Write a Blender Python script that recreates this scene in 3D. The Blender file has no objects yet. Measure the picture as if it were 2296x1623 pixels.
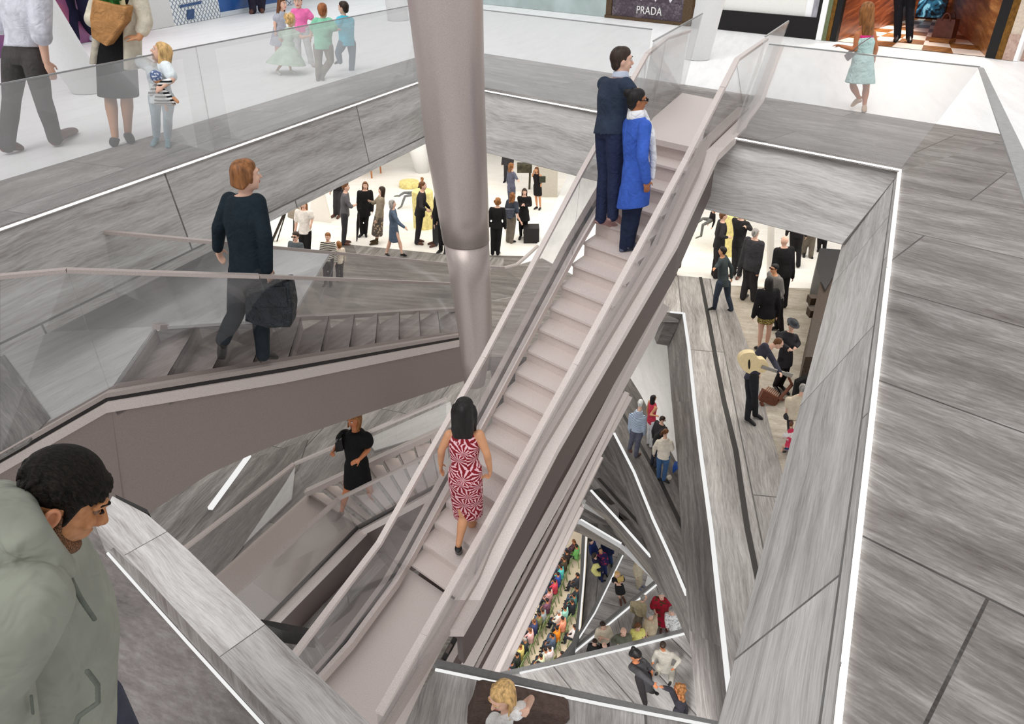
import bpy, bmesh, math, random
from mathutils import Vector, Matrix
random.seed(11)
SC = bpy.context.scene
COL = SC.collection
# ------------------------------------------------------------------ camera geometry
FPX, CX, CY, YH, HC = 1600.0, 1148.0, 811.5, -143.0, 1.91
PITCH = math.atan((CY - YH) / FPX)
CAM = Vector((0, 0, HC))
FW = Vector((0, math.cos(PITCH), -math.sin(PITCH)))
UP = Vector((0, math.sin(PITCH), math.cos(PITCH)))
RT = Vector((1, 0, 0))
def ray(px, py): return FW * FPX + RT * (px - CX) + UP * (CY - py)
def onz(px, py, z):
    r = ray(px, py); return CAM + r * ((z - HC) / r.z)
def ony(px, py, y):
    r = ray(px, py); return CAM + r * (y / r.y)
def onpl(px, py, p0, n):
    r = ray(px, py); return CAM + r * ((p0 - CAM).dot(n) / r.dot(n))
def ond(px, py, d): return CAM + ray(px, py) * (d / FPX)
def depth(p): return (p - CAM).dot(FW)
def vplane(a, b):
    d = b - a; return a, Vector((d.y, -d.x, 0)).normalized()
def V3(t): return onz(t[0], t[1], t[2])

# ------------------------------------------------------------------ materials
MATS = {}
def _nt(name):
    m = bpy.data.materials.new(name); m.use_nodes = True
    nt = m.node_tree; nt.nodes.clear()
    out = nt.nodes.new('ShaderNodeOutputMaterial'); return m, nt, out
def srgb(r, g, b):
    f = lambda c: ((c / 255) / 12.92 if c / 255 <= .04045 else ((c / 255 + .055) / 1.055) ** 2.4)
    return (f(r), f(g), f(b), 1)
def N(nt, typ, **kw):
    n = nt.nodes.new(typ)
    for k, v in kw.items():
        if k.startswith('i_'): n.inputs[k[2:].replace('_', ' ')].default_value = v
        else: setattr(n, k, v)
    return n
def bsdf(nt, out, color=None, rough=.5, metal=0, spec=.5):
    b = nt.nodes.new('ShaderNodeBsdfPrincipled')
    if color is not None: b.inputs['Base Color'].default_value = color
    b.inputs['Roughness'].default_value = rough
    b.inputs['Metallic'].default_value = metal
    b.inputs['Specular IOR Level'].default_value = spec
    nt.links.new(b.outputs[0], out.inputs[0]); return b
def ramp(nt, stops):
    r = nt.nodes.new('ShaderNodeValToRGB'); e = r.color_ramp.elements
    while len(e) < len(stops): e.new(.5)
    for el, (p, c) in zip(e, stops): el.position = p; el.color = c
    return r
def plain(name, col, rough=.6, metal=0, vary=.12, scale=30, spec=.3, coord='Object'):
    """base colour with a gentle procedural mottling"""
    if name in MATS: return MATS[name]
    m, nt, out = _nt(name); b = bsdf(nt, out, col, rough, metal, spec)
    tc = N(nt, 'ShaderNodeTexCoord'); no = N(nt, 'ShaderNodeTexNoise'); no.inputs['Scale'].default_value = scale; no.inputs['Detail'].default_value = 3
    nt.links.new(tc.outputs[coord], no.inputs['Vector'])
    lo = tuple(c * (1 - vary) for c in col[:3]) + (1,); hi = tuple(min(1, c * (1 + vary)) for c in col[:3]) + (1,)
    r = ramp(nt, [(.3, lo), (.7, hi)]); nt.links.new(no.outputs[0], r.inputs[0]); nt.links.new(r.outputs[0], b.inputs['Base Color'])
    MATS[name] = m; return m
def stone(name, c0, c1, c2, rough=.4, sx=.35, sy=3.2, tile=None, warp=.5, spec=.2, contrast=(.36, .5, .64)):
    """travertine: streaks that run along U (metres), optional panel joints"""
    if name in MATS: return MATS[name]
    m, nt, out = _nt(name); b = bsdf(nt, out, c1, rough, 0, spec); L = nt.links.new
    uv = N(nt, 'ShaderNodeTexCoord')
    src = uv.outputs['UV']
    if tile:
        br = N(nt, 'ShaderNodeTexBrick'); br.offset = .5
        br.inputs['Scale'].default_value = 1; br.inputs['Brick Width'].default_value = tile[0]; br.inputs['Row Height'].default_value = tile[1]
        br.inputs['Mortar Size'].default_value = tile[2]; br.inputs['Mortar Smooth'].default_value = .1
        br.inputs['Color1'].default_value = (0, 0, 0, 1); br.inputs['Color2'].default_value = (1, 1, 1, 1)
        L(src, br.inputs['Vector'])
        off = N(nt, 'ShaderNodeVectorMath', operation='SCALE'); off.inputs['Scale'].default_value = 7.3
        L(br.outputs['Color'], off.inputs[0])
        ad = N(nt, 'ShaderNodeVectorMath', operation='ADD'); L(src, ad.inputs[0]); L(off.outputs[0], ad.inputs[1]); src2 = ad.outputs[0]
    else: src2 = src
    wn = N(nt, 'ShaderNodeTexNoise'); wn.inputs['Scale'].default_value = 1.1; wn.inputs['Detail'].default_value = 2
    L(src2, wn.inputs['Vector'])
    ws = N(nt, 'ShaderNodeVectorMath', operation='SCALE'); ws.inputs['Scale'].default_value = warp * .3; L(wn.outputs['Color'], ws.inputs[0])
    wa = N(nt, 'ShaderNodeVectorMath', operation='ADD'); L(src2, wa.inputs[0]); L(ws.outputs[0], wa.inputs[1])
    mp = N(nt, 'ShaderNodeMapping'); mp.inputs['Scale'].default_value = (sx, sy, 1); L(wa.outputs[0], mp.inputs[0])
    n1 = N(nt, 'ShaderNodeTexNoise'); n1.inputs['Scale'].default_value = 1.6; n1.inputs['Detail'].default_value = 9; n1.inputs['Roughness'].default_value = .68
    L(mp.outputs[0], n1.inputs['Vector'])
    mp2 = N(nt, 'ShaderNodeMapping'); mp2.inputs['Scale'].default_value = (sx * 7, sy * 9, 1); L(wa.outputs[0], mp2.inputs[0])
    n2 = N(nt, 'ShaderNodeTexNoise'); n2.inputs['Scale'].default_value = 2.2; n2.inputs['Detail'].default_value = 5; n2.inputs['Roughness'].default_value = .75
    L(mp2.outputs[0], n2.inputs['Vector'])
    mx = N(nt, 'ShaderNodeMath', operation='MULTIPLY_ADD'); mx.inputs[1].default_value = .42; L(n2.outputs[0], mx.inputs[0])
    sc = N(nt, 'ShaderNodeMath', operation='MULTIPLY'); sc.inputs[1].default_value = .58; L(n1.outputs[0], sc.inputs[0]); L(sc.outputs[0], mx.inputs[2])
    r = ramp(nt, [(contrast[0], c0), (contrast[1], c1), (contrast[2], c2)]); L(mx.outputs[0], r.inputs[0])
    col = r.outputs[0]
    if tile:
        mr = N(nt, 'ShaderNodeMapRange'); mr.inputs[3].default_value = 1; mr.inputs[4].default_value = .35; L(br.outputs['Fac'], mr.inputs[0])
        tv = N(nt, 'ShaderNodeSeparateColor'); L(br.outputs['Color'], tv.inputs[0])
        t2 = N(nt, 'ShaderNodeMapRange'); t2.inputs[3].default_value = .9; t2.inputs[4].default_value = 1.1; L(tv.outputs[0], t2.inputs[0])
        mm = N(nt, 'ShaderNodeMath', operation='MULTIPLY'); L(mr.outputs[0], mm.inputs[0]); L(t2.outputs[0], mm.inputs[1])
        vm = N(nt, 'ShaderNodeVectorMath', operation='SCALE'); L(col, vm.inputs[0]); L(mm.outputs[0], vm.inputs['Scale']); col = vm.outputs[0]
    L(col, b.inputs['Base Color']); MATS[name] = m; return m
def glass(name, alpha, col, gloss=.06):
    if name in MATS: return MATS[name]
    m, nt, out = _nt(name); L = nt.links.new
    t = N(nt, 'ShaderNodeBsdfTransparent'); d = N(nt, 'ShaderNodeBsdfDiffuse'); d.inputs[0].default_value = col
    g = N(nt, 'ShaderNodeBsdfGlossy'); g.inputs['Roughness'].default_value = .08; g.inputs[0].default_value = (.9, .9, .9, 1)
    a = N(nt, 'ShaderNodeMixShader'); a.inputs[0].default_value = alpha; L(t.outputs[0], a.inputs[1]); L(d.outputs[0], a.inputs[2])
    f = N(nt, 'ShaderNodeLayerWeight'); f.inputs[0].default_value = .25
    mu = N(nt, 'ShaderNodeMath', operation='MULTIPLY'); mu.inputs[1].default_value = gloss * 3; L(f.outputs['Fresnel'], mu.inputs[0])
    b = N(nt, 'ShaderNodeMixShader'); L(mu.outputs[0], b.inputs[0]); L(a.outputs[0], b.inputs[1]); L(g.outputs[0], b.inputs[2])
    L(b.outputs[0], out.inputs[0]); MATS[name] = m; return m
def emit(name, col, s):
    if name in MATS: return MATS[name]
    m, nt, out = _nt(name); e = N(nt, 'ShaderNodeEmission'); e.inputs[0].default_value = col; e.inputs[1].default_value = s
    nt.links.new(e.outputs[0], out.inputs[0]); MATS[name] = m; return m
def brushed(name, col, rough=.42, metal=.55):
    if name in MATS: return MATS[name]
    m, nt, out = _nt(name); b = bsdf(nt, out, col, rough, metal, .4); L = nt.links.new
    tc = N(nt, 'ShaderNodeTexCoord'); no = N(nt, 'ShaderNodeTexNoise'); no.inputs['Scale'].default_value = 160; no.inputs['Detail'].default_value = 2
    L(tc.outputs['Object'], no.inputs['Vector'])
    r = ramp(nt, [(.3, tuple(c * .86 for c in col[:3]) + (1,)), (.7, tuple(min(1, c * 1.12) for c in col[:3]) + (1,))]); L(no.outputs[0], r.inputs[0]); L(r.outputs[0], b.inputs['Base Color'])
    MATS[name] = m; return m

g = lambda v, t=0: srgb(v + t, v, v - t)
M_DARK = lambda: stone('dark_travertine', srgb(88, 81, 77), srgb(134, 128, 124), srgb(182, 178, 174), .6, .5, 2.4, (2.6, 1.15, .006), .8, .2, (.33, .5, .67))
M_FASC = lambda: stone('fascia_travertine', srgb(146, 141, 137), srgb(192, 189, 186), srgb(222, 220, 218), .5, .25, 2.8, (3.4, 40.0, .01))
M_FASR = lambda: stone('side_travertine', srgb(150, 146, 143), srgb(196, 193, 190), srgb(226, 224, 222), .5, .35, 5.5, (2.2, 4.0, .008))
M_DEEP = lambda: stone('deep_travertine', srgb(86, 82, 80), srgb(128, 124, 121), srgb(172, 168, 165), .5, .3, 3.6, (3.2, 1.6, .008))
M_PLANK = lambda: stone('plank_travertine', srgb(118, 113, 110), srgb(166, 161, 158), srgb(206, 202, 199), .5, .2, 2.2, (9.0, .8, .012))
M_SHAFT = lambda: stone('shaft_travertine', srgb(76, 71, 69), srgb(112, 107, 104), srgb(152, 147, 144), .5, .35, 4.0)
M_WHITE = lambda: stone('white_terrazzo', srgb(232, 232, 232), srgb(244, 244, 244), srgb(251, 251, 251), .45, .5, 4.0, spec=.25)
M_LGREY = lambda: stone('pale_landing', srgb(176, 175, 174), srgb(196, 195, 194), srgb(212, 212, 211), .45, .4, 4.0, spec=.3)
M_CREAM = lambda: stone('cream_hall_floor', srgb(238, 232, 222), srgb(248, 244, 238), srgb(253, 251, 248), .4, .6, 2.0)
M_TAN = lambda: stone('tan_hall_floor', srgb(152, 140, 124), srgb(182, 172, 158), srgb(214, 207, 197), .5, .8, 2.4)
M_STEEL = lambda: brushed('rose_steel', srgb(180, 168, 163), .45, .3)
M_STEELL = lambda: brushed('pale_rose_steel', srgb(214, 202, 197), .45, .15)
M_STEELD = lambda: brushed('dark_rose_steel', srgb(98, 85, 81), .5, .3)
M_BLACK = lambda: plain('black_groove', srgb(48, 45, 44), .5)
M_RIM = lambda: plain('grey_edge_rim', srgb(128, 127, 126), .4, .1, .08)
M_LED = lambda: emit('white_light_line', (1, 1, 1, 1), 4.0)
M_LEDW = lambda: emit('soft_light_line', (1, 1, .99, 1), .9)
M_GLASS = lambda: glass('milky_glass', .24, (.46, .46, .46, 1))
M_GLASSW = lambda: glass('pale_glass', .2, (.5, .5, .5, 1))
M_GLASSD = lambda: glass('smoky_glass', .17, (.36, .35, .35, 1))
M_GEDGE = lambda: plain('glass_edge', srgb(150, 152, 152), .25, 0, .05)

# ------------------------------------------------------------------ mesh tools
def link(o, parent=None):
    COL.objects.link(o)
    if parent: o.parent = parent
    return o
def tag(o, label=None, cat=None, group=None, kind=None):
    if label: o['label'] = label
    if cat: o['category'] = cat
    if group: o['group'] = group
    if kind: o['kind'] = kind
    return o
def empty(name, loc, label, cat, group=None):
    o = bpy.data.objects.new(name, None); o.location = loc; o.empty_display_size = .2
    link(o); tag(o, label, cat, group); return o
class MB:
    """collects faces (world space) and links them as ONE mesh object"""
    def __init__(s): s.v = []; s.f = []; s.m = []; s.uv = []; s.sm = []
    def face(s, pts, mi=0, d=None, smooth=False):
        i = len(s.v); s.v += [Vector(p) for p in pts]; s.f.append(list(range(i, i + len(pts)))); s.m.append(mi); s.sm.append(smooth)
        n = Vector((0, 0, 0))
        for k in range(len(pts)):
            a, b = Vector(pts[k]), Vector(pts[(k + 1) % len(pts)]); n += a.cross(b)
        n = n.normalized() if n.length > 1e-12 else Vector((0, 0, 1))
        d = Vector(d) if d is not None else Vector((1, 0, 0))
        u = d - n * d.dot(n)
        if u.length < 1e-4: u = Vector((0, 0, 1)) - n * n.z
        if u.length < 1e-4: u = Vector((1, 0, 0))
        u.normalize(); w = n.cross(u)
        s.uv.append([(p.dot(u), p.dot(w)) for p in map(Vector, pts)])
    def slab(s, pts, off, d=None, mi=0, mside=None):
        """prism: face pts plus the same face moved by off"""
        pts = [Vector(p) for p in pts]; off = Vector(off); q = [p + off for p in pts]
        n = Vector((0, 0, 0))
        for k in range(len(pts)): n += pts[k].cross(pts[(k + 1) % len(pts)])
        if n.dot(off) > 0: pts.reverse(); q.reverse()
        s.face(pts, mi, d); s.face(list(reversed(q)), mi if mside is None else mside, d)
        for k in range(len(pts)):
            j = (k + 1) % len(pts)
            s.face([pts[j], pts[k], q[k], q[j]], mi if mside is None else mside, d)
    def box(s, c, ax, ay, az, mi=0, d=None):
        c = Vector(c); ax, ay, az = Vector(ax), Vector(ay), Vector(az)
        s.slab([c - ax - ay + az, c + ax - ay + az, c + ax + ay + az, c - ax + ay + az], az * -2, d, mi)
    def bar(s, a, b, w, h, up=(0, 0, 1), mi=0):
        a, b = Vector(a), Vector(b); d = (b - a); L = d.length
        if L < 1e-6: return
        d.normalize(); x = d.cross(Vector(up))
        if x.length < 1e-4: x = d.cross(Vector((0, 1, 0)))
        x.normalize(); u = x.cross(d).normalized()
        s.box((a + b) / 2, d * (L / 2), x * (w / 2), u * (h / 2), mi, d)
    def tube(s, pts, r, seg=10, mi=0, cap=True):
        pts = [Vector(p) for p in pts]; n = len(pts)
        rr = r if isinstance(r, (list, tuple)) else [r] * n
        rings = []; prev = None
        for i in range(n):
            t = (pts[min(i + 1, n - 1)] - pts[max(i - 1, 0)]).normalized()
            x = prev if prev is not None else (t.orthogonal())
            x = (x - t * x.dot(t)); x = x.normalized() if x.length > 1e-6 else t.orthogonal().normalized()
            prev = x; y = t.cross(x)
            rings.append([pts[i] + (x * math.cos(2 * math.pi * k / seg) + y * math.sin(2 * math.pi * k / seg)) * rr[i] for k in range(seg)])
        for i in range(n - 1):
            for k in range(seg):
                j = (k + 1) % seg; s.face([rings[i][k], rings[i][j], rings[i + 1][j], rings[i + 1][k]], mi, smooth=True)
        if cap:
            s.face(list(reversed(rings[0])), mi); s.face(rings[-1], mi)
    def build(s, name, mats, parent=None, weld=True):
        me = bpy.data.meshes.new(name)
        p = parent; piv = Vector((0, 0, 0))
        if parent:
            while p: piv += Vector(p.location); p = p.parent
        me.from_pydata([v - piv for v in s.v], [], s.f)
        uvl = me.uv_layers.new(name='UVMap'); k = 0
        for fu in s.uv:
            for u in fu: uvl.data[k].uv = u; k += 1
        for pl, mi, sm in zip(me.polygons, s.m, s.sm): pl.material_index = mi; pl.use_smooth = sm
        for mt in (mats if isinstance(mats, (list, tuple)) else [mats]): me.materials.append(mt)
        if weld:
            bm = bmesh.new(); bm.from_mesh(me); bmesh.ops.remove_doubles(bm, verts=bm.verts, dist=1e-5); bm.to_mesh(me); bm.free()
        me.update()
        return link(bpy.data.objects.new(name, me), parent)
def recenter(o):
    """put a top-level mesh's origin at the middle of its base"""
    me = o.data; xs = [v.co for v in me.vertices]
    c = Vector((sum(v.x for v in xs) / len(xs), sum(v.y for v in xs) / len(xs), min(v.z for v in xs)))
    me.transform(Matrix.Translation(-c)); o.location = c; return o
def struct(name, mb, mats, parent=None):
    o = mb.build(name, mats, parent)
    if not parent: tag(o, kind='structure')
    return o
def floor_poly(name, px, z, mat, grain, thick=.15, kind='structure'):
    """horizontal slab whose outline is given as seen in the photo; grain = two picture points giving the streak direction"""
    mb = MB(); pts = [onz(x, y, z) for x, y in px]
    d = onz(grain[1][0], grain[1][1], z) - onz(grain[0][0], grain[0][1], z)
    mb.slab(pts, (0, 0, -thick), d); return struct(name, mb, mat)
def strip_light(label, pts3, w, h, mat, name='light_strip', group='light lines along the floor edges'):
    mb = MB()
    for a, b in zip(pts3[:-1], pts3[1:]): mb.bar(a, b, w, h)
    o = mb.build(name, mat); tag(o, label, 'light', group); return recenter(o)
# ================================================================== THE SETTING
# ---- top floor (z = 0)
LEDC, LEDB, LEDL = (960, 178), (2020, 383), (-300, 620)
LEDR = (1860, 1800)
floor_poly('floor', [(-300, 494), (1005, 107), (2280, 306), (2700, 1800), (4600, 1800), (4600, -80), (-2600, -80), (-2600, 494)], -.006, M_WHITE(), ((0, 330), (900, 90)), .25)
floor_poly('floor', [(-300, 494), (1005, 107), LEDC, LEDL], 0, M_DARK(), ((0, 460), (900, 160)), .015)
floor_poly('floor', [(1005, 107), (2280, 306), LEDB, LEDC], 0, M_DARK(), ((1100, 160), (2100, 340)), .015)
floor_poly('floor', [(2280, 306), (2700, 1460), (2700, 1800), LEDR, LEDB], 0, M_DARK(), ((2000, 420), (2296, 480)), .015)
# ---- bulkheads round the opening
def wall(name, top, zt, bot, zb, mat, grain, thick=.12):
    mb = MB(); T = [onz(x, y, zt) for x, y in top]; B = [onz(x, y, z) for (x, y), z in zip(bot, zb)]
    pn = (T[-1] - T[0]).cross(B[-1] - T[0]).normalized(); B = [onpl(x, y, T[0], pn) for x, y in bot]
    pts = T + list(reversed(B))
    d = onz(*grain[1]) - onz(*grain[0])
    n = (T[-1] - T[0]).cross(B[0] - T[0]).normalized()
    if n.dot((T[0] + T[-1]) / 2 - Vector((.6, 6.0, 0))) < 0: n = -n
    for i in range(len(T) - 1):
        mb.slab([T[i], T[i + 1], B[i + 1], B[i]], n * thick, d)
    return struct(name, mb, mat)
wall('wall_left', [LEDL, LEDC], -.02, [(-300, 950), (975, 312)], (-1.3, -.9), M_FASC(), ((0, 520, 0), (900, 200, 0)))
wall('wall_back', [LEDC, LEDB], -.02, [(975, 312), (1888, 547)], (-.9, -.75), M_FASC(), ((1100, 210, 0), (2000, 380, 0)))
wall('wall_right', [LEDB, (1940, 1100), LEDR], -.02, [(1888, 547), (1742, 1110), (1565, 1800)], (-.75, -.75, -.75), M_FASR(), ((2018, 400, 0), (1885, 1600, 0)))
# cap strip on the right bulkhead
mb = MB(); a, b = onz(2012, 386, .0), onz(1848, 1800, 0); c, d_ = onz(2020, 383, 0), onz(1860, 1800, 0)
mb.slab([a, c, d_, b], (0, 0, -.05), b - a); struct('trim_1', mb, M_FASC())
strip_light('bright white light line along the left edge of the opening', [onz(-300, 620, .012), onz(955, 179, .012)], .019, .01, M_LED())
strip_light('bright white light line under the far edge, left of the escalator', [onz(1000, 187, .012), onz(1400, 262, .012)], .02, .01, M_LED())
strip_light('bright white light line under the far edge, right of the escalator', [onz(1645, 309, .012), onz(2018, 381, .012)], .02, .01, M_LED())
strip_light('thickest white light line running down the right edge of the opening', [onz(2019, 381, .012), onz(1881, 1610, .012), onz(1860, 1800, .012)], .017, .01, M_LED())

# ---- landing on the left (z = -1.2)
ZL = -1.2
floor_poly('floor', [(-400, 440), (0, 478), (480, 530), (505, 541), (480, 546), (345, 612), (140, 612), (0, 672), (-400, 860)], ZL, M_DARK(), ((0, 600), (400, 520)), .2)
floor_poly('floor', [(-400, 860), (0, 672), (140, 612), (345, 612), (480, 546), (505, 541), (742, 563), (650, 714), (350, 733), (245, 880), (0, 1020), (-400, 1250)], ZL, M_LGREY(), ((0, 760), (480, 560)), .03)
floor_poly('floor', [(-200, 600), (0, 785), (112, 935), (62, 990), (-200, 1140)], ZL + .012, M_DEEP(), ((0, 800), (110, 940)), .02)
# ---- level below (z = -5.6): dark stone border and bright hall floor
Z1 = -5.6
floor_poly('floor', [(200, 760), (200, 215), (2150, 215), (2150, 660), (1640, 640), (1622, 628), (1500, 615), (1210, 600), (1000, 600), (700, 640)], Z1, M_CREAM(), ((600, 500), (1000, 520)), .2)
floor_poly('floor', [(1622, 628), (1640, 640), (2150, 660), (2150, 1500), (1850, 1400), (1755, 1064)], Z1 - .004, M_TAN(), ((1650, 700), (1850, 720)), .2)
floor_poly('floor', [(560, 720), (740, 563), (762, 546), (1000, 570), (1215, 575), (1300, 610), (1320, 800), (900, 800)], Z1 + .02, M_SHAFT(), ((760, 620), (1020, 640)), .2)
floor_poly('floor', [(792, 549), (1000, 570), (1130, 578), (1128, 600), (1000, 592), (800, 570)], Z1 + .03, M_DEEP(), ((900, 560), (880, 580)), .05)
floor_poly('floor', [(1275, 388), (1400, 410), (1330, 640), (1215, 578), (1165, 592), (1205, 545)], Z1 + .04, M_WHITE(), ((1260, 420), (1200, 540)), .05)
# right stone walk
floor_poly('floor', [(1440, 615), (1500, 615), (1622, 628), (1681, 785), (1755, 1064), (1850, 1400), (1690, 1700), (1640, 1560), (1595, 1197), (1533, 702), (1480, 700)], Z1 + .01, M_PLANK(), ((1560, 640), (1600, 900)), .25)
mb = MB(); gl = [(1567, 621), (1585, 718), (1603, 822), (1618, 900), (1644, 1010), (1669, 1183), (1695, 1310), (1760, 1640)]
gr = [(1574, 621), (1594, 718), (1613, 822), (1629, 900), (1656, 1010), (1682, 1183), (1708, 1310), (1774, 1640)]
for i in range(len(gl) - 1):
    mb.slab([onz(*gl[i], Z1 + .014), onz(*gr[i], Z1 + .014), onz(*gr[i + 1], Z1 + .014), onz(*gl[i + 1], Z1 + .014)], (0, 0, -.02))
struct('trim_2', mb, M_BLACK())
strip_light('thin light line at the far end of the next opening down, by the escalator', [onz(1502, 699, Z1 + .03), onz(1531, 702, Z1 + .03)], .04, .03, M_LEDW())
strip_light('long light line on the edge of the first stone floor below', [onz(1533, 702, Z1 + .03), onz(1544, 776, Z1 + .03), onz(1557, 900, Z1 + .03), onz(1570, 1008, Z1 + .03), onz(1595, 1190, Z1 + .03), onz(1624, 1454, Z1 + .03), onz(1640, 1600, Z1 + .03)], .06, .03, M_LEDW())
def facestrip(name, top, zt, bot, zb, mat, off=(.25, .1, 0)):
    mb = MB(); T = [onz(x, y, zt) for x, y in top]; B = [onz(x, y, zb) for x, y in bot]
    for i in range(len(T) - 1): mb.slab([T[i], T[i + 1], B[i + 1], B[i]], off, T[-1] - T[0])
    return struct(name, mb, mat)
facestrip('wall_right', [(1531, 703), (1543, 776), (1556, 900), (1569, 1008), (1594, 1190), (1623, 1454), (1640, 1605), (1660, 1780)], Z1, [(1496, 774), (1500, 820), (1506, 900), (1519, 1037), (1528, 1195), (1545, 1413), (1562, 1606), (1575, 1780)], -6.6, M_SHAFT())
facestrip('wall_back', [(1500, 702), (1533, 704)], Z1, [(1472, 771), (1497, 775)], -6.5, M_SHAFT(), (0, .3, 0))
# second level down
Z2 = -7.5
floor_poly('floor', [(1380, 700), (1560, 700), (1575, 900), (1590, 1160), (1517, 1036), (1435, 882), (1400, 830)], Z2, M_WHITE(), ((1450, 800), (1480, 900)), .2)
floor_poly('floor', [(1380, 800), (1415, 850), (1435, 882), (1517, 1036), (1600, 1190), (1600, 1420), (1504, 1250), (1422, 1059), (1377, 971), (1340, 930)], Z2 + .01, M_SHAFT(), ((1400, 900), (1500, 1100)), .2)
mb = MB(); gl = [(1395, 929), (1435, 1003), (1477, 1079), (1528, 1188), (1570, 1290)]; gr = [(1400, 927), (1442, 1001), (1486, 1079), (1538, 1188), (1580, 1290)]
for i in range(4): mb.slab([onz(*gl[i], Z2 + .015), onz(*gr[i], Z2 + .015), onz(*gr[i + 1], Z2 + .015), onz(*gl[i + 1], Z2 + .015)], (0, 0, -.02))
struct('trim_3', mb, M_BLACK())
strip_light('light line on the edge of the second stone floor below, beside the group of four', [onz(1377, 971, Z2 + .03), onz(1422, 1059, Z2 + .03), onz(1464, 1163, Z2 + .03), onz(1504, 1250, Z2 + .03), onz(1539, 1334, Z2 + .03)], .048, .03, M_LEDW())
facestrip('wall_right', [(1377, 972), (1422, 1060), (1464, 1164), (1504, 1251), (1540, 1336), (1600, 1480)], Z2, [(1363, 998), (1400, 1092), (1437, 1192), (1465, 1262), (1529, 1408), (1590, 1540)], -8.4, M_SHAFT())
# third level down
Z3 = -9.6
floor_poly('floor', [(1330, 1000), (1365, 998), (1437, 1192), (1500, 1330), (1457, 1247), (1325, 1099), (1300, 1075)], Z3, M_SHAFT(), ((1340, 1060), (1440, 1190)), .2)
mb = MB(); gl = [(1339, 1072), (1427, 1171), (1470, 1230)]; gr = [(1345, 1071), (1434, 1170), (1478, 1230)]
for i in range(2): mb.slab([onz(*gl[i], Z3 + .015), onz(*gr[i], Z3 + .015), onz(*gr[i + 1], Z3 + .015), onz(*gl[i + 1], Z3 + .015)], (0, 0, -.02))
struct('trim_4', mb, M_BLACK())
strip_light('light line on the edge of the third stone floor below, shorter and steeper', [onz(1325, 1099, Z3 + .03), onz(1392, 1172, Z3 + .03), onz(1459, 1248, Z3 + .03)], .05, .03, M_LEDW())
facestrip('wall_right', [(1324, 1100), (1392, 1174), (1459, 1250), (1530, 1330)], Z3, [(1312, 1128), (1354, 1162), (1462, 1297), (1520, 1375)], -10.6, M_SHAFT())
# fourth level down: ledge over the group of four
Z4 = -12.0
floor_poly('floor', [(1290, 1120), (1312, 1120), (1354, 1159), (1480, 1300), (1393, 1218), (1302, 1164), (1280, 1160)], Z4, M_LGREY(), ((1310, 1150), (1390, 1210)), .2)
strip_light('thin light line on the fourth ledge, above the group in navy coats', [onz(1302, 1164, Z4 + .03), onz(1393, 1218, Z4 + .03)], .04, .03, M_LEDW())
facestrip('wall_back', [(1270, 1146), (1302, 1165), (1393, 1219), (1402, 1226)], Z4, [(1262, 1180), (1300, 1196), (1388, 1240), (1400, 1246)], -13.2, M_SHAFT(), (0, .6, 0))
# ---- the fan of floors at the bottom
ZE, ZD, ZC_, ZB, ZA, ZG = -4.3, -10.4, -17.0, -19.5, -21.0, -27.0
floor_poly('floor', [(978, 1500), (950, 1540), (880, 1640), (780, 1800), (1900, 1800), (1640, 1632), (1350, 1578)], ZE, M_PLANK(), ((1100, 1520), (1085, 1620)), .35)
floor_poly('floor', [(1060, 1560), (1169, 1500), (1263, 1479), (1546, 1412), (1640, 1400), (1700, 1700), (1500, 1760), (1000, 1640)], ZD, M_PLANK(), ((1240, 1500), (1320, 1600)), .4)
floor_poly('floor', [(1180, 1520), (1263, 1476), (1300, 1448), (1356, 1394), (1479, 1296), (1510, 1270), (1640, 1420), (1600, 1460), (1250, 1540)], ZC_, M_PLANK(), ((1500, 1290), (1540, 1400)), .5)
floor_poly('floor', [(1240, 1500), (1292, 1440), (1402, 1227), (1430, 1180), (1560, 1330), (1530, 1360), (1360, 1440)], ZB, M_PLANK(), ((1330, 1300), (1480, 1340)), .6)
floor_poly('floor', [(1280, 1460), (1303, 1405), (1320, 1198), (1325, 1160), (1430, 1180), (1402, 1232), (1310, 1440)], ZA, M_PLANK(), ((1340, 1250), (1330, 1360)), .6)
floor_poly('floor', [(900, 1700), (1100, 1240), (1250, 1150), (1320, 1150), (1330, 1500), (1200, 1640)], ZG, plain('blond_hall_floor', srgb(240, 222, 196), .5, 0, .05, 2), ((1200, 1400), (1260, 1300)), .5)
floor_poly('floor', [(-1500, 1900), (-300, 620), (600, 500), (2300, 560), (2900, 1900)], ZG - 1.0, M_SHAFT(), ((1000, 1300), (1100, 1300)), .5)
# white floor patch by the man in beige; rims and their light lines
floor_poly('floor', [(1446, 1312), (1452, 1290), (1466, 1300), (1450, 1315)], ZB + .02, M_WHITE(), ((1446, 1312), (1460, 1300)), .02)
def rim(name, pts_a, pts_b, z, mat, h=.35):
    mb = MB()
    for i in range(len(pts_a) - 1):
        mb.slab([onz(*pts_a[i], z), onz(*pts_a[i + 1], z), onz(*pts_b[i + 1], z), onz(*pts_b[i], z)], (0, 0, -h))
    return struct(name, mb, mat)
rim('trim_5', [(972, 1476), (1147, 1513), (1350, 1560), (1640, 1623)], [(968, 1489), (1147, 1529), (1350, 1572), (1640, 1637)], ZE + .05, M_RIM(), .05)
strip_light('broad light line along the curb above the seated woman', [onz(976, 1501, ZE + .05), onz(1147, 1537, ZE + .05), onz(1350, 1579, ZE + .05), onz(1600, 1628, ZE + .05)], .026, .015, M_LEDW())
rim('trim_6', [(1120, 1507), (1248, 1477), (1400, 1442), (1546, 1405)], [(1160, 1505), (1248, 1487), (1400, 1450), (1546, 1413)], ZD + .08, M_RIM(), .08)
strip_light('light line on the curb above the three people shaking hands', [onz(1165, 1508, ZD + .03), onz(1400, 1454, ZD + .03), onz(1547, 1417, ZD + .03)], .04, .04, M_LEDW())
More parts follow.
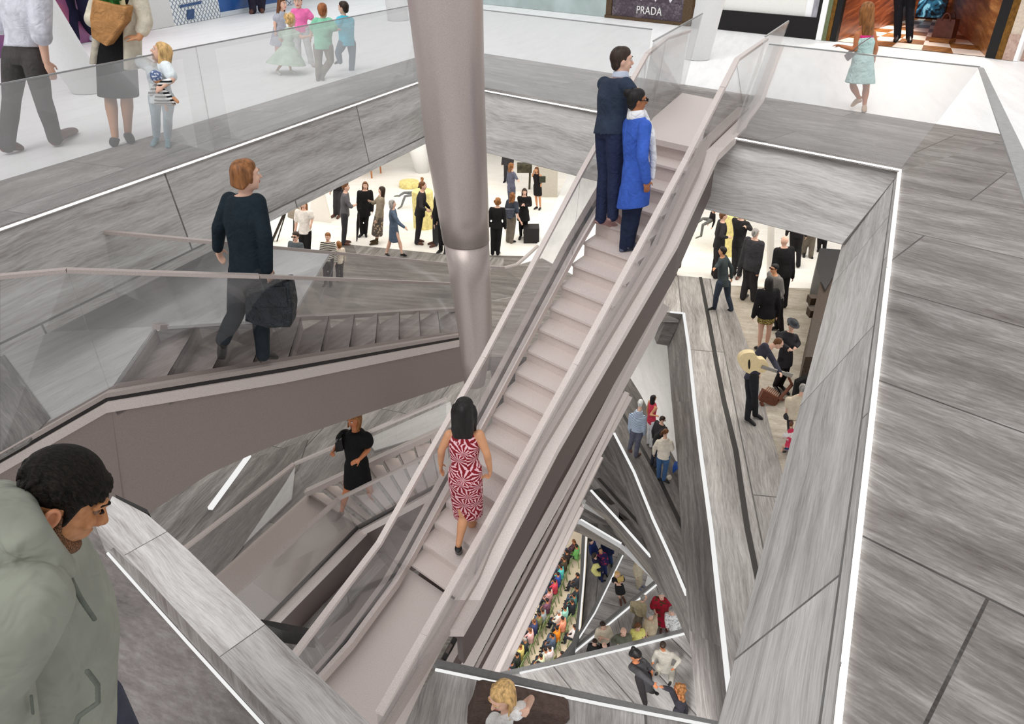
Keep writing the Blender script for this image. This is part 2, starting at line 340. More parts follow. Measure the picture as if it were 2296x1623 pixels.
rim('trim_7', [(1240, 1484), (1285, 1451), (1356, 1391), (1479, 1291)], [(1250, 1487), (1290, 1454), (1360, 1397), (1482, 1297)], ZC_ + .1, M_RIM(), .1)
strip_light('light line on the curb above the tourists looking up', [onz(1262, 1483, ZC_ + .04), onz(1363, 1401, ZC_ + .04), onz(1484, 1301, ZC_ + .04)], .04, .05, M_LEDW())
rim('trim_8', [(1280, 1452), (1325, 1370), (1365, 1290), (1399, 1221)], [(1288, 1452), (1331, 1372), (1370, 1292), (1404, 1225)], ZB + .12, M_RIM(), .12)
strip_light('light line on the curb left of the woman with the folder', [onz(1290, 1444, ZB + .1), onz(1334, 1374, ZB + .1), onz(1405, 1228, ZB + .1)], .042, .05, M_LEDW())
rim('trim_9', [(1305, 1196), (1300, 1320), (1288, 1425)], [(1312, 1197), (1307, 1320), (1296, 1420)], ZA + .3, M_RIM(), 1.0)
rim('trim_10', [(1318, 1199), (1313, 1300), (1304, 1404)], [(1320, 1199), (1315, 1300), (1306, 1404)], ZA + .3, M_BLACK(), .3)
strip_light('upright pale light line beside the seated audience', [onz(1315, 1200, ZA + .3), onz(1309, 1300, ZA + .3), onz(1299, 1410, ZA + .3)], .065, .05, M_LEDW())
rim('trim_11', [(1288, 1420), (1282, 1440), (1262, 1466), (1240, 1482)], [(1300, 1415), (1290, 1448), (1272, 1468), (1248, 1486)], ZC_ + .4, M_RIM(), .5)

# ---- parapet with the man in the hoodie
ZP = -.75
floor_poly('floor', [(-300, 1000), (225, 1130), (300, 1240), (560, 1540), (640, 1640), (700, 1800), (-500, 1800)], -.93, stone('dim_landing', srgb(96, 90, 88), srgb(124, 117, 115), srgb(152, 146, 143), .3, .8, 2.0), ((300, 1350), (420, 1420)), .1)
mb = MB()
edge_o = [(252, 1112), (330, 1153), (423, 1234), (584, 1390), (700, 1502), (832, 1624), (1010, 1790)]
edge_i = [(214, 1180), (250, 1215), (312, 1278), (470, 1448), (557, 1542), (635, 1624), (790, 1790)]
for i in range(len(edge_o) - 1):
    mb.slab([onz(*edge_o[i], ZP), onz(*edge_o[i + 1], ZP), onz(*edge_i[i + 1], ZP), onz(*edge_i[i], ZP)], (0, 0, -.25), onz(700, 1502, ZP) - onz(423, 1234, ZP))
struct('wall_front', mb, stone('parapet_travertine', srgb(140, 134, 131), srgb(186, 182, 179), srgb(214, 212, 210), .5, .5, 8.0, (.9, 3, .003)))
mb = MB(); lo = [(206, 1188), (240, 1226), (298, 1292), (452, 1462), (540, 1556), (612, 1630), (760, 1800)]
for i in range(len(edge_i) - 1):
    mb.slab([onz(*edge_i[i], ZP - .002), onz(*edge_i[i + 1], ZP - .002), onz(*lo[i + 1], -.86), onz(*lo[i], -.86)], (.0, .02, -.02), onz(700, 1502, ZP) - onz(423, 1234, ZP))
struct('trim_12', mb, stone('parapet_side', srgb(110, 102, 98), srgb(150, 143, 139), srgb(186, 180, 176), .5, 8, .6))
strip_light('thin light line at the foot of the parapet the hooded man looks over', [onz(241, 1240, -.88), onz(420, 1440, -.88), onz(600, 1637, -.88), onz(740, 1800, -.88)], .0115, .01, M_LEDW())
mb = MB(); mb.slab([onz(258, 1108, ZP - .03), onz(330, 1142, ZP - .03), onz(336, 1153, ZP - .03), onz(262, 1122, ZP - .03)], (0, 0, -.06)); struct('trim_13', mb, M_BLACK())

# ---- first stone floor seen below the left stair
ZM = -5.6
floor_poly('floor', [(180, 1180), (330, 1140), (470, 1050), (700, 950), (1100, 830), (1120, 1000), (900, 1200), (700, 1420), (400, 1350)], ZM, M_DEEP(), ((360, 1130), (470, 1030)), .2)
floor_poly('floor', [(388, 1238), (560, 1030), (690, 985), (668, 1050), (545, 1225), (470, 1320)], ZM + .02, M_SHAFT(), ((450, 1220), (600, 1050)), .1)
floor_poly('floor', [(546, 1222), (640, 1082), (662, 1045), (654, 1118)], ZM + .03, M_LGREY(), ((546, 1222), (660, 1050)), .05)
floor_poly('floor', [(820, 985), (1010, 900), (1020, 955), (840, 1010)], ZM + .03, M_LGREY(), ((820, 985), (1010, 900)), .05)
strip_light('slanting light line on the stone wall under the left stair', [onz(558, 1021, ZM + .06), onz(471, 1140, ZM + .06)], .07, .05, M_LEDW())
floor_poly('floor', [(600, 1400), (700, 1414), (760, 1500), (700, 1560), (620, 1500)], -4.4, M_DEEP(), ((620, 1430), (640, 1470)), .2)
mb = MB(); mb.slab([onz(584, 1388, -4.2), onz(640, 1398, -4.2), onz(700, 1410, -4.2), onz(700, 1424, -4.2), onz(630, 1412, -4.2), onz(590, 1398, -4.2)], (0, 0, -.2)); struct('trim_14', mb, M_BLACK())
# ================================================================== column
col_rows = [(-700, 940, 122), (-60, 994, 87), (0, 998, 84), (160, 1010, 75), (320, 1022, 67.5), (470, 1038, 57), (540, 1045, 52), (541, 1045.5, 50.5), (620, 1054, 45.5), (740, 1065, 38), (800, 1066, 31), (860, 1064, 23)]
YCOL = 7.3
root = empty('column', ony(1064, 860, YCOL), 'tall tapering rose steel column standing in the middle of the opening', 'column')
mb = MB(); R = []
for y, x, hw in col_rows:
    p = ony(x, y, YCOL); r = hw * depth(p) / FPX
    R.append((p, r))
def ringp(p, r, n=40): return [p + Vector((math.cos(2 * math.pi * k / n), math.sin(2 * math.pi * k / n), 0)) * r * (1 + (.012 if k % 5 == 0 else 0)) for k in range(n)]
rings = [ringp(p, r) for p, r in R]
for lo, hi, nm in ((0, 6, 'upper_sleeve'), (7, 11, 'lower_shaft')):
    mb = MB()
    for i in range(lo, hi):
        for k in range(40):
            j = (k + 1) % 40; mb.face([rings[i][j], rings[i][k], rings[i + 1][k], rings[i + 1][j]], 0, smooth=True)
    mb.face(rings[lo]); mb.face(list(reversed(rings[hi])))
    mb.build(nm, brushed('column_steel', srgb(186, 173, 168), .38, .45), root)
# ================================================================== white columns
def white_column(label, top, bot, ht, hb, z, n=28):
    b = onz(bot[0], bot[1], z); t = ony(top[0], top[1], b.y + .01)
    mb = MB(); rt = ht * depth(t) / FPX; rb = hb * depth(b) / FPX
    A = [t + Vector((math.cos(2 * math.pi * k / n), math.sin(2 * math.pi * k / n), 0)) * rt for k in range(n)]
    B = [b + Vector((math.cos(2 * math.pi * k / n), math.sin(2 * math.pi * k / n), 0)) * rb for k in range(n)]
    for k in range(n):
        j = (k + 1) % n; mb.face([A[j], A[k], B[k], B[j]], smooth=True)
    mb.face(A); mb.face(list(reversed(B)))
    o = mb.build('white_column', plain('column_white', srgb(236, 236, 236), .5, 0, .02), None); tag(o, label, 'column'); return recenter(o)
white_column('slanting white column behind the man in the pale shirt', (-300, -560), (203, 205), 78, 37, 0)
white_column('short white column just left of the steel column, on the top floor', (862, -300), (892, 45), 34, 23, 0)
white_column('slanting white column beside the dark shop front with silver lettering', (1690, -420), (1563, 132), 46, 27, 0)
white_column('white column in the hall below, above the bearded man', (931, 300), (947, 385), 25, 15, Z1)

# ================================================================== main escalator
T_L, T_R, B_L, B_R = (1438, 304), (1565, 333), (918, 1262), (1030, 1342)
ZBOT = -2.8
LT, LB = onz(*T_L, 0), onz(*B_L, ZBOT); RTp, RB = onz(*T_R, 0), onz(*B_R, ZBOT)
def on_line(px, py, a, b):
    """point of the segment a-b nearest to the sight line through a picture point"""
    r = ray(px, py).normalized(); d = b - a; n = d.cross(r); m = r.cross(n)
    return a + d * ((CAM - a).dot(m) / d.dot(m))
NS = 20
nl, nr = [], []
for k in range(NS + 1):
    f = k / NS
    p = on_line(T_L[0] + (B_L[0] - T_L[0]) * f, T_L[1] + (B_L[1] - T_L[1]) * f, LT, LB); nl.append(p)
    q = RTp + (RB - RTp) * ((p.z - 0) / ZBOT); nr.append(q)
esc = empty('escalator', LB, 'main rose steel escalator carrying the couple and the woman in red', 'escalator')
M_TREAD = brushed('tread_steel', srgb(218, 205, 200), .55, .08)
for k in range(1, NS + 1):
    a, b, c, d = nl[k - 1], nr[k - 1], nr[k], nl[k]
    z0, z1 = a.z, c.z
    bk = (a - d); bk.z = 0
    mb = MB()
    A, B = Vector((a.x, a.y, z1)), Vector((b.x, b.y, z1)); ov = bk * .12; ov2 = (b - c); ov2.z = 0; ov2 *= .12
    mb.slab([d, c, B + ov2, A + ov], (0, 0, -.025), c - d)              # tread
    mb.slab([A + ov, B + ov2, Vector((B.x + ov2.x, B.y + ov2.y, z0 - .026)), Vector((A.x + ov.x, A.y + ov.y, z0 - .026))], bk * .06, c - d)   # riser
    mb.build('step', M_TREAD, esc)
# soffit and side bands
def off(p, dx=0, dz=0): return Vector((p.x, p.y, p.z + dz))
side = (RTp - LT); side.z = 0; side.normalize()
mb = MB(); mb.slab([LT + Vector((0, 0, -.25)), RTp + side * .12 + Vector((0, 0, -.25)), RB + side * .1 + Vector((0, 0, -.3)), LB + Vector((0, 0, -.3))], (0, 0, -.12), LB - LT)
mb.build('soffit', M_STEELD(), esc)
def px_band(name, pts, wpx, zf, mat, parent, thick=.08, horiz=True):
    """ribbon given by its centre line and width in the picture, each point with a height"""
    mb = MB(); L, R = [], []
    for i, (x, y) in enumerate(pts):
        z = zf(x, y) if callable(zf) else zf[i]; w = wpx[i] if isinstance(wpx, (list, tuple)) else wpx
        L.append(onz(x - w / 2, y, z)); R.append(onz(x + w / 2, y, z))
    for i in range(len(pts) - 1): mb.slab([L[i], R[i], R[i + 1], L[i + 1]], (0, 0, -thick), L[-1] - L[0])
    return mb.build(name, mat, parent)
def zl(x, y): 
    return max(ZBOT, min(0, on_line(T_L[0] + (B_L[0] - T_L[0]) * (y - T_L[1]) / (B_L[1] - T_L[1]), y, LT, LB).z)) if T_L[1] < y < B_L[1] else (0 if y <= T_L[1] else ZBOT)
def zr(x, y):
    return max(ZBOT, min(0, on_line(T_R[0] + (B_R[0] - T_R[0]) * (y - T_R[1]) / (B_R[1] - T_R[1]), y, RTp, RB).z)) if T_R[1] < y < B_R[1] else (0 if y <= T_R[1] else ZBOT)
def dens(pts, n=4):
    o = []
    for a, b in zip(pts[:-1], pts[1:]):
        for k in range(n): o.append((a[0] + (b[0] - a[0]) * k / n, a[1] + (b[1] - a[1]) * k / n))
    return o + [pts[-1]]
# top landing and bottom landing
mb = MB(); mb.slab([onz(1530, 208, .012), onz(1598, 222, .012), onz(1570, 334, .012), onz(1436, 304, .012), onz(1466, 262, .012)], (0, 0, -.06)); mb.build('top_landing', M_STEELL(), esc)
mb = MB(); mb.slab([onz(912, 1272, ZBOT - .1), onz(1026, 1350, ZBOT - .1), onz(960, 1470, ZBOT - .1), onz(800, 1800, ZBOT - .1), onz(480, 1800, ZBOT - .1), onz(714, 1500, ZBOT - .1)], (0, 0, -.2), LB - LT); mb.build('bottom_landing', M_STEELL(), esc)
# left kerb
lk = dens([(1449, 290), (1297, 550), (1086, 947), (928, 1240), (892, 1302), (790, 1440), (700, 1540)])
SG = px_band('stringer', [(x - 6, y) for x, y in lk], 13, lambda x, y: zl(x, y) + .06, M_STEELL(), esc)
px_band('groove', [(x - 18, y) for x, y in lk], 8, lambda x, y: zl(x, y) + .055, M_BLACK(), SG)
px_band('skirt_band', [(x - 29, y) for x, y in lk], 14, lambda x, y: zl(x, y) + .05, M_STEEL(), esc)
# right kerb
rk = dens([(1667, 240), (1583, 318), (1474, 550), (1205, 1000), (1091, 1220), (1062, 1290), (1000, 1400), (938, 1500), (850, 1640)])
px_band('stringer', rk, 26, lambda x, y: zr(x, y) + .06, M_STEEL(), esc)
rk2 = dens([(1747, 100), (1700, 226), (1656, 285), (1594, 345), (1504, 540), (1236, 1000), (1122, 1220), (1060, 1345), (1022, 1412)])
px_band('outer_stringer', rk2, [22] * 4 + [26] * 4 + [34] * 25, lambda x, y: zr(x - 50, y) + .03, M_STEELL(), esc)
mb = MB(); rk3 = dens([(1606, 350), (1522, 540), (1254, 1000), (1140, 1220), (1076, 1345), (1036, 1412)])
for (x0, y0), (x1, y1) in zip(rk3[:-1], rk3[1:]):
    a, b = onz(x0, y0, zr(x0 - 50, y0)), onz(x1, y1, zr(x1 - 50, y1))
    mb.slab([a, b, b - Vector((0, 0, .42)), a - Vector((0, 0, .42))], (-.05, .05, 0), b - a)
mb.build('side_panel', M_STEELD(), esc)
# handrails + glass
def rail_glass(base, top, zb, zt, mg, parent, wrail=.045, mrail=None, hrail=.03):
    B = [onz(x, y, z) for (x, y), z in zip(base, zb)]; T = [onz(x, y, z) for (x, y), z in zip(top, zt)]
    for i in range(len(B) - 1):
        mb = MB(); n = (B[i + 1] - B[i]).cross(T[i] - B[i]).normalized() * .012
        mb.slab([B[i], B[i + 1], T[i + 1], T[i]], n); mb.build('glass_pane', mg, parent)
    if mrail:
        mb = MB()
        for i in range(len(T) - 1): mb.bar(T[i], T[i + 1], wrail, hrail)
        mb.build('handrail', mrail, parent)
    return B, T
lb = [(1523, 208), (1461, 268), (1436, 305), (1282, 585), (1072, 975), (905, 1280), (700, 1535)]
lt = [(1545, 70), (1495, 86), (1450, 122), (1303, 388), (1084, 802), (850, 1218), (655, 1475)]
zlb = [0.02, .02, .05] + [zl(*p) + .05 for p in lb[3:]]
rail_glass(lb, lt, zlb, [.8, .8, .8] + [z_ + .8 for z_ in zlb[3:5]] + [ZBOT + .5, ZBOT + .6], M_GLASSD(), esc, .05, M_STEELL())
rb_ = [(1706, 142), (1667, 240), (1583, 316), (1474, 550), (1205, 1000), (1066, 1288), (935, 1500), (850, 1640)]
rt_ = [(1718, 88), (1652, 134), (1620, 198), (1538, 358), (1290, 818), (1090, 1180), (950, 1425), (850, 1600)]
zrb = [0.02, .02, .03] + [zr(*p) + .06 for p in rb_[3:]]
rail_glass(rb_, rt_, zrb, [.8, .8, .7, zrb[3] + .8, zrb[4] + .75, ZBOT + .6, ZBOT + .5, ZBOT + .4], M_GLASSD(), esc, .055, M_STEELL())
# free-standing glass wings at the top landing
def glass_thing(name, label, quads, mat, cat='glass panel', group=None, edge=True):
    r = empty(name, onz(*quads[0][0]), label, cat, group)
    for q in quads:
        P = [V3(t) for t in q]; n = (P[1] - P[0]).cross(P[3] - P[0]).normalized() * .014
        mb = MB(); mb.slab(P, n); mb.build('glass_pane', mat, r)
        if edge:
            mb = MB(); mb.bar(P[3], P[2], .018, .012); mb.build('glass_edge', M_GEDGE(), r)
    return r
glass_thing('glass_wing', 'clear glass wing wall beyond the escalator top, on its left', [[(1437, 226, 0), (1530, 205, 0), (1575, 30, .95), (1465, 92, .95)]], M_GLASSW())
glass_thing('glass_wing', 'clear glass wing wall beyond the escalator top, on its right', [[(1640, 310, 0), (1700, 230, 0), (1768, 47, .95), (1716, 82, .95)]], M_GLASSW())
# balustrades of the top floor
glass_thing('glass_balustrade', 'long glass balustrade in front of the man and the woman with the child', [[(-300, 612, 0), (0, 508, 0), (-84, 205, .9), (-420, 275, .9)], [(0, 508, 0), (480, 340, 0), (438, 104, .9), (-84, 205, .9)], [(480, 340, 0), (948, 176, 0), (938, 9, .9), (438, 104, .9)]], M_GLASS(), 'balustrade')
glass_thing('glass_balustrade', 'glass balustrade between the steel column and the escalator', [[(965, 174, 0), (1435, 262, 0), (1462, 66, .9), (960, 8, .9)]], M_GLASSW(), 'balustrade')
glass_thing('glass_balustrade', 'glass balustrade in front of the girl in the mint dress', [[(1650, 304, 0), (2022, 376, 0), (2197, 150, .9), (1725, 99, .9)]], M_GLASSW(), 'balustrade')
glass_thing('glass_balustrade', 'glass balustrade seen nearly edge-on down the right side', [[(2026, 378, 0), (1980, 800, 0), (2330, 640, .9), (2205, 152, .9)]], glass('edge_on_glass', .03, (.5, .5, .5, 1), .0), 'balustrade', edge=False)
mb = MB(); mb.slab([onz(2194, 150, .905), onz(2206, 152, .905), onz(2300, 345, .905), onz(2330, 560, .905), onz(2290, 430, .905)], (0, 0, -.012)); o = mb.build('glass_coping', plain('coping_grey', srgb(156, 157, 157), .3)); tag(o, 'grey coping on top of the right-hand glass balustrade, widening towards the picture edge', 'coping'); recenter(o)

# ================================================================== left stair from the landing
A0, A1 = onz(245, 880, ZL), onz(1030, 750, -3.0)
F0, F1 = onz(350, 731, ZL), onz(1020, 692, -3.0)
st = empty('staircase', A0, 'wide stair with smoky glass sides descending from the landing to the steel column', 'staircase')
NT = 11
M_ST = stone('stair_stone', srgb(128, 116, 112), srgb(158, 147, 143), srgb(184, 174, 170), .5, .6, 6.0)
for k in range(NT):
    f0, f1 = k / NT, (k + 1) / NT; z = ZL + (-3.0 - ZL) * (k + 1) / NT
    a, b = A0.lerp(A1, f0), A0.lerp(A1, f1); c, d = F0.lerp(F1, f0), F0.lerp(F1, f1)
    P = [Vector((p.x, p.y, z)) for p in (a, b, d, c)]
    mb = MB(); mb.slab(P, (0, 0, -.06), P[1] - P[0])
    zt = z - (-3.0 - ZL) / NT
    mb.slab([Vector((a.x, a.y, z)), Vector((c.x, c.y, z)), Vector((c.x, c.y, zt)), Vector((a.x, a.y, zt))], (P[1] - P[0]) * -.03, c - a)
    mb.build('tread', M_ST, st)
p1, n1 = vplane(A0, A1); p0, n0 = vplane(onz(0, 1020, ZL), A0)
mb = MB()
for T_, B_ in [(((245, 880), (640, 815)), ((275, 1120), (640, 988))), (((640, 815), (1030, 750)), ((640, 988), (1042, 853)))]:
    q = [onpl(*T_[0], p1, n1), onpl(*T_[1], p1, n1), onpl(*B_[1], p1, n1), onpl(*B_[0], p1, n1)]
    mb.slab(q, (.0, .14, 0), A1 - A0)
q = [onpl(275, 1120, p1, n1), onpl(640, 988, p1, n1), onpl(560, 1021, p1, n1), onpl(470, 1062, p1, n1), onpl(332, 1152, p1, n1)]
mb.slab(q, (.0, .14, 0), A1 - A0)
q = [onpl(-250, 1160, p0, n0), onpl(245, 880, p0, n0), onpl(275, 1120, p0, n0), onpl(258, 1112, p0, n0), onpl(0, 1300, p0, n0), onpl(-250, 1420, p0, n0)]
mb.slab(q, (.0, .14, 0), A1 - A0)
mb.build('side_fascia', brushed('fascia_steel', srgb(150, 137, 132), .5, .3), st)
SIDE = [(-250, 1160), (0, 1020), (245, 880), (640, 815), (1030, 750)]
def side_pt(x, y): return onpl(x, y, p0, n0) if x < 244 else onpl(x, y, p1, n1)
def side_band(name, dy0, dy1, fwd, mat, par=None):
    mb = MB()
    for (x0, y0), (x1, y1) in zip(SIDE[:-1], SIDE[1:]):
        k0, k1 = (1 if x0 < 700 else .62), (1 if x1 < 700 else .62)
        a, b = side_pt(x0, y0 + dy0 * k0), side_pt(x1, y1 + dy0 * k1); c, d = side_pt(x1, y1 + dy1 * k1), side_pt(x0, y0 + dy1 * k0)
        mb.slab([a, b, c, d], Vector((0, -fwd, 0)), b - a)
    return mb.build(name, mat, par or st)
side_band('upper_ledge', -6, 4, .05, M_STEEL()); SGB = side_band('stringer', 15, 38, .05, M_STEELL()); side_band('groove', 4, 15, .03, M_BLACK(), par=SGB)
rail_glass([(-250, 1155), (0, 1016), (245, 876), (640, 812), (1030, 747)], [(-250, 650), (0, 620), (150, 606), (580, 619), (1010, 636)], [ZL, ZL, ZL, (ZL - 3.0) / 2 - .05, -3.0], [-.2, -.2, -.2, -.5, -1.7], glass('stair_glass', .15, (.36, .35, .35, 1)), st, .05, M_STEEL())
rail_glass([(-250, 757), (80, 745), (350, 731), (700, 710), (1020, 690), (1200, 655)], [(-250, 470), (0, 498), (480, 543), (760, 568), (1010, 592), (1130, 600)], [ZL, ZL, ZL, -2.1, -3.0, -3.5], [-.25, -.25, -.4, -1.1, -2.0, -2.3], glass('far_glass', .1, (.34, .34, .34, 1)), st, .04, M_STEEL())
px_band('far_stringer', [(350, 733), (640, 714), (1020, 692)], [120, 120, 120], [ZL + .02, -2.0, -2.98], M_STEEL(), st, .05) if False else None
mb = MB()
for a, b in (((350, 733, ZL + .02), (700, 711, -2.1)), ((700, 711, -2.1), (1020, 693, -2.98))): mb.bar(V3(a), V3(b), .1, .05)
mb.build('far_stringer', M_STEEL(), st)
# curled handrail end beyond the column
mb = MB(); mb.tube([onz(1100, 601, -2.3), onz(1130, 601, -2.35), onz(1158, 594, -2.4), (onz(1180, 575, -2.42)), onz(1205, 552, -2.45)], .028, 8); mb.build('curled_rail', M_STEELL(), st)

# ================================================================== second flight, under the left stair
fl = empty('staircase', onz(740, 1140, -5.0), 'lower stair under the left stair, where the woman in the black dress walks', 'staircase')
ZF = -5.0
N0, N1 = onz(805, 1182, ZF), onz(1010, 1072, -3.8)
G0, G1 = onz(690, 1106, ZF), onz(1000, 962, -3.8)
for k in range(9):
    f0, f1 = k / 9, (k + 1) / 9; z = ZF + (1.2) * k / 9 + .02
    a, b = N0.lerp(N1, f0), N0.lerp(N1, f1); c, d = G0.lerp(G1, f0), G0.lerp(G1, f1)
    P = [Vector((p.x, p.y, z)) for p in (a, b, d, c)]
    mb = MB(); mb.slab(P, (0, 0, -.05), P[1] - P[0])
    mb.slab([Vector((a.x, a.y, z - .06)), Vector((c.x, c.y, z - .06)), Vector((c.x, c.y, z)), Vector((a.x, a.y, z))], (P[1] - P[0]) * .03, c - a)
    mb.build('tread', M_TREAD, fl)
mb = MB(); mb.slab([onz(690, 1106, ZF - .02), onz(805, 1182, ZF - .02), onz(630, 1372, ZF - .02), onz(560, 1440, ZF - .02), onz(440, 1330, ZF - .02)], (0, 0, -.15), N0 - onz(630, 1372, ZF)); mb.build('landing', M_STEEL(), fl)
rail_glass([(560, 1440), (640, 1362), (802, 1188), (1012, 1076)], [(420, 1420), (560, 1300), (760, 1118), (1000, 1000)], [ZF, ZF, ZF, -3.8], [ZF + .9, ZF + .9, ZF + .9, -2.9], glass('lower_glass', .1, (.3, .3, .3, 1)), fl, .06, M_STEEL())
rail_glass([(440, 1330), (690, 1106), (1000, 962)], [(400, 1240), (660, 1040), (1000, 894)], [ZF, ZF, -3.8], [ZF + .85, ZF + .85, -2.9], glass('far_glass', .1, (.34, .34, .34, 1)), fl, .06, M_STEELL())
def zbar(name, pts, w, h, mat, parent):
    mb = MB(); P = [V3(p) for p in pts]
    for a, b in zip(P[:-1], P[1:]): mb.bar(a, b, w, h)
    return mb.build(name, mat, parent)
zbar('stringer', [(600, 1402, ZF), (812, 1189, ZF), (1014, 1082, -3.8)], .16, .08, M_STEELL(), fl)
zbar('groove', [(594, 1396, ZF + .03), (804, 1183, ZF + .03), (1012, 1074, -3.77)], .05, .06, M_BLACK(), fl)
zbar('far_stringer', [(688, 1104, ZF + .03), (1000, 960, -3.77)], .1, .08, M_STEELL(), fl)
mb = MB(); mb.slab([onz(604, 1406, ZF - .04), onz(816, 1192, ZF - .04), onz(880, 1300, ZF - 1.4), onz(680, 1500, ZF - 1.4)], (0, .1, 0)); 
mb.slab([onz(816, 1192, ZF - .04), onz(1016, 1086, -3.84), onz(1000, 1250, -5.1), onz(880, 1300, ZF - 1.4)], (0, .1, 0)); mb.build('side_fascia', M_STEELD(), fl)

# ================================================================== flights stacked under the escalator
def flight(label, top, bot, d0, d1, w, light_w, tip):
    """one lower flight: pale stringer, dark panel with step-shaped edge, groove and handrail; top/bot = right edge in the picture"""
    a, b = ond(*top, d0), ond(*bot, d1)
    r = empty('stacked_flight', a, label, 'escalator', 'lower escalator flights stacked under the main one')
    ax = (b - a).normalized(); pr = RT * .87 - UP * .5
    pr = (pr - ax * pr.dot(ax)).normalized(); dn = ax.cross(pr).normalized()
    if dn.dot(FW) < 0: dn = -dn
    def strip(name, o0, o1, mat, lift=0, th=.12, ext=0):
        k0, k1 = d0 / FPX, d1 / FPX
        q = [a - pr * o1 * k0 - ax * ext, a - pr * o0 * k0 - ax * ext, b - pr * o0 * k1, b - pr * o1 * k1]
        q = [p - dn * lift for p in q]
        mb = MB(); mb.slab(q, dn * th, ax); mb.build(name, mat, r)
    strip('stringer', 0, light_w, M_STEELL(), .03)
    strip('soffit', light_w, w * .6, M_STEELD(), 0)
    strip('skirt_band', w * .6, w * .85, M_STEEL(), .01)
    strip('groove', w * .85, w, M_BLACK(), -.02)
    k0 = d0 / FPX; off0 = pr * (light_w * .5 * k0)
    mb = MB(); mb.bar(ond(*tip, d0 - .35), b - pr * (light_w * .4) * d1 / FPX - dn * .35, .05 * d0 / 8, .05); mb.build('handrail', M_STEELL(), r)
    mb = MB(); n = 26
    for i in range(n):
        p = a.lerp(b, (i + .5) / n); k = (d0 + (d1 - d0) * (i + .5) / n) / FPX
        c = p - pr * (w * .98 * k) - dn * .02; L = (b - a).length / n
        mb.box(c, ax * L * .28, pr * (3.2 * k), dn * .03)
    mb.build('step_edge', M_STEELD(), r); return r
flight('widest lower flight directly under the main escalator, its handrail tip by the dark stone corner', (1500, 690), (1030, 1536), 9.2, 8.4, 62, 20, (1492, 655))
flight('second lower flight, its tip just above the man in the striped shirt', (1417, 892), (1070, 1544), 11.5, 10.5, 34, 13, (1406, 880))
flight('third lower flight, its tip beside the light line of the second stone floor', (1350, 1028), (1092, 1544), 14, 13, 24, 9, (1348, 1024))
flight('narrowest lowest flight, along the edge of the seated audience', (1310, 1132), (1104, 1552), 17, 16, 16, 6, (1305, 1138))
# ================================================================== shop fronts on the top floor
def wallq(name, a, b, z0, z1, mat, thick=.2, kind='structure', parent=None, grain=None):
    mb = MB(); n = vplane(a, b)[1]
    if n.y < 0: n = -n
    mb.slab([a + Vector((0, 0, z0)), b + Vector((0, 0, z0)), b + Vector((0, 0, z1)), a + Vector((0, 0, z1))], n * thick, grain or (b - a))
    o = mb.build(name, mat, parent)
    if not parent and kind: tag(o, kind=kind)
    return o
HT = 3.0
rA, rB = onz(1075, 8, 0), onz(2296, 137, 0)
RPL, RN = vplane(rA, rB)
if RN.y < 0: RN = -RN
def rp(px): 
    """point on the right-hand shop line above a picture column (at floor level)"""
    r = ray(px, 8 + (px - 1075) * 129 / 1221); return onpl(px, 8 + (px - 1075) * 129 / 1221, RPL, RN) * 1.0
def rpz(px):
    p = rp(px); return Vector((p.x, p.y, 0))
W_ = lambda c, n: plain(n, c, .6, 0, .05, 4)
# pale glassy shop left of the dark one: floor, blurred display
wallq('wall_back', rpz(700) , rpz(1362), 0, HT, plain('misty_shop_wall', srgb(176, 190, 188), .3, 0, .25, .8))
M_BR = plain('bronze_frame', srgb(96, 78, 58), .35, .5, .3, 40)
M_MARB = stone('plum_marble', srgb(62, 54, 60), srgb(84, 74, 82), srgb(140, 132, 138), .25, 1, 1)
M_BLK = plain('shop_black', srgb(22, 20, 20), .4, 0, .1)
def shop_part(parent, name, px0, px1, z0, z1, mat, fwd=0., th=.1):
    a, b = rpz(px0) - RN * fwd, rpz(px1) - RN * fwd
    return wallq(name, a, b, z0, z1, mat, th, None, parent)
pr_ = empty('shop_front', rpz(1455), 'dark plum marble shop front with silver lettering and pale diamond pattern', 'shop front')
shop_part(pr_, 'side_post', 1362, 1374, 0, HT, M_BR, .08); shop_part(pr_, 'side_post', 1532, 1552, 0, HT, M_BR, .08)
shop_part(pr_, 'sill', 1362, 1552, 0, .07, M_BR, .12); shop_part(pr_, 'plinth', 1374, 1532, .07, .46, M_MARB, .05)
# display wall of pale and plum triangles above the plinth
mb = MB(); a, b = rpz(1374), rpz(1532); n = 5
mb.slab([a + Vector((0, 0, .46)), b + Vector((0, 0, .46)), b + Vector((0, 0, HT)), a + Vector((0, 0, HT))], RN * .1)
for i in range(n):
    p, q = a.lerp(b, i / n), a.lerp(b, (i + 1) / n); m_ = (p + q) / 2
    for j in range(6):
        z = .46 + j * .36
        mb.slab([p + Vector((0, 0, z)) - RN * .004, q + Vector((0, 0, z)) - RN * .004, m_ + Vector((0, 0, z + .34)) - RN * .004], RN * .003, mi=1)
mb.build('display_panel', [plain('display_white', srgb(238, 234, 238), .5, 0, .03), M_MARB], pr_)
fc = bpy.data.curves.new('lettering', 'FONT'); fc.body = 'PRADA'; fc.size = .26; fc.extrude = .008; fc.align_x = 'CENTER'; fc.space_character = 1.08
fo = bpy.data.objects.new('lettering', fc); fc.materials.append(plain('silver_letters', srgb(236, 234, 232), .3, .2, .02))
ux = (rpz(1532) - rpz(1374)).normalized(); ctr = rpz(1457) - RN * .07 + Vector((0, 0, .17))
M4 = Matrix((ux, Vector((0, 0, 1)), -RN)).transposed().to_4x4(); M4.translation = ctr - rpz(1455)
fo.matrix_local = M4; link(fo, pr_)
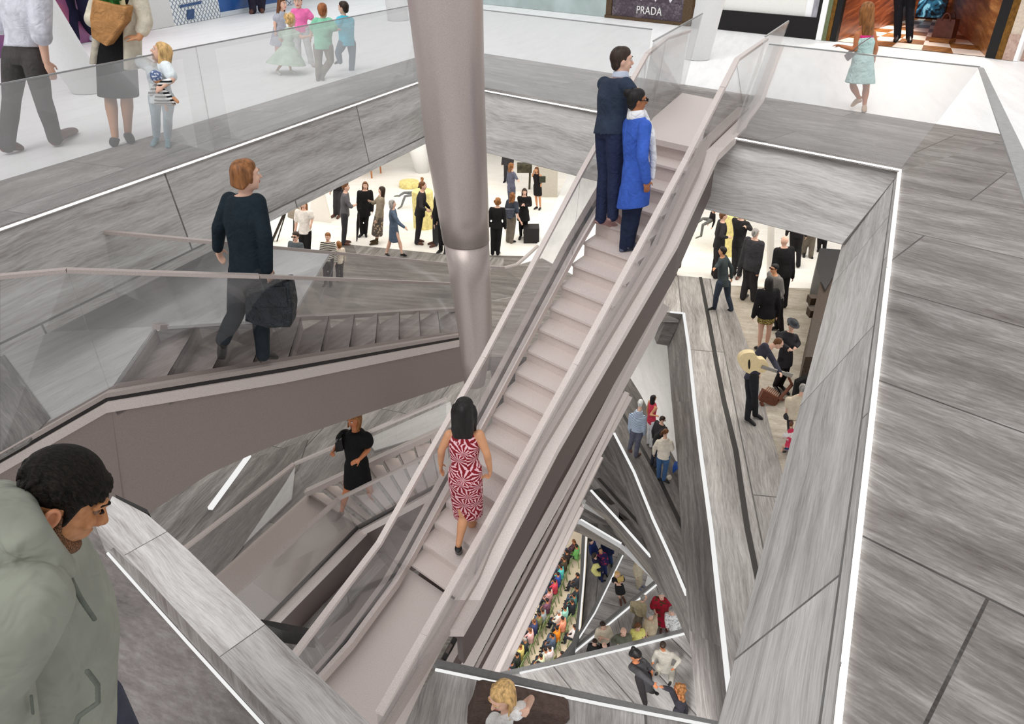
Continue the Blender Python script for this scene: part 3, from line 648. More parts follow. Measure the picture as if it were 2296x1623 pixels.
# white window shop with black plinth
ws_ = empty('shop_front', rpz(1720), 'white shop window with a deep black plinth', 'shop front')
shop_part(ws_, 'plinth', 1600, 1832, 0, .42, M_BLK, .08); shop_part(ws_, 'display_wall', 1600, 1796, .42, HT, plain('cream_display', srgb(238, 237, 231), .6, 0, .02), .0)
shop_part(ws_, 'white_panel', 1796, 1812, .42, HT, plain('paper_white', srgb(250, 250, 250), .5, 0, .01), .02)
shop_part(ws_, 'window_post', 1812, 1832, .42, HT, plain('grey_post', srgb(170, 168, 176), .3, .3, .2, 6), .05); shop_part(ws_, 'dark_post', 1826, 1834, .0, HT, M_BLK, .09)
shop_part(ws_, 'left_post', 1602, 1612, .42, HT, plain('timber_post', srgb(70, 60, 48), .5), .05)
# green and gold frame, wood-lined shop
wd = empty('shop_front', rpz(2050), 'wood-lined shop entrance with chequered floor framed in black and gold', 'shop front')
M_GRN = plain('sage_paint', srgb(104, 112, 82), .5); M_GOLD = plain('bronze_gold', srgb(120, 84, 34), .35, .5, .3, 20)
shop_part(wd, 'white_pilaster', 1834, 1846, 0, HT, plain('paper_white', srgb(250, 250, 250), .5, 0, .01), .1); shop_part(wd, 'green_jamb', 1846, 1855, 0, HT, M_GRN, .08); shop_part(wd, 'gold_jamb', 1855, 1863, 0, HT, M_GOLD, .07); shop_part(wd, 'black_jamb', 1863, 1876, 0, HT, M_BLK, .06)
shop_part(wd, 'black_jamb', 2212, 2236, 0, HT, M_BLK, .08); shop_part(wd, 'gold_jamb', 2236, 2252, 0, HT, M_GOLD, .1)
M_PINK = stone('pink_granite', srgb(160, 128, 116), srgb(186, 158, 144), srgb(206, 184, 172), .5, 8, 8)
shop_part(wd, 'stone_pier', 2252, 2278, 0, .42, M_PINK, .12); shop_part(wd, 'stone_pier', 2252, 2278, .42, HT, plain('buff_stone', srgb(206, 190, 172), .6), .1)
shop_part(wd, 'white_downpipe', 2278, 2287, 0, HT, plain('paper_white', srgb(250, 250, 250), .5, 0, .01), .14)
wallq('wall_back', rpz(2287), rpz(3300), 0, HT, M_PINK)
M_WOOD = stone('zebrano_wood', srgb(58, 26, 14), srgb(112, 58, 34), srgb(160, 96, 62), .35, .25, 7.0, contrast=(.38, .5, .6))
M_WOODG = stone('zebrano_floor', srgb(88, 48, 18), srgb(142, 90, 46), srgb(190, 140, 84), .35, .4, 6.0, contrast=(.38, .5, .6))
fl0, fr0 = rpz(1876), rpz(2212); bl0, br0 = onz(2046, 41, 0), onz(2122, 46, 0)
mb = MB(); mb.slab([fl0, bl0, bl0 + Vector((0, 0, HT)), fl0 + Vector((0, 0, HT))], (-.06, .06, 0), (bl0 - fl0).normalized() + Vector((0, 0, .13))); mb.build('wood_wall', M_WOOD, wd)
mb = MB(); mb.slab([fr0, br0, br0 + Vector((0, 0, HT)), fr0 + Vector((0, 0, HT))], (.06, .06, 0), (br0 - fr0).normalized() + Vector((0, 0, .05))); mb.build('wood_wall', M_WOODG, wd)
mb = MB(); mb.slab([bl0, br0, br0 + Vector((0, 0, HT)), bl0 + Vector((0, 0, HT))], RN * .1); mb.build('rear_wall', M_WOOD, wd)
mb = MB(); nx, ny = 5, 8
for i in range(nx):
    for j in range(ny):
        tj = lambda t: t
        P = [fl0.lerp(fr0, i / nx).lerp(bl0.lerp(br0, i / nx), j / ny), fl0.lerp(fr0, (i + 1) / nx).lerp(bl0.lerp(br0, (i + 1) / nx), j / ny), fl0.lerp(fr0, (i + 1) / nx).lerp(bl0.lerp(br0, (i + 1) / nx), (j + 1) / ny), fl0.lerp(fr0, i / nx).lerp(bl0.lerp(br0, i / nx), (j + 1) / ny)]
        mb.face([p + Vector((0, 0, .004)) for p in P], (i + j) % 2, RN)
mb.build('chequered_floor', [plain('cream_tile', srgb(252, 238, 226), .3, 0, .02), M_WOODG], wd)
pb = bl0.lerp(br0, .1) - RN * .05; pe = bl0.lerp(br0, .92) - RN * .05
m, nt, out = _nt('blue_artwork'); bb = bsdf(nt, out, None, .4); tc = N(nt, 'ShaderNodeTexCoord'); no = N(nt, 'ShaderNodeTexNoise'); no.inputs['Scale'].default_value = 3; no.inputs['Detail'].default_value = 6; no.inputs['Distortion'].default_value = 2.5
nt.links.new(tc.outputs['Object'], no.inputs['Vector']); r_ = ramp(nt, [(.4, srgb(10, 16, 30)), (.52, srgb(40, 110, 150)), (.6, srgb(140, 210, 240))]); nt.links.new(no.outputs[0], r_.inputs[0]); nt.links.new(r_.outputs[0], bb.inputs['Base Color'])
mb = MB(); mb.slab([pb + Vector((0, 0, .05)), pe + Vector((0, 0, .05)), pe + Vector((0, 0, 2.4)), pb + Vector((0, 0, 2.4))], RN * -.03); o = mb.build('wall_picture', m); tag(o, 'tall blue abstract picture on the rear wall of the wood-lined shop', 'picture'); recenter(o)
s0 = fr0.lerp(br0, .22); s1 = fr0.lerp(br0, .95)
mb = MB(); mb.slab([s0 + Vector((0, 0, .96)), s1 + Vector((0, 0, .96)), s1 + Vector((-1.5, -.3, .96)), s0 + Vector((-.9, -.2, .96))], (0, 0, -.06), s1 - s0); o = mb.build('wall_shelf', M_WOODG); tag(o, 'wooden shelf projecting from the right wall of the wood-lined shop', 'shelf'); recenter(o)
# leather bag on a small wooden plinth
def bag_on(px, py, z):
    p = onz(px, py, z); s = depth(p) / FPX
    r = empty('handbag_plinth', p, 'low wooden block under the brown leather bag', 'plinth')
    mb = MB(); mb.box(p + Vector((0, 0, 5 * s)), ux * 21 * s, Vector((-ux.y, ux.x, 0)) * .16, (0, 0, 5 * s)); mb.build('block', M_WOODG, r)
    t = p + Vector((0, 0, 10 * s)); r2 = empty('leather_bag', t, 'brown leather tote bag with arched handle in the wood-lined shop', 'bag')
    lm = plain('brown_leather', srgb(92, 52, 44), .4, 0, .2, 12); w, h, d = 21 * s, 38 * s, .11
    fy = Vector((-ux.y, ux.x, 0))
    mb = MB(); prof = [(-1, 0), (1, 0), (1.02, .1), (.97, .85), (.9, 1), (-.9, 1), (-.97, .85), (-1.02, .1)]
    mb.slab([t + ux * (x * w) - fy * d + Vector((0, 0, z_ * h)) for x, z_ in prof], fy * 2 * d); mb.build('bag_body', lm, r2)
    for sgn in (-1, 1):
        mb = MB(); mb.tube([t + fy * (d * sgn) + Vector((0, 0, h * .9)) + ux * (w * .42 * math.cos(a)) + Vector((0, 0, h * .42 * math.sin(a))) for a in [math.pi * k / 8 for k in range(9)]], .02, 8); mb.build('handle', lm, r2)
bag_on(2112, 95, 0)

# ---- left-hand shops
lA, lB = onz(0, 130, 0), onz(640, 12, 0); LPL, LN = vplane(lA, lB)
if LN.y < 0: LN = -LN
def lpz(px):
    p = onpl(px, 130 - px * 118 / 640, LPL, LN); return Vector((p.x, p.y, 0))
m, nt, out = _nt('plum_shop'); bb = bsdf(nt, out, None, .4); tc = N(nt, 'ShaderNodeTexCoord'); no = N(nt, 'ShaderNodeTexNoise'); no.inputs['Scale'].default_value = .9; no.inputs['Detail'].default_value = 4
nt.links.new(tc.outputs['Object'], no.inputs['Vector']); r_ = ramp(nt, [(.35, srgb(120, 70, 130)), (.5, srgb(150, 88, 128)), (.65, srgb(196, 96, 100))]); nt.links.new(no.outputs[0], r_.inputs[0]); nt.links.new(r_.outputs[0], bb.inputs['Base Color'])
wallq('wall_left', lpz(-600), lpz(334), 0, HT, m)
wallq('wall_left', lpz(334), lpz(392), 0, HT, plain('pale_pier', srgb(220, 219, 217), .5, 0, .03), .5)
m2, nt, out = _nt('lattice_panel'); bb = bsdf(nt, out, None, .5); L = nt.links.new; tc = N(nt, 'ShaderNodeTexCoord'); mp = N(nt, 'ShaderNodeMapping'); mp.inputs['Rotation'].default_value = (0, 0, .78); mp.inputs['Scale'].default_value = (9, 9, 9); L(tc.outputs['UV'], mp.inputs[0])
ck = N(nt, 'ShaderNodeTexBrick'); ck.offset = 0; ck.inputs['Scale'].default_value = 1; ck.inputs['Brick Width'].default_value = 1; ck.inputs['Row Height'].default_value = 1; ck.inputs['Mortar Size'].default_value = .12; ck.inputs['Color1'].default_value = srgb(246, 246, 244); ck.inputs['Color2'].default_value = srgb(236, 240, 244); ck.inputs['Mortar'].default_value = srgb(120, 132, 150)
L(mp.outputs[0], ck.inputs['Vector']); L(ck.outputs['Color'], bb.inputs['Base Color'])
wallq('wall_left', lpz(392), lpz(496), 0, HT, m2)
M_BLUE = plain('royal_blue_shop', srgb(38, 84, 150), .3, 0, .2, 1.5)
wallq('wall_left', lpz(496), lpz(640), .12, HT, M_BLUE); wallq('wall_left', lpz(496), lpz(640), 0, .12, plain('pale_step', srgb(214, 220, 226), .5, 0, .02), .25)
wallq('wall_back', lpz(640), rpz(700), 0, HT, m2)
# blue-navy hatched marks on the lattice panel
mb = MB()
for (x0, y0, x1, y1) in ((404, 18, 452, 2), (420, 44, 436, 20)):
    q = [onpl(x, y, LPL - LN * .02, LN) for x, y in ((x0, y0), (x1, y0 - (10 if x0 == 404 else 2)), (x1, y1), (x0, y1 + (10 if x0 == 404 else 2)))]
    mb.slab(q, LN * .01)
o = mb.build('window_graphic', plain('navy_graphic', srgb(60, 86, 130), .5, 0, .35, 14)); tag(o, 'navy hatched graphic on the white lattice shop panel', 'sign'); recenter(o)
# ================================================================== PEOPLE: builder
def cloth(name, col, bump=.35, scale=9, vary=.16, rough=.85, pattern=None):
    if name in MATS: return MATS[name]
    m, nt, out = _nt(name); b = bsdf(nt, out, col, rough, 0, .2); L = nt.links.new
    tc = N(nt, 'ShaderNodeTexCoord'); no = N(nt, 'ShaderNodeTexNoise'); no.inputs['Scale'].default_value = scale; no.inputs['Detail'].default_value = 3; no.inputs['Distortion'].default_value = .6
    L(tc.outputs['Object'], no.inputs['Vector'])
    r = ramp(nt, [(.3, tuple(c * (1 - vary) for c in col[:3]) + (1,)), (.7, tuple(min(1, c * (1 + vary)) for c in col[:3]) + (1,))]); L(no.outputs[0], r.inputs[0]); c = r.outputs[0]
    if pattern:
        kind, c2, sc = pattern[:3]
        if kind == 'stripe':
            w_ = N(nt, 'ShaderNodeTexWave', bands_direction='Z'); w_.inputs['Scale'].default_value = sc; w_.inputs['Distortion'].default_value = .4; L(tc.outputs['Object'], w_.inputs[0])
            rr = ramp(nt, [(.45, (0, 0, 0, 1)), (.55, (1, 1, 1, 1))]); L(w_.outputs['Fac'], rr.inputs[0]); f = rr.outputs[0]
        elif kind == 'spot':
            v = N(nt, 'ShaderNodeTexNoise'); v.inputs['Scale'].default_value = sc; v.inputs['Detail'].default_value = 3; L(tc.outputs['Object'], v.inputs['Vector'])
            rr = ramp(nt, [(.52, (0, 0, 0, 1)), (.58, (1, 1, 1, 1))]); L(v.outputs[0], rr.inputs[0]); f = rr.outputs[0]
        elif kind == 'check':
            k = N(nt, 'ShaderNodeTexChecker'); k.inputs['Scale'].default_value = sc; L(tc.outputs['Object'], k.inputs[0]); f = k.outputs['Fac']
        elif kind == 'flower':
            v = N(nt, 'ShaderNodeTexVoronoi'); v.inputs['Scale'].default_value = sc; v.inputs['Randomness'].default_value = .75; L(tc.outputs['Object'], v.inputs['Vector'])
            sub = N(nt, 'ShaderNodeVectorMath', operation='SUBTRACT'); scv = N(nt, 'ShaderNodeVectorMath', operation='SCALE'); scv.inputs['Scale'].default_value = 1.0
            L(tc.outputs['Object'], scv.inputs[0]); L(scv.outputs[0], sub.inputs[0]); L(v.outputs['Position'], sub.inputs[1])
            sp = N(nt, 'ShaderNodeSeparateXYZ'); L(sub.outputs[0], sp.inputs[0])
            at = N(nt, 'ShaderNodeMath', operation='ARCTAN2'); L(sp.outputs['Z'], at.inputs[0]); L(sp.outputs['X'], at.inputs[1])
            mu = N(nt, 'ShaderNodeMath', operation='MULTIPLY'); mu.inputs[1].default_value = 12; L(at.outputs[0], mu.inputs[0])
            sn = N(nt, 'ShaderNodeMath', operation='SINE'); L(mu.outputs[0], sn.inputs[0])
            no2 = N(nt, 'ShaderNodeTexNoise'); no2.inputs['Scale'].default_value = 45; L(tc.outputs['Object'], no2.inputs['Vector'])
            ad = N(nt, 'ShaderNodeMath', operation='MULTIPLY_ADD'); ad.inputs[1].default_value = 2.4; L(no2.outputs[0], ad.inputs[0]); L(sn.outputs[0], ad.inputs[2])
            rr = ramp(nt, [(.52, (0, 0, 0, 1)), (.62, (1, 1, 1, 1))])
            mr = N(nt, 'ShaderNodeMapRange'); mr.inputs[1].default_value = -.5; mr.inputs[2].default_value = 3; L(ad.outputs[0], mr.inputs[0]); L(mr.outputs[0], rr.inputs[0]); f = rr.outputs[0]
        mx = N(nt, 'ShaderNodeMix', data_type='RGBA'); L(f, mx.inputs['Factor']); L(c, mx.inputs['A']); mx.inputs['B'].default_value = c2; c = mx.outputs['Result']
        if kind == 'flower':
            dd = N(nt, 'ShaderNodeMapRange'); dd.inputs[1].default_value = 0; dd.inputs[2].default_value = .09; dd.inputs[3].default_value = .45; dd.inputs[4].default_value = 1; L(v.outputs['Distance'], dd.inputs[0])
            vm = N(nt, 'ShaderNodeVectorMath', operation='SCALE'); L(c, vm.inputs[0]); L(dd.outputs[0], vm.inputs['Scale']); c = vm.outputs[0]
    L(c, b.inputs['Base Color'])
    if bump:
        n2 = N(nt, 'ShaderNodeTexNoise'); n2.inputs['Scale'].default_value = scale * 1.3; n2.inputs['Detail'].default_value = 2; n2.inputs['Distortion'].default_value = 1.2; L(tc.outputs['Object'], n2.inputs['Vector'])
        bp = N(nt, 'ShaderNodeBump'); bp.inputs['Strength'].default_value = bump; bp.inputs['Distance'].default_value = .05; L(n2.outputs[0], bp.inputs['Height']); L(bp.outputs[0], b.inputs['Normal'])
    MATS[name] = m; return m
def hairmat(name, col):
    if name in MATS: return MATS[name]
    m, nt, out = _nt(name); b = bsdf(nt, out, col, .5, 0, .3); L = nt.links.new
    tc = N(nt, 'ShaderNodeTexCoord'); mp = N(nt, 'ShaderNodeMapping'); mp.inputs['Scale'].default_value = (26, 26, 5); L(tc.outputs['Object'], mp.inputs[0])
    no = N(nt, 'ShaderNodeTexNoise'); no.inputs['Scale'].default_value = 1.5; no.inputs['Detail'].default_value = 4; L(mp.outputs[0], no.inputs['Vector'])
    r = ramp(nt, [(.3, tuple(c * .5 for c in col[:3]) + (1,)), (.7, tuple(min(1, c * 1.6) for c in col[:3]) + (1,))]); L(no.outputs[0], r.inputs[0]); L(r.outputs[0], b.inputs['Base Color'])
    bp = N(nt, 'ShaderNodeBump'); bp.inputs['Strength'].default_value = .5; bp.inputs['Distance'].default_value = .01; L(no.outputs[0], bp.inputs['Height']); L(bp.outputs[0], b.inputs['Normal'])
    MATS[name] = m; return m
SKIN = {'fair': plain('skin_fair', srgb(226, 182, 160), .5, 0, .05, 12), 'tan': plain('skin_tan', srgb(206, 150, 112), .5, 0, .06, 12), 'brown': plain('skin_brown', srgb(172, 112, 76), .5, 0, .06, 12), 'dark': plain('skin_dark', srgb(120, 78, 58), .5, 0, .06, 12), 'warm': plain('skin_warm', srgb(196, 124, 84), .5, 0, .06, 12)}
HAIR = {'black': hairmat('hair_black', srgb(26, 22, 22)), 'dark': hairmat('hair_dark', srgb(52, 38, 30)), 'brown': hairmat('hair_brown', srgb(104, 66, 38)), 'ginger': hairmat('hair_ginger', srgb(150, 92, 54)), 'blond': hairmat('hair_blond', srgb(206, 168, 112)), 'honey': hairmat('hair_honey', srgb(140, 92, 50)), 'grey': hairmat('hair_grey', srgb(150, 146, 142)), 'white': hairmat('hair_white', srgb(222, 220, 214)), 'auburn': hairmat('hair_auburn', srgb(132, 86, 50))}
CC = {}
def C(r, g_, b, **kw):
    key = 'cloth_%d_%d_%d' % (r, g_, b) + (('_' + kw['pattern'][0] + str(kw['pattern'][2])) if kw.get('pattern') else '')
    return cloth(key, srgb(r, g_, b), **kw)
FINISH = []
class Blob(MB):
    """solid pieces merged into one continuous skin by a voxel remesh"""
    def ell(s, c, ax, ay, az, nu=14, nv=9):
        c = Vector(c); P = []
        for i in range(1, nv):
            t = math.pi * i / nv
            P.append([c + az * math.cos(t) + (ax * math.cos(2 * math.pi * k / nu) + ay * math.sin(2 * math.pi * k / nu)) * math.sin(t) for k in range(nu)])
        top, bot = c + az, c - az
        flip = ax.cross(ay).dot(az) < 0
        def F(q): s.face(list(reversed(q)) if flip else q)
        for k in range(nu):
            j = (k + 1) % nu; F([top, P[0][k], P[0][j]]); F([bot, P[-1][j], P[-1][k]])
            for i in range(nv - 2): F([P[i][k], P[i + 1][k], P[i + 1][j], P[i][j]])
    def sph(s, c, r): s.ell(c, Vector((r, 0, 0)), Vector((0, r, 0)), Vector((0, 0, r)), 12, 8)
    def limb(s, pts, rad, seg=12, flat=None):
        """rounded tapering limb through pts; flat=(vector, factor) squashes the section along a direction"""
        P = [Vector(p) for p in pts]
        rings = []; prev = None; n = len(P)
        def ring(c, x, y, r): return [c + (x * math.cos(2 * math.pi * k / seg) + y * math.sin(2 * math.pi * k / seg)) * r for k in range(seg)]
        for i in range(n):
            t = (P[min(i + 1, n - 1)] - P[max(i - 1, 0)])
            t = t.normalized() if t.length > 1e-7 else Vector((0, 0, 1))
            x = prev if prev is not None else t.orthogonal()
            x = x - t * x.dot(t); x = x.normalized() if x.length > 1e-6 else t.orthogonal().normalized(); prev = x; y = t.cross(x)
            if i == 0:
                for a in (75, 45, 18): rings.append(ring(P[0] - t * rad[0] * math.sin(math.radians(a)), x, y, rad[0] * math.cos(math.radians(a))))
            rings.append(ring(P[i], x, y, rad[i]))
            if i == n - 1:
                for a in (18, 45, 75): rings.append(ring(P[i] + t * rad[i] * math.sin(math.radians(a)), x, y, rad[i] * math.cos(math.radians(a))))
        s.rings(rings)
    def rings(s, rings):
        n = len(rings[0])
        for i in range(len(rings) - 1):
            for k in range(n):
                j = (k + 1) % n; s.face([rings[i][k], rings[i][j], rings[i + 1][j], rings[i + 1][k]])
        s.face(list(reversed(rings[0]))); s.face(rings[-1])
    def loft(s, st, seg=20, pw=1.0):
        """stations (centre, half-width vector, half-depth vector)"""
        R = []
        def sg(v): return math.copysign(abs(v) ** pw, v)
        for c, ax, ay in st: R.append([c + ax * sg(math.cos(2 * math.pi * k / seg)) + ay * sg(math.sin(2 * math.pi * k / seg)) for k in range(seg)])
        a, b = R[0], R[1]
        s.rings(R)
    def done(s, name, mat, parent, vox, smooth=4, weld=True):
        o = s.build(name, mat, parent)
        md = o.modifiers.new('r', 'REMESH'); md.mode = 'VOXEL'; md.voxel_size = vox; md.use_smooth_shade = True
        if smooth:
            sm = o.modifiers.new('s', 'SMOOTH'); sm.iterations = smooth; sm.factor = .5
        FINISH.append(o); return o
def finish_blobs():
    dg = bpy.context.evaluated_depsgraph_get(); new = []
    for o in FINISH:
        me = bpy.data.meshes.new_from_object(o.evaluated_get(dg)); new.append(me)
    for o, me in zip(FINISH, new):
        old = o.data; nm = old.name; o.modifiers.clear(); o.data = me; bpy.data.meshes.remove(old); me.name = nm
        for p in me.polygons: p.use_smooth = True
def smoothpath(a, b, c, n=4):
    """polyline a-b-c with the corner at b slightly rounded"""
    return [a, a.lerp(b, .5), a.lerp(b, .88), b.lerp(a, .0).lerp((a + c) / 2, .03), b.lerp(c, .12), b.lerp(c, .5), c]
def hand(B, w, d, S, palm_n, curl=.5, k=1.0, thumb=1):
    """palm, four fingers of unequal length and a thumb; d = pointing direction, palm_n = palm normal"""
    d = d.normalized(); n = (palm_n - d * palm_n.dot(d)).normalized(); x = d.cross(n)
    u = S * k
    pc = w + d * .024 * u; B.ell(pc, x * .0225 * u, n * .0105 * u, d * .032 * u, 12, 8)
    for i, (o, ln) in enumerate(((-.0165, .034), (-.006, .041), (.005, .043), (.0155, .038))):
        b0 = w + d * .046 * u + x * (o * u); a1 = curl * .8; a2 = curl * 1.7
        d1 = d * math.cos(a1) + n * math.sin(a1); d2 = d * math.cos(a2) + n * math.sin(a2)
        p1 = b0 + d1 * ln * .5 * u; p2 = p1 + d2 * ln * .55 * u
        r = .0054 * u
        B.limb([b0 - d * .012 * u, b0, p1, p2], [r * 1.1, r * 1.1, r, r * .82], 8)
    t0 = w + d * .012 * u + x * (.017 * u * thumb); td = (d * .75 + x * .75 * thumb + n * .3).normalized(); t1 = t0 + td * .026 * u; t2 = t1 + (d * .9 + n * .45 + x * .15 * thumb).normalized() * .02 * u
    B.limb([t0, t1, t2], [.0085 * u, .0066 * u, .0052 * u], 8)
FR = dict(ank=.045, knee=.275, hip=.505, sh=.81, nk=.845, hd=.93, el=.625, wr=.475)
def skeleton(F0, H0, yaw, S=None, stance=.05, armout=.03):
    U = H0 - F0; 
    S = S or U.length / FR['hd']; U = U.normalized()
    ya = math.radians(yaw); fr = Vector((math.sin(ya), math.cos(ya), 0)); R = Vector((math.cos(ya), -math.sin(ya), 0))
    c = math.cos(ya); sL = (R if R.y > 0 else -R) if abs(c) < .05 else (-R if c > 0 else R)
    J = {'hd': F0 + U * FR['hd'] * S, 'nk': F0 + U * FR['nk'] * S}
    for k, sv in (('l', sL), ('r', -sL)):
        J['s' + k] = F0 + U * FR['sh'] * S + sv * .1 * S
        J['e' + k] = F0 + U * FR['el'] * S + sv * (.12 + armout * .5) * S - fr * .01 * S
        J['w' + k] = F0 + U * FR['wr'] * S + sv * (.115 + armout) * S + fr * .03 * S
        J['h' + k] = F0 + U * FR['hip'] * S + sv * .05 * S
        J['k' + k] = F0 + U * FR['knee'] * S + sv * .05 * S + fr * .01 * S
        J['a' + k] = F0 + U * FR['ank'] * S + sv * stance * S
        J['t' + k] = F0 + U * .014 * S + sv * (stance + .02) * S + fr * .1 * S
    return J, S, U, fr, R, sL
def person(label, ft, hd, z, yaw, px=None, S=None, dpt=None, Y=None, group=None, **kw):
    """figure whose feet stand at picture point ft on height z and whose head centre is seen at hd; px moves single joints"""
    F0 = onz(ft[0], ft[1], z) if Y is None else ony(ft[0], ft[1], Y)
    H0 = ony(hd[0], hd[1], F0.y + (kw.pop('lean', 0)))
    J, S, U, fr, R, sL = skeleton(F0, H0, yaw, S, kw.pop('stance', .045), kw.pop('armout', .03))
    for k, v in (px or {}).items():
        dd = v[2] * S if len(v) > 2 else 0
        J[k] = ony(v[0], v[1], J[k].y + dd)
        if k[0] in 'at' and len(k) == 2 and len(v) == 2 and Y is None:
            c_ = onz(v[0], v[1], z + (.05 if k[0] == 'a' else .016) * S)
            if abs(c_.y - J[k].y) < .35 * S: J[k] = c_
    if px and 'sl' in px and 'sr' in px:
        m_ = (J['sl'] + J['sr']) / 2
        for k in ('sl', 'sr'): J[k] = m_ + (J[k] - m_) * .86 - U * .02 * S
    ym = (ft[1] + hd[1]) / 2; S *= max(kw.pop('slim', .55), min(1.02, math.cos(PITCH) - (ym - CY) / FPX * math.sin(PITCH)))   # limbs and head keep the slimness seen in the photo
    return figure(label, F0, J, S, U, fr, R, sL, yaw, group=group, **kw)
def figure(label, F0, J, S, U, fr, R, sL, yaw, skin='fair', hair=('short', 'dark'), top=None, bottom=None, shoes=None, look=None, vox=.0105, headk=1.0, build=1.0, group=None, face=None, hands=(.4, .4), female=False, hat=None, handdir=None, palm=None, cat='person', extras=None, bare_feet=False, headscale=None, no_arm=''):
    root = empty('person', F0, label, cat, group)
    lk = look or (yaw, 0); ly, lp = math.radians(lk[0]), math.radians(lk[1])
    hf = Vector((math.sin(ly) * math.cos(lp), math.cos(ly) * math.cos(lp), math.sin(lp))); hr = Vector((math.cos(ly), -math.sin(ly), 0)); hu = hr.cross(hf)
    if len(lk) > 2:
        q = Matrix.Rotation(math.radians(lk[2]), 3, hf); hr = q @ hr; hu = q @ hu
    sk = SKIN[skin]; V = vox * S; w = build
    hk = headk * S
    side = (J['sr'] - J['sl']); sdir = side.normalized() if side.length > .04 * S else (-sL)
    hdir = (J['hr'] - J['hl']); hdir = hdir.normalized() if hdir.length > .03 * S else (-sL)
    shc = (J['sl'] + J['sr']) / 2; hpc = (J['hl'] + J['hr']) / 2; up = (shc - hpc).normalized()
    fdir = up.cross(sdir); fdir.normalize()
    if fdir.dot(fr) < 0: fdir = -fdir
    fhip = up.cross(hdir).normalized()
    if fhip.dot(fr) < 0: fhip = -fhip
    shw = max(side.length / 2, .07 * S)
    wst = hpc.lerp(shc, .36); cst = hpc.lerp(shc, .74)
    mid = lambda t: (hdir * (1 - t) + sdir * t).normalized()
    hipw, wstw, cstw = (.094, .07, .086) if female else (.09, .084, .106)
    def torso(inf, hipk=1.0, low=None, wk=1.0):
        st = []
        if low is not None: st.append((low[0], low[1], low[2]))
        e = inf * S
        st += [(hpc - up * .02 * S, hdir * (hipw * S * w * hipk + e), fhip * (.066 * S * w * hipk + e)), (hpc.lerp(wst, .5), mid(.15) * ((hipw * .96) * S * w * hipk + e), fhip * (.063 * S * w + e)),
               (wst, mid(.35) * (wstw * S * w * wk + e), fdir * (.055 * S * w * wk + e)), (cst, sdir * (cstw * S * w + e), fdir * (.064 * S * w + e)),
               (hpc.lerp(shc, .93), sdir * (shw * 1.06 + e), fdir * (.052 * S * w + e)), (shc + up * .02 * S, sdir * (shw * .86 + e), fdir * (.043 * S + e)), (shc.lerp(J['nk'], .45) + up * .02 * S, sdir * (shw * .5 + e), fdir * (.04 * S + e)), (shc.lerp(J['nk'], .75) + up * .004 * S, sdir * (.042 * S + e), fdir * (.036 * S + e))]
        return st
    # ---- body: one continuous skin
    B = Blob(); B.loft(torso(-.004))
    hd = J['hd']
    B.limb([J['nk'] - up * .02 * S, J['nk'].lerp(hd, .3), hd - hu * .03 * hk - hf * .008 * hk], [.036 * S, .031 * S, .03 * S])
    for k in 'lr':
        s_, e_, w_ = J['s' + k], J['e' + k], J['w' + k]
        if k not in no_arm:
            B.sph(s_, .03 * S * w)
            P = smoothpath(s_, e_, w_); B.limb(P, [.031 * S * w, .028 * S * w, .0235 * S * w, .023 * S * w, .024 * S * w, .021 * S, .0155 * S])
            hd_ = (handdir or {}).get(k); hv = Vector(hd_) if hd_ is not None else (w_ - e_)
            pn = (palm or {}).get(k); pn = Vector(pn) if pn is not None else ((hpc + fdir * .03 * S) - w_)
            x_ = hv.normalized().cross((pn - hv.normalized() * pn.dot(hv.normalized())).normalized())
            th = 1 if x_.dot(fdir) > 0 else -1
            hand(B, w_, hv, S, pn, hands[0] if k == 'l' else hands[1], 1.0, th)
        h_, k_, a_, t_ = J['h' + k], J['k' + k], J['a' + k], J['t' + k]
        P = [h_, h_.lerp(k_, .35), h_.lerp(k_, .75), k_, k_.lerp(a_, .28), k_.lerp(a_, .65), a_]
        B.limb(P, [.05 * S * w, .049 * S * w, .037 * S * w, .032 * S * w, .034 * S * w, .025 * S, .0195 * S])
        td = (t_ - a_); B.limb([a_ - td.normalized() * .008 * S, a_.lerp(t_, .5), a_.lerp(t_, .9)], [.0165 * S, .015 * S, .009 * S])
    # head: skull, jaw, cheeks, nose, brow, lips, ears
    c0 = hd + hu * .012 * hk
    B.ell(c0 - hf * .006 * hk, hr * .044 * hk, hf * .055 * hk, hu * .056 * hk)
    B.ell(hd - hu * .022 * hk + hf * .012 * hk, hr * .036 * hk, hf * .04 * hk, hu * .044 * hk)
    B.ell(hd - hu * .054 * hk + hf * .033 * hk, hr * .016 * hk, hf * .014 * hk, hu * .012 * hk, 10, 7)
    B.limb([hd + hu * .014 * hk + hf * .049 * hk, hd - hu * .004 * hk + hf * .057 * hk, hd - hu * .015 * hk + hf * .062 * hk], [.005 * hk, .0065 * hk, .0085 * hk], 8)
    B.limb([hd + hu * .02 * hk + hf * .044 * hk - hr * .028 * hk, hd + hu * .022 * hk + hf * .05 * hk, hd + hu * .02 * hk + hf * .044 * hk + hr * .028 * hk], [.006 * hk] * 3, 8)
    for sg in (-1, 1):
        B.ell(hd - hu * .002 * hk + hr * .0435 * hk * sg - hf * .004 * hk, hr * .005 * hk, hf * .011 * hk, hu * .017 * hk, 10, 7)
        B.ell(hd - hu * .012 * hk + hf * .036 * hk + hr * .02 * hk * sg, hr * .014 * hk, hf * .012 * hk, hu * .014 * hk, 10, 7)
    B.done('body', sk, root, V if vox < .009 else V * .9, 3)
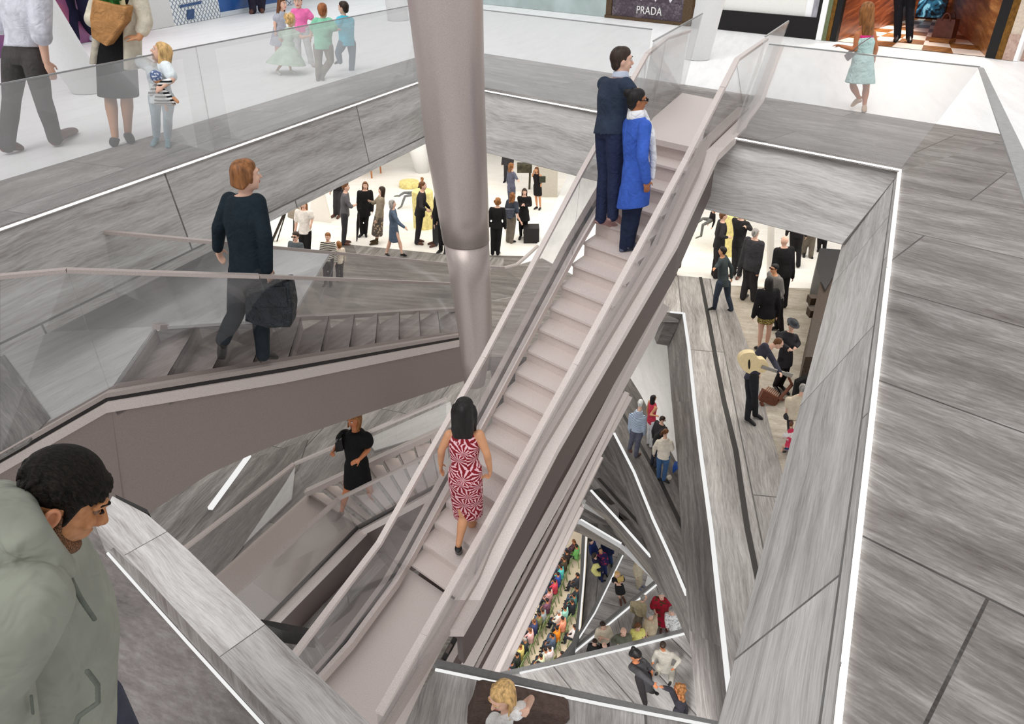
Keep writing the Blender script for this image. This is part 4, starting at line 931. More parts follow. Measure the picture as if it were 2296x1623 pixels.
    if face is not False:
        rr = .0068 * hk
        def sphmb(M_, c, r, mi, fl=1.0):
            n1, n2 = 10, 6
            for i in range(n2):
                for k in range(n1):
                    q = []
                    for (ii, kk) in ((i, k), (i + 1, k), (i + 1, k + 1), (i, k + 1)):
                        t = math.pi * ii / n2; ph = 2 * math.pi * kk / n1
                        q.append(c + hu * (r * math.cos(t)) + (hr * math.cos(ph) + hf * math.sin(ph) * fl) * (r * math.sin(t)))
                    M_.face(q, mi, smooth=True)
        for sg in (-1, 1):
            ce = hd + hu * .0075 * hk + hf * .0455 * hk + hr * .0185 * hk * sg
            E = MB(); sphmb(E, ce, rr, 0); sphmb(E, ce + hf * .0042 * hk, .0036 * hk, 1)
            E.build('eye', [plain('eye_white', srgb(226, 220, 214), .3, 0, .01), plain('eye_dark', srgb(46, 32, 26), .2, 0, .05)], root)
        hb = HAIR[hair[1]] if hair else HAIR['dark']
        for sg in (-1, 1):
            E = Blob(); E.limb([hd + hu * .019 * hk + hf * .0535 * hk + hr * .008 * hk * sg, hd + hu * .0235 * hk + hf * .052 * hk + hr * .02 * hk * sg, hd + hu * .02 * hk + hf * .045 * hk + hr * .031 * hk * sg], [.0022 * hk, .0026 * hk, .0014 * hk], 6)
            E.build('eyebrow', hb, root)
        E = Blob(); E.limb([hd - hu * .0345 * hk + hf * .046 * hk - hr * .014 * hk, hd - hu * .033 * hk + hf * .0525 * hk, hd - hu * .0345 * hk + hf * .046 * hk + hr * .014 * hk], [.002 * hk, .0042 * hk, .002 * hk], 8); E.build('lips', plain('lip_rose', srgb(176, 100, 92), .4, 0, .05), root)
    # ---- hair / hat
    if hair and hair[0] != 'bald':
        H = Blob(); st_ = hair[0]; hm = HAIR[hair[1]]
        cc = hd + hu * .018 * hk - hf * .013 * hk
        if st_ in ('short', 'bob', 'long', 'bun', 'ponytail', 'curly', 'mid', 'thin'):
            t = 1.0 if st_ != 'thin' else .965
            H.ell(cc, hr * .0485 * hk * t, hf * .055 * hk * t, hu * .056 * hk * t)
            if st_ != 'thin': H.ell(cc + hf * .017 * hk + hu * .022 * hk, hr * .042 * hk, hf * .043 * hk, hu * .033 * hk)
            H.ell(hd - hf * .03 * hk - hu * .012 * hk, hr * .04 * hk, hf * .028 * hk, hu * .04 * hk)
        if st_ in ('bob', 'long', 'mid'):
            ln = {'bob': .075, 'mid': .115, 'long': .2}[st_] * hk if len(hair) < 3 else hair[2] * S
            dn = -U
            tt = hd - hf * .022 * hk
            H.loft([(tt + hu * .02 * hk, hr * .047 * hk, hf * .044 * hk), (tt + dn * .03 * hk - hf * .006 * hk, hr * .051 * hk, hf * .036 * hk), (tt + dn * (.03 * hk + ln * .5) - hf * .01 * hk, hr * .053 * hk, hf * .026 * hk), (tt + dn * (.03 * hk + ln) - hf * .008 * hk, hr * .045 * hk, hf * .016 * hk)])
            for sg in (-1, 1): H.limb([hd + hu * .03 * hk + hr * .042 * hk * sg, hd + hr * .05 * hk * sg - hf * .004 * hk, hd + hr * .049 * hk * sg + dn * min(ln, .1 * hk)], [.012 * hk, .012 * hk, .009 * hk])
        if st_ == 'curly':
            rnd = random.Random(hash(label) % 999 if False else len(label))
            for i in range(46):
                a, b = rnd.uniform(0, 6.28), rnd.uniform(-.9, 1)
                v = hr * math.cos(a) * math.sqrt(max(0, 1 - b * b)) + hf * math.sin(a) * math.sqrt(max(0, 1 - b * b)) + hu * b
                if v.dot(hf) > .35 and b < .45: continue
                H.sph(cc + v * .056 * hk, .017 * hk)
            if len(hair) > 2:
                for i in range(26): H.sph(hd - hf * (.02 + rnd.uniform(0, .03)) * hk + hr * rnd.uniform(-.055, .055) * hk - U * rnd.uniform(.02, hair[2]) * S, .019 * hk)
        if st_ == 'bun': H.sph(cc - hf * .05 * hk + hu * .03 * hk, .025 * hk)
        if st_ == 'ponytail': H.limb([cc - hf * .05 * hk, cc - hf * .075 * hk - hu * .03 * hk, cc - hf * .07 * hk - hu * .1 * hk], [.02 * hk, .022 * hk, .01 * hk])
        H.done('hair', hm, root, V * .8, 3)
    if hat:
        H = Blob(); cc = hd + hu * .034 * hk
        if hat[0] == 'brim':
            H.loft([(cc - hu * .006 * hk, hr * .088 * hk, hf * .1 * hk), (cc + hu * .004 * hk, hr * .088 * hk, hf * .1 * hk)]); H.loft([(cc, hr * .05 * hk, hf * .06 * hk), (cc + hu * .04 * hk, hr * .047 * hk, hf * .056 * hk), (cc + hu * .055 * hk, hr * .03 * hk, hf * .045 * hk)])
        else:
            H.ell(hd + hu * .02 * hk - hf * .006 * hk, hr * .051 * hk, hf * .06 * hk, hu * .06 * hk); H.ell(cc + hf * .05 * hk, hr * .035 * hk, hf * .03 * hk, hu * .006 * hk) if hat[0] == 'cap' else None
        H.done('hat', hat[1], root, V * .8, 2)
    # ---- clothes
    def legs(Bl, inf, to=1.0, knee=False):
        for k in 'lr':
            h_, k_, a_ = J['h' + k], J['k' + k], J['a' + k]; e = inf * S
            P = [h_ + up * .01 * S, h_.lerp(k_, .35), h_.lerp(k_, .75), k_]; rr = [.053 * S * w + e, .05 * S * w + e, .042 * S * w + e, .037 * S * w + e]
            if not knee: P += [k_.lerp(a_, .35), k_.lerp(a_, .7), a_.lerp(k_, 1 - to) if to < 1 else a_ - U * .012 * S]; rr += [.037 * S * w + e, .032 * S * w + e, .03 * S * w + e]
            Bl.limb(P, rr)
    if bottom:
        Bl = Blob(); kind = bottom[0]
        if kind in ('trousers', 'shorts', 'jeans', 'wide'):
            Bl.loft([(hpc - up * .035 * S, hdir * (.07 * S * w), fhip * (.06 * S * w)), (hpc, hdir * (hipw * S * w + .01 * S), fhip * (.07 * S * w + .008 * S)), (hpc.lerp(wst, .55), mid(.15) * (hipw * .95 * S * w + .008 * S), fhip * (.064 * S * w + .006 * S)), (hpc.lerp(wst, .85), mid(.3) * ((wstw + .004) * S * w + .006 * S), fdir * (.058 * S * w + .006 * S))])
            legs(Bl, {'trousers': .006, 'jeans': .003, 'shorts': .01, 'wide': .014}[kind], bottom[2] if len(bottom) > 2 else 1.0, kind == 'shorts')
            Bl.done('trousers', bottom[1], root, V)
        else:
            hem = bottom[2]; fl_ = bottom[3] if len(bottom) > 3 else 1.1
            kc = (J['kl'] + J['kr']) / 2; ac = (J['al'] + J['ar']) / 2
            def at(t): return hpc.lerp(kc, t) if t <= 1 else kc.lerp(ac, t - 1)
            sp = ((J['kr'] - J['kl']).length / 2)
            st = [(hpc.lerp(wst, .9), mid(.3) * ((wstw + .008) * S * w), fdir * (.062 * S * w)), (hpc, hdir * ((hipw + .012) * S * w), fhip * (.078 * S * w)), (at(hem * .5), hdir * ((hipw + .012) * S * w * (1 + (fl_ - 1) * .6)), fhip * (.08 * S * w * (1 + (fl_ - 1) * .6))), (at(hem), hdir * max((hipw + .01) * S * w * fl_, (sp + .035 * S) * min(1, hem)), fhip * (.08 * S * w * fl_))]
            Bl.loft(list(reversed(st)), 24); Bl.done('skirt', bottom[1], root, V)
    if top:
        Bl = Blob(); slv = top[1]; hem = top[2]; inf = top[3] if len(top) > 3 else .01; flare = top[4] if len(top) > 4 else 1.0
        kc = (J['kl'] + J['kr']) / 2; ac = (J['al'] + J['ar']) / 2; e = inf * S
        def at(t): return hpc.lerp(kc, t) if t <= 1 else kc.lerp(ac, t - 1)
        st = torso(inf, 1.04, None, 1.0)
        if hem < 0: st = st[1:] if hem > -.5 else st[2:]
        elif hem > 0:
            nst = []; m_ = 4
            for i in range(m_, 0, -1):
                t = hem * i / m_; f_ = 1 + (flare - 1) * i / m_
                nst.append((at(t), hdir * ((hipw * S * w * 1.04 + e) * f_), fhip * ((.07 * S * w + e) * f_)))
            st = nst + st
        if slv in ('none', 'strap'):
            a_, b_, m_c, c_ = st[-4], st[-3], st[-2], st[-1]
            if slv == 'none': st = st[:-4] + [(a_[0] - up * .01 * S, a_[1] * .9, a_[2] * 1.03), (b_[0] + up * .004 * S, b_[1] * .72, b_[2] * 1.12), (m_c[0], m_c[1] * .95, m_c[2] * 1.08)]
            else: st = st[:-4] + [(a_[0] - up * .02 * S, a_[1] * .86, a_[2]), (b_[0] - up * .03 * S, b_[1] * .8, b_[2])]
        Bl.loft(st, 22)
        for k in 'lr':
            s_, e_, w_ = J['s' + k], J['e' + k], J['w' + k]
            if slv == 'none' or k in no_arm: continue
            if slv == 'strap':
                Bl.limb([s_.lerp(shc, .45) + up * .02 * S, s_.lerp(shc, .4) - up * .05 * S + fdir * .04 * S], [.014 * S] * 2); continue
            Bl.sph(s_, .031 * S * w + e * .8)
            P = smoothpath(s_, e_, w_); r_ = [.031 * S * w + e * .8, .029 * S * w + e * .7, .026 * S * w + e * .7, .026 * S * w + e * .7, .026 * S * w + e * .7, .023 * S + e * .7, .019 * S + e * .6]
            if slv == 'short': P = [s_, s_.lerp(e_, .35), s_.lerp(e_, .68)]; r_ = [.036 * S * w + e, .036 * S * w + e, .036 * S * w + e]
            elif slv == 'cap': P = [s_, s_.lerp(e_, .3)]; r_ = [.037 * S * w + e, .038 * S * w + e]
            elif slv == 'elbow': P = [s_, s_.lerp(e_, .5), s_.lerp(e_, .95), e_.lerp(w_, .12)]; r_ = [.036 * S * w + e, .035 * S * w + e, .033 * S * w + e, .033 * S * w + e]
            Bl.limb(P, r_)
        Bl.done({'long': 'jacket', 'short': 'shirt', 'cap': 'dress', 'none': 'dress', 'strap': 'dress', 'elbow': 'shirt'}[slv], top[0], root, V)
    if shoes:
        for k in 'lr':
            a_, t_ = J['a' + k], J['t' + k]; d = (t_ - a_); dh = d - U * d.dot(U); dh = dh.normalized() if dh.length > .02 * S else fr; sx = dh.cross(U).normalized()
            dd = d.normalized(); nn = sx.cross(dd).normalized()
            Bl = Blob(); heel = a_ - dh * .022 * S - U * .018 * S
            st = [(heel - dh * .008 * S, sx * .014 * S, nn * .016 * S), (heel + dh * .012 * S, sx * .024 * S, nn * .029 * S), (a_.lerp(t_, .35) - U * .004 * S, sx * .025 * S, nn * .027 * S), (a_.lerp(t_, .75), sx * .027 * S, nn * .021 * S), (t_ + dd * .008 * S, sx * .023 * S, nn * .015 * S), (t_ + dd * .02 * S, sx * .01 * S, nn * .007 * S)]
            Bl.loft(st, 14)
            if len(shoes) > 1 and shoes[1] == 'heel': Bl.limb([heel + U * .0 * S, heel - U * .028 * S], [.008 * S, .006 * S], 8)
            if len(shoes) > 1 and shoes[1] == 'boot': Bl.limb([a_ - U * .02 * S, a_ + (J['k' + k] - a_) * .3], [.026 * S, .028 * S])
            Bl.done('shoe', shoes[0], root, V * .8, 2)
    if extras: extras(root, dict(J=J, S=S, U=U, fr=fr, fdir=fdir, sdir=sdir, hf=hf, hr=hr, hu=hu, hd=hd, hk=hk, V=V, shc=shc, hpc=hpc, up=up))
    return root
def held(name, label, cat, mb_or_fn, mat):
    mb = MB(); mb_or_fn(mb); o = mb.build(name, mat); tag(o, label, cat); return recenter(o)
def collar(root, d):
    S, sd, fd, J, up = d['S'], d['sdir'], d['fdir'], d['J'], d['up']; nk = J['nk'] + up * .01 * S; b = Blob()
    b.loft([(nk - up * .012 * S, sd * .05 * S, fd * .047 * S), (nk + up * .022 * S, sd * .041 * S, fd * .04 * S)], 18); b.done('shirt_collar', C(206, 214, 232, bump=0), root, d['V'], 2)
def coat_trim(root, d):
    S, up, fd, sd = d['S'], d['up'], d['fdir'], d['sdir']; m_ = plain('coat_button', srgb(26, 34, 66), .3)
    kc = (d['J']['kl'] + d['J']['kr']) / 2
    for t in (-.55, -.3, -.05, .2):
        c = (d['hpc'].lerp(d['shc'], -t) if t < 0 else d['hpc'].lerp(kc, t)) + fd * .088 * S + sd * .03 * S
        b = Blob(); b.ell(c, sd * .011 * S, fd * .006 * S, up * .011 * S); b.build('button', m_, root)
def wl_jacket(root, d):
    J, S, up, sd, fd = d['J'], d['S'], d['up'], d['sdir'], d['fdir']
    B = Blob(); shc, hpc = d['shc'], d['hpc']
    for sg, k, hm in ((1, 'r', 1.0), (-1, 'l', .55)):
        c1 = shc + sd * (.075 * S * sg) - fd * .01 * S; c2 = hpc.lerp(shc, .4) + sd * (.085 * S * sg); c3 = hpc - up * .06 * S * hm + sd * (.1 * S * sg)
        B.loft([(c3, sd * .035 * S, fd * .07 * S), (c2, sd * .034 * S, fd * .072 * S), (c1 - up * .05 * S, sd * .04 * S, fd * .068 * S), (c1 + up * .015 * S, sd * .035 * S, fd * .04 * S)])
        P = smoothpath(J['s' + k], J['e' + k], J['w' + k])[:-1]; B.limb(P, [.046 * S, .044 * S, .04 * S, .04 * S, .04 * S, .036 * S])
    B.done('jacket', C(214, 206, 188), root, d['V'])
def scarf(root, d):
    J, S, up, fd, sd = d['J'], d['S'], d['up'], d['fdir'], d['sdir']
    b = Blob(); nk = J['nk'] + up * .012 * S
    b.loft([(nk - up * .03 * S, sd * .062 * S, fd * .056 * S), (nk, sd * .056 * S, fd * .052 * S), (nk + up * .02 * S, sd * .046 * S, fd * .044 * S)], 18)
    p = nk + fd * .05 * S
    b.limb([p, p - up * .12 * S + fd * .045 * S + sd * .02 * S, p - up * .28 * S + fd * .05 * S + sd * .04 * S, p - up * .4 * S + fd * .04 * S + sd * .05 * S], [.022 * S, .024 * S, .024 * S, .016 * S])
    b.done('scarf', C(236, 236, 240, bump=.6), root, d['V'])
def girl_yoke(root, d):
    S, up, sd, fd = d['S'], d['up'], d['sdir'], d['fdir']; b = Blob(); c = d['hpc'].lerp(d['shc'], .86)
    b.loft([(c - up * .045 * S, sd * .086 * S, fd * .072 * S), (c + up * .03 * S, sd * .082 * S, fd * .062 * S)], 18); b.done('dress_yoke', C(226, 60, 130), root, d['V'])
# ================================================================== PEOPLE: top floor
W_SHIRT, CHAR, BLK, NAVY = C(206, 206, 216), C(74, 70, 70), C(28, 27, 29), C(30, 34, 58)
LEATH, BSHOE = plain('brown_shoe', srgb(92, 56, 46), .4, 0, .1), plain('black_shoe', srgb(24, 23, 25), .35, 0, .1)
HV = .0062
person('man in pale grey shirt with rolled sleeves and charcoal trousers, walking past the railing', (60, 332), (58, -92), 0, 28, {
    'sl': (10, -22), 'sr': (98, -18), 'el': (-4, 60), 'wl': (0, 30, .12), 'er': (92, 72), 'wr': (104, 140), 'hl': (34, 128), 'hr': (76, 130), 'kl': (26, 225), 'kr': (96, 222), 'al': (16, 322), 'tl': (44, 330), 'ar': (123, 306), 'tr': (166, 292)},
    top=(W_SHIRT, 'elbow', -.1, .014), bottom=('trousers', CHAR), shoes=(LEATH,), hair=('short', 'brown'), vox=HV, face=False, handdir={'r': (.2, .1, -1)})
person('woman in black dress and cream jacket hugging a brown paper bag, facing us', (272, 318), (262, -72), 0, 188, {
    'sl': (218, -14), 'sr': (318, -12), 'el': (206, 44, -.05), 'wl': (212, 50, -.1), 'er': (326, 48, -.02), 'wr': (312, 86, -.04), 'hl': (243, 128), 'hr': (279, 130), 'kl': (247, 216), 'kr': (284, 213), 'al': (258, 306), 'tl': (255, 322), 'ar': (287, 298), 'tr': (293, 316)},
    top=(BLK, 'none', 1.02, .012, 1.05), shoes=(BSHOE,), hair=('long', 'brown'), vox=HV, female=True, skin='tan', handdir={'l': (.9, -.2, -.1), 'r': (-.5, .1, .1)}, palm={'l': (0, 1, 0)},
    extras=lambda root, d: wl_jacket(root, d))
def paper_bag():
    base = ony(240, 100, onz(272, 318, 0).y - .2); s = depth(base) / FPX
    q = lambda x, y, dz=0: ony(x, y, base.y + dz)
    r = empty('paper_bag', base, 'crumpled brown paper grocery bag held by the woman in black', 'bag')
    mb = Blob(); ol = [(206, -2), (284, 16), (278, 50), (238, 105), (204, 84), (200, 40)]
    c = q(240, 48)
    mb.slab([q(x, y, -.07) for x, y in ol], (0, .16, 0)); o = mb.build('bag_sheet', cloth('kraft_paper', srgb(184, 134, 84), .55, 9, .2, .6), r)
    md = o.modifiers.new('b', 'BEVEL'); md.width = .015; md.segments = 2
    g_ = Blob(); rn = random.Random(3)
    for i in range(60): g_.sph(q(rn.uniform(218, 272), rn.uniform(-26, 10), rn.uniform(-.06, .06)), rn.uniform(4, 8) * s)
    g_.done('lettuce_leaves', cloth('leafy_green', srgb(48, 110, 50), 1.0, 30, .6), r, .012, 1)
    b_ = Blob(); b_.limb([q(276, 14), q(268, -30)], [6 * s] * 2); b_.build('leek', plain('leek_pale', srgb(226, 214, 168), .5), r)
paper_bag()
person('small blond child in white top looking up, one arm raised, hugging a striped doll', (360, 326), (362, 118), 0, 250, {
    'hd': (362, 119), 'sl': (330, 142), 'sr': (376, 146), 'el': (306, 133), 'wl': (305, 108), 'er': (388, 178, -.05), 'wr': (364, 196, -.14), 'hl': (347, 220), 'hr': (377, 220), 'kl': (349, 260), 'kr': (376, 262), 'al': (351, 308), 'ar': (376, 310), 'tl': (342, 326), 'tr': (376, 329)},
    top=(C(232, 240, 246), 'short', .25, .02), bottom=('jeans', C(170, 190, 202), .9), shoes=(plain('teal_shoe', srgb(120, 156, 166), .6, 0, .2), 'boot'), hair=('bob', 'blond'), headk=1.45, vox=.0085, look=(262, 28), build=1.15, skin='fair')
def doll():
    Y0 = onz(360, 326, 0).y - .24; q = lambda x, y, d=0: ony(x, y, Y0 + d); s = depth(q(362, 190)) / FPX
    r = empty('doll', q(362, 236), 'rag doll with blue spotted hat and striped dress held by the toddler', 'doll')
    b = Blob(); b.loft([(q(370, 233), RT * 25 * s, FW * 14 * s), (q(366, 210), RT * 17 * s, FW * 12 * s), (q(352, 194), RT * 11 * s, FW * 9 * s)], 16)
    for a, c in (((350, 196), (338, 210)), ((358, 188), (380, 182))): b.limb([q(*a), q(*c)], [7 * s, 6 * s])
    b.done('striped_dress', C(240, 240, 238, pattern=('stripe', srgb(30, 30, 34), 9), bump=0), r, .006, 2)
    b = Blob(); b.sph(q(352, 176), 11 * s); b.limb([q(372, 236), q(374, 246)], [4 * s] * 2); b.limb([q(390, 220), q(398, 228)], [4 * s] * 2); b.done('doll_body', SKIN['tan'], r, .006, 2)
    b = Blob(); b.sph(q(350, 171), 13.5 * s); b.done('hat', C(96, 112, 150, pattern=('spot', srgb(220, 226, 236), 40), bump=0), r, .006, 2)
doll()
GK = 'five children holding hands in a ring'
person('girl in grey dress with brown hair, at the back of the children ring', (622, 128), (633, 9), 0, 120, {'sl': (620, 36), 'sr': (640, 38), 'er': (616, 62), 'wr': (612, 86)}, top=(C(176, 180, 190), 'cap', 1.2, .02, 1.35), shoes=(C(200, 200, 200),), hair=('mid', 'brown'), build=1.2, headk=1.45, vox=.0095, group=GK, female=True)
person('curly blond girl in long pale mint dress with her back to us', (640, 164), (652, 45), 0, 45, {'sl': (630, 72), 'sr': (664, 72), 'er': (678, 84), 'wr': (692, 81), 'el': (628, 88), 'wl': (640, 96, .1), 'al': (621, 158), 'tl': (628, 166), 'ar': (652, 158), 'tr': (662, 164)}, top=(C(196, 214, 196), 'cap', 1.5, .016, 3.2), shoes=(C(226, 222, 214),), hair=('curly', 'blond'), build=1.25, headk=1.5, vox=.0095, group=GK, female=True)
person('girl in bright pink shirt and pale grey trousers with a braid', (686, 142), (668, 4), 0, 175, {'sl': (657, 24), 'sr': (690, 24), 'er': (700, 42), 'wr': (706, 54), 'hl': (666, 66), 'hr': (684, 66), 'kl': (667, 100), 'kr': (690, 102), 'al': (669, 136), 'ar': (699, 142), 'tl': (668, 142), 'tr': (704, 148)}, top=(C(240, 120, 178), 'short', .15, .014), bottom=('wide', C(196, 196, 196)), shoes=(C(180, 172, 166),), hair=('ponytail', 'brown'), build=1.2, headk=1.45, vox=.0095, group=GK, female=True)
person('red-haired boy in mint green shirt and khaki trousers, back to us', (716, 176), (724, 24), 0, 8, {'sl': (708, 46), 'sr': (740, 46), 'el': (700, 68), 'wl': (697, 82), 'er': (752, 66), 'wr': (760, 66, .08), 'hl': (713, 106), 'hr': (736, 106), 'kl': (714, 136), 'kr': (741, 136), 'al': (714, 168), 'ar': (722, 166, .05), 'tl': (712, 179), 'tr': (724, 178)}, top=(C(140, 210, 176), 'short', .12, .018), bottom=('trousers', C(150, 142, 128)), shoes=(C(108, 100, 92),), hair=('short', 'ginger'), headk=1.4, vox=.0095, group=GK, build=1.28)
person('boy in turquoise shirt and jeans stepping round the ring', (778, 158), (770, 18), 0, 290, {'sl': (760, 42), 'sr': (788, 44), 'el': (757, 56), 'wl': (752, 56, -.02), 'er': (786, 60), 'wr': (764, 56, -.1), 'hl': (768, 98), 'hr': (788, 98), 'kl': (758, 118), 'kr': (790, 126), 'al': (762, 136), 'ar': (788, 160), 'tl': (752, 142), 'tr': (786, 168)}, top=(C(84, 196, 220), 'short', .15, .016), bottom=('trousers', C(104, 124, 140)), shoes=(C(84, 84, 84),), hair=('short', 'dark'), headk=1.4, vox=.0095, group=GK, build=1.28)
person('person in dark navy trousers and white trainers before the purple shop', (186, 96), (150, -190), 0, 190, {'hl': (140, -40), 'hr': (180, -42), 'kl': (156, 25), 'kr': (190, 20), 'al': (166, 84), 'ar': (200, 76), 'tl': (174, 97), 'tr': (206, 88)}, top=(NAVY, 'long', .1), bottom=('wide', C(28, 28, 52)), shoes=(C(214, 216, 232),), vox=.012, face=False)
person('person in dark suit trousers and brown shoes before the blue shop', (576, 27), (570, -170), 0, 180, {'hl': (562, -60), 'hr': (588, -60), 'kl': (563, -18), 'kr': (588, -18), 'al': (567, 20), 'ar': (586, 18), 'tl': (562, 28), 'tr': (588, 26)}, top=(BLK, 'long', .1), bottom=('wide', C(40, 38, 52)), shoes=(LEATH,), vox=.012, face=False)
person('person in black trousers and shoes inside the wood-lined shop', (2027, 90), (2030, -130), 0, 190, {'hl': (2016, -40), 'hr': (2044, -40), 'kl': (2015, 20), 'kr': (2041, 20), 'al': (2012, 80), 'ar': (2039, 82), 'tl': (2008, 92), 'tr': (2040, 93)}, top=(BLK, 'long', .1), bottom=('trousers', C(24, 24, 30)), shoes=(BSHOE,), vox=.012, face=False)
# couple on the escalator
def esc_z(f): return ZBOT * f
def glasses_fn(col=(20, 20, 22), dark=True):
    def fn(root, d):
        mb = MB(); hd, hu, hf, hr, hk = d['hd'], d['hu'], d['hf'], d['hr'], d['hk']
        for sg in (-1, 1):
            c = hd + hu * .008 * hk + hf * .058 * hk + hr * .02 * hk * sg
            mb.box(c, hr * .015 * hk, hf * .002 * hk, hu * .009 * hk); mb.bar(c + hr * .015 * hk * sg, hd + hu * .008 * hk + hr * .047 * hk * sg, .004 * hk, .004 * hk)
        mb.build('sunglasses', plain('lens_%d' % col[0], srgb(*col), .2, 0, .02), root)
    return fn
YC = on_line(1400, 470, LT.lerp(RTp, .35), LB.lerp(RB, .35)).y - .22
person('man in navy sweater and dark jeans with folded arms, riding the escalator', (1362, 503), (1394, 136), 0, 62, {'sl': (1352, 180, .05), 'sr': (1408, 182, -.03), 'el': (1372, 216, .1), 'wl': (1404, 206, .06), 'er': (1418, 206, .0), 'wr': (1398, 218, .06), 'hl': (1356, 294), 'hr': (1380, 296), 'kl': (1356, 390), 'kr': (1378, 388), 'al': (1347, 486), 'ar': (1374, 480), 'tl': (1384, 510, -.03), 'tr': (1392, 497, .0)},
       Y=YC, top=(C(48, 58, 76), 'long', .02, .012), bottom=('jeans', C(40, 48, 76)), shoes=(plain('tan_pink_shoe', srgb(164, 128, 124), .45, 0, .1),), hair=('short', 'dark'), vox=HV, look=(84, 0), build=1.05, extras=lambda root, d: collar(root, d))
person('woman in royal blue coat and white scarf with sunglasses, riding the escalator', (1402, 556), (1428, 226), 0, 62, {'sl': (1404, 272, .04), 'sr': (1450, 276, -.03), 'el': (1404, 360, .08), 'wl': (1414, 420, .08), 'er': (1440, 352, -.04), 'wr': (1449, 404, -.02), 'hl': (1414, 400), 'hr': (1438, 400), 'kl': (1408, 484), 'kr': (1424, 476, .06), 'al': (1399, 550), 'ar': (1412, 544, .08), 'tl': (1416, 562, -.02), 'tr': (1424, 552, .08)},
       Y=YC - .28, top=(C(62, 98, 190), 'long', .78, .014, 1.12), bottom=('jeans', C(34, 42, 66)), shoes=(C(86, 92, 110),), hair=('bun', 'black'), vox=HV, look=(80, 0), female=True, skin='brown', handdir={'r': (.2, 0, -1)},
       extras=lambda root, d: (glasses_fn()(root, d), scarf(root, d), coat_trim(root, d)))
# girl in mint dress
person('girl with long brown hair in a mint dress seen from behind', (1936, 246), (1942, 26), 0, 350, {'sl': (1920, 72), 'sr': (1960, 70), 'el': (1918, 112), 'wl': (1886, 103, .06), 'er': (1964, 108), 'wr': (1960, 130, .1), 'hl': (1924, 142), 'hr': (1944, 142), 'kl': (1912, 192), 'kr': (1942, 198), 'al': (1926, 220, .02), 'ar': (1938, 236), 'tl': (1912, 236, .02), 'tr': (1938, 249)},
       top=(C(196, 226, 222, bump=.6), 'strap', .82, .016, 1.35), hair=('long', 'honey', .2), shoes=(C(206, 176, 150),), vox=.0075, skin='warm', headk=1.2, face=False, female=True, handdir={'l': (-1, 0, .2)},
       extras=lambda root, d: girl_yoke(root, d))
Yg = onz(1936, 246, 0).y - .12
mb = MB(); s = Yg / FPX; P = [ony(x, y, Yg) for x, y in ((1896, 126), (1908, 114), (1916, 124), (1902, 137))]; mb.slab(P, (0, .05, 0)); mb.tube([ony(1910, 116, Yg), ony(1930, 98, Yg - .02), ony(1958, 80, Yg)], .006, 6); o = mb.build('shoulder_bag', plain('grey_bag', srgb(126, 116, 114), .5)); tag(o, 'small grey shoulder bag at the hip of the girl in mint', 'bag'); recenter(o)
# woman with briefcase on the left stair
G_Z = -1.42
person('person with auburn-blond hair in black jacket carrying a briefcase down the stair', (530, 792), (552, 394), G_Z, 30, {'sl': (512, 440), 'sr': (582, 444), 'el': (492, 508), 'wl': (488, 556), 'er': (594, 532), 'wr': (600, 604), 'hl': (540, 610), 'hr': (576, 610), 'kl': (528, 706, -.04), 'kr': (584, 712, .12), 'al': (500, 758, -.08), 'tl': (497, 800, -.06), 'ar': (590, 792, .1), 'tr': (616, 800, .16)},
       top=(C(26, 38, 46), 'long', .2, .014, 1.02), bottom=('trousers', C(36, 42, 48)), shoes=(BSHOE, 'heel'), hair=('bob', 'auburn', .018), headk=1.12, vox=HV, face=None, look=(48, 0), handdir={'l': (0, .1, -1), 'r': (.1, .1, -1)}, skin='fair', build=1.06)
def briefcase():
    Y0 = onz(530, 792, G_Z).y - .02; q = lambda x, y, d=0: ony(x, y, Y0 + d)
    r = empty('briefcase', q(600, 756), 'bulky black leather briefcase hanging from the hand on the left stair', 'briefcase')
    m_ = cloth('black_leather', srgb(44, 48, 52), .8, 10, .3, .4)
    b = Blob(); b.slab([q(x, y, -.1) for x, y in ((556, 642), (646, 634), (656, 690), (652, 735), (600, 738), (548, 722), (548, 672))], (0, .2, 0)); b.done('case_body', m_, r, .015, 6)
    b = Blob(); b.slab([q(x, y, -.12) for x, y in ((556, 650), (640, 642), (646, 690), (560, 692))], (0, .03, 0)); b.done('front_pocket', m_, r, .012, 4)
    mb = MB(); mb.tube([q(580, 642), q(588, 624), q(604, 612), q(622, 624), q(628, 640)], .014, 8); mb.build('handle', m_, r)
briefcase()
# woman in red floral dress on the escalator
YR = on_line(990, 1180, LT.lerp(RTp, .6), LB.lerp(RB, .6)).y
person('dark-haired woman in red and white floral dress climbing the escalator', (1034, 1258), (1041, 924), 0, 12, {'nk': (1042, 966), 'sl': (1003, 966), 'sr': (1080, 966), 'el': (990, 1008), 'wl': (988, 1042), 'er': (1092, 1018), 'wr': (1099, 1054), 'hl': (1022, 1066), 'hr': (1064, 1066), 'kl': (1040, 1158, -.02), 'kr': (1060, 1152, .08), 'al': (1028, 1222, -.08), 'tl': (1031, 1262, -.02), 'ar': (1056, 1196, .12), 'tr': (1066, 1172, .2)},
       Y=YR, top=(C(134, 30, 40, pattern=('flower', srgb(236, 190, 198), 8), bump=.1), 'none', .98, .012, .9), shoes=(BSHOE,), hair=('long', 'black', .12), vox=HV, skin='tan', female=True, face=False, look=(8, 0), handdir={'l': (.0, .1, -1), 'r': (0, .1, -1)}, hands=(.35, 1.1), headk=1.3, build=1.02)
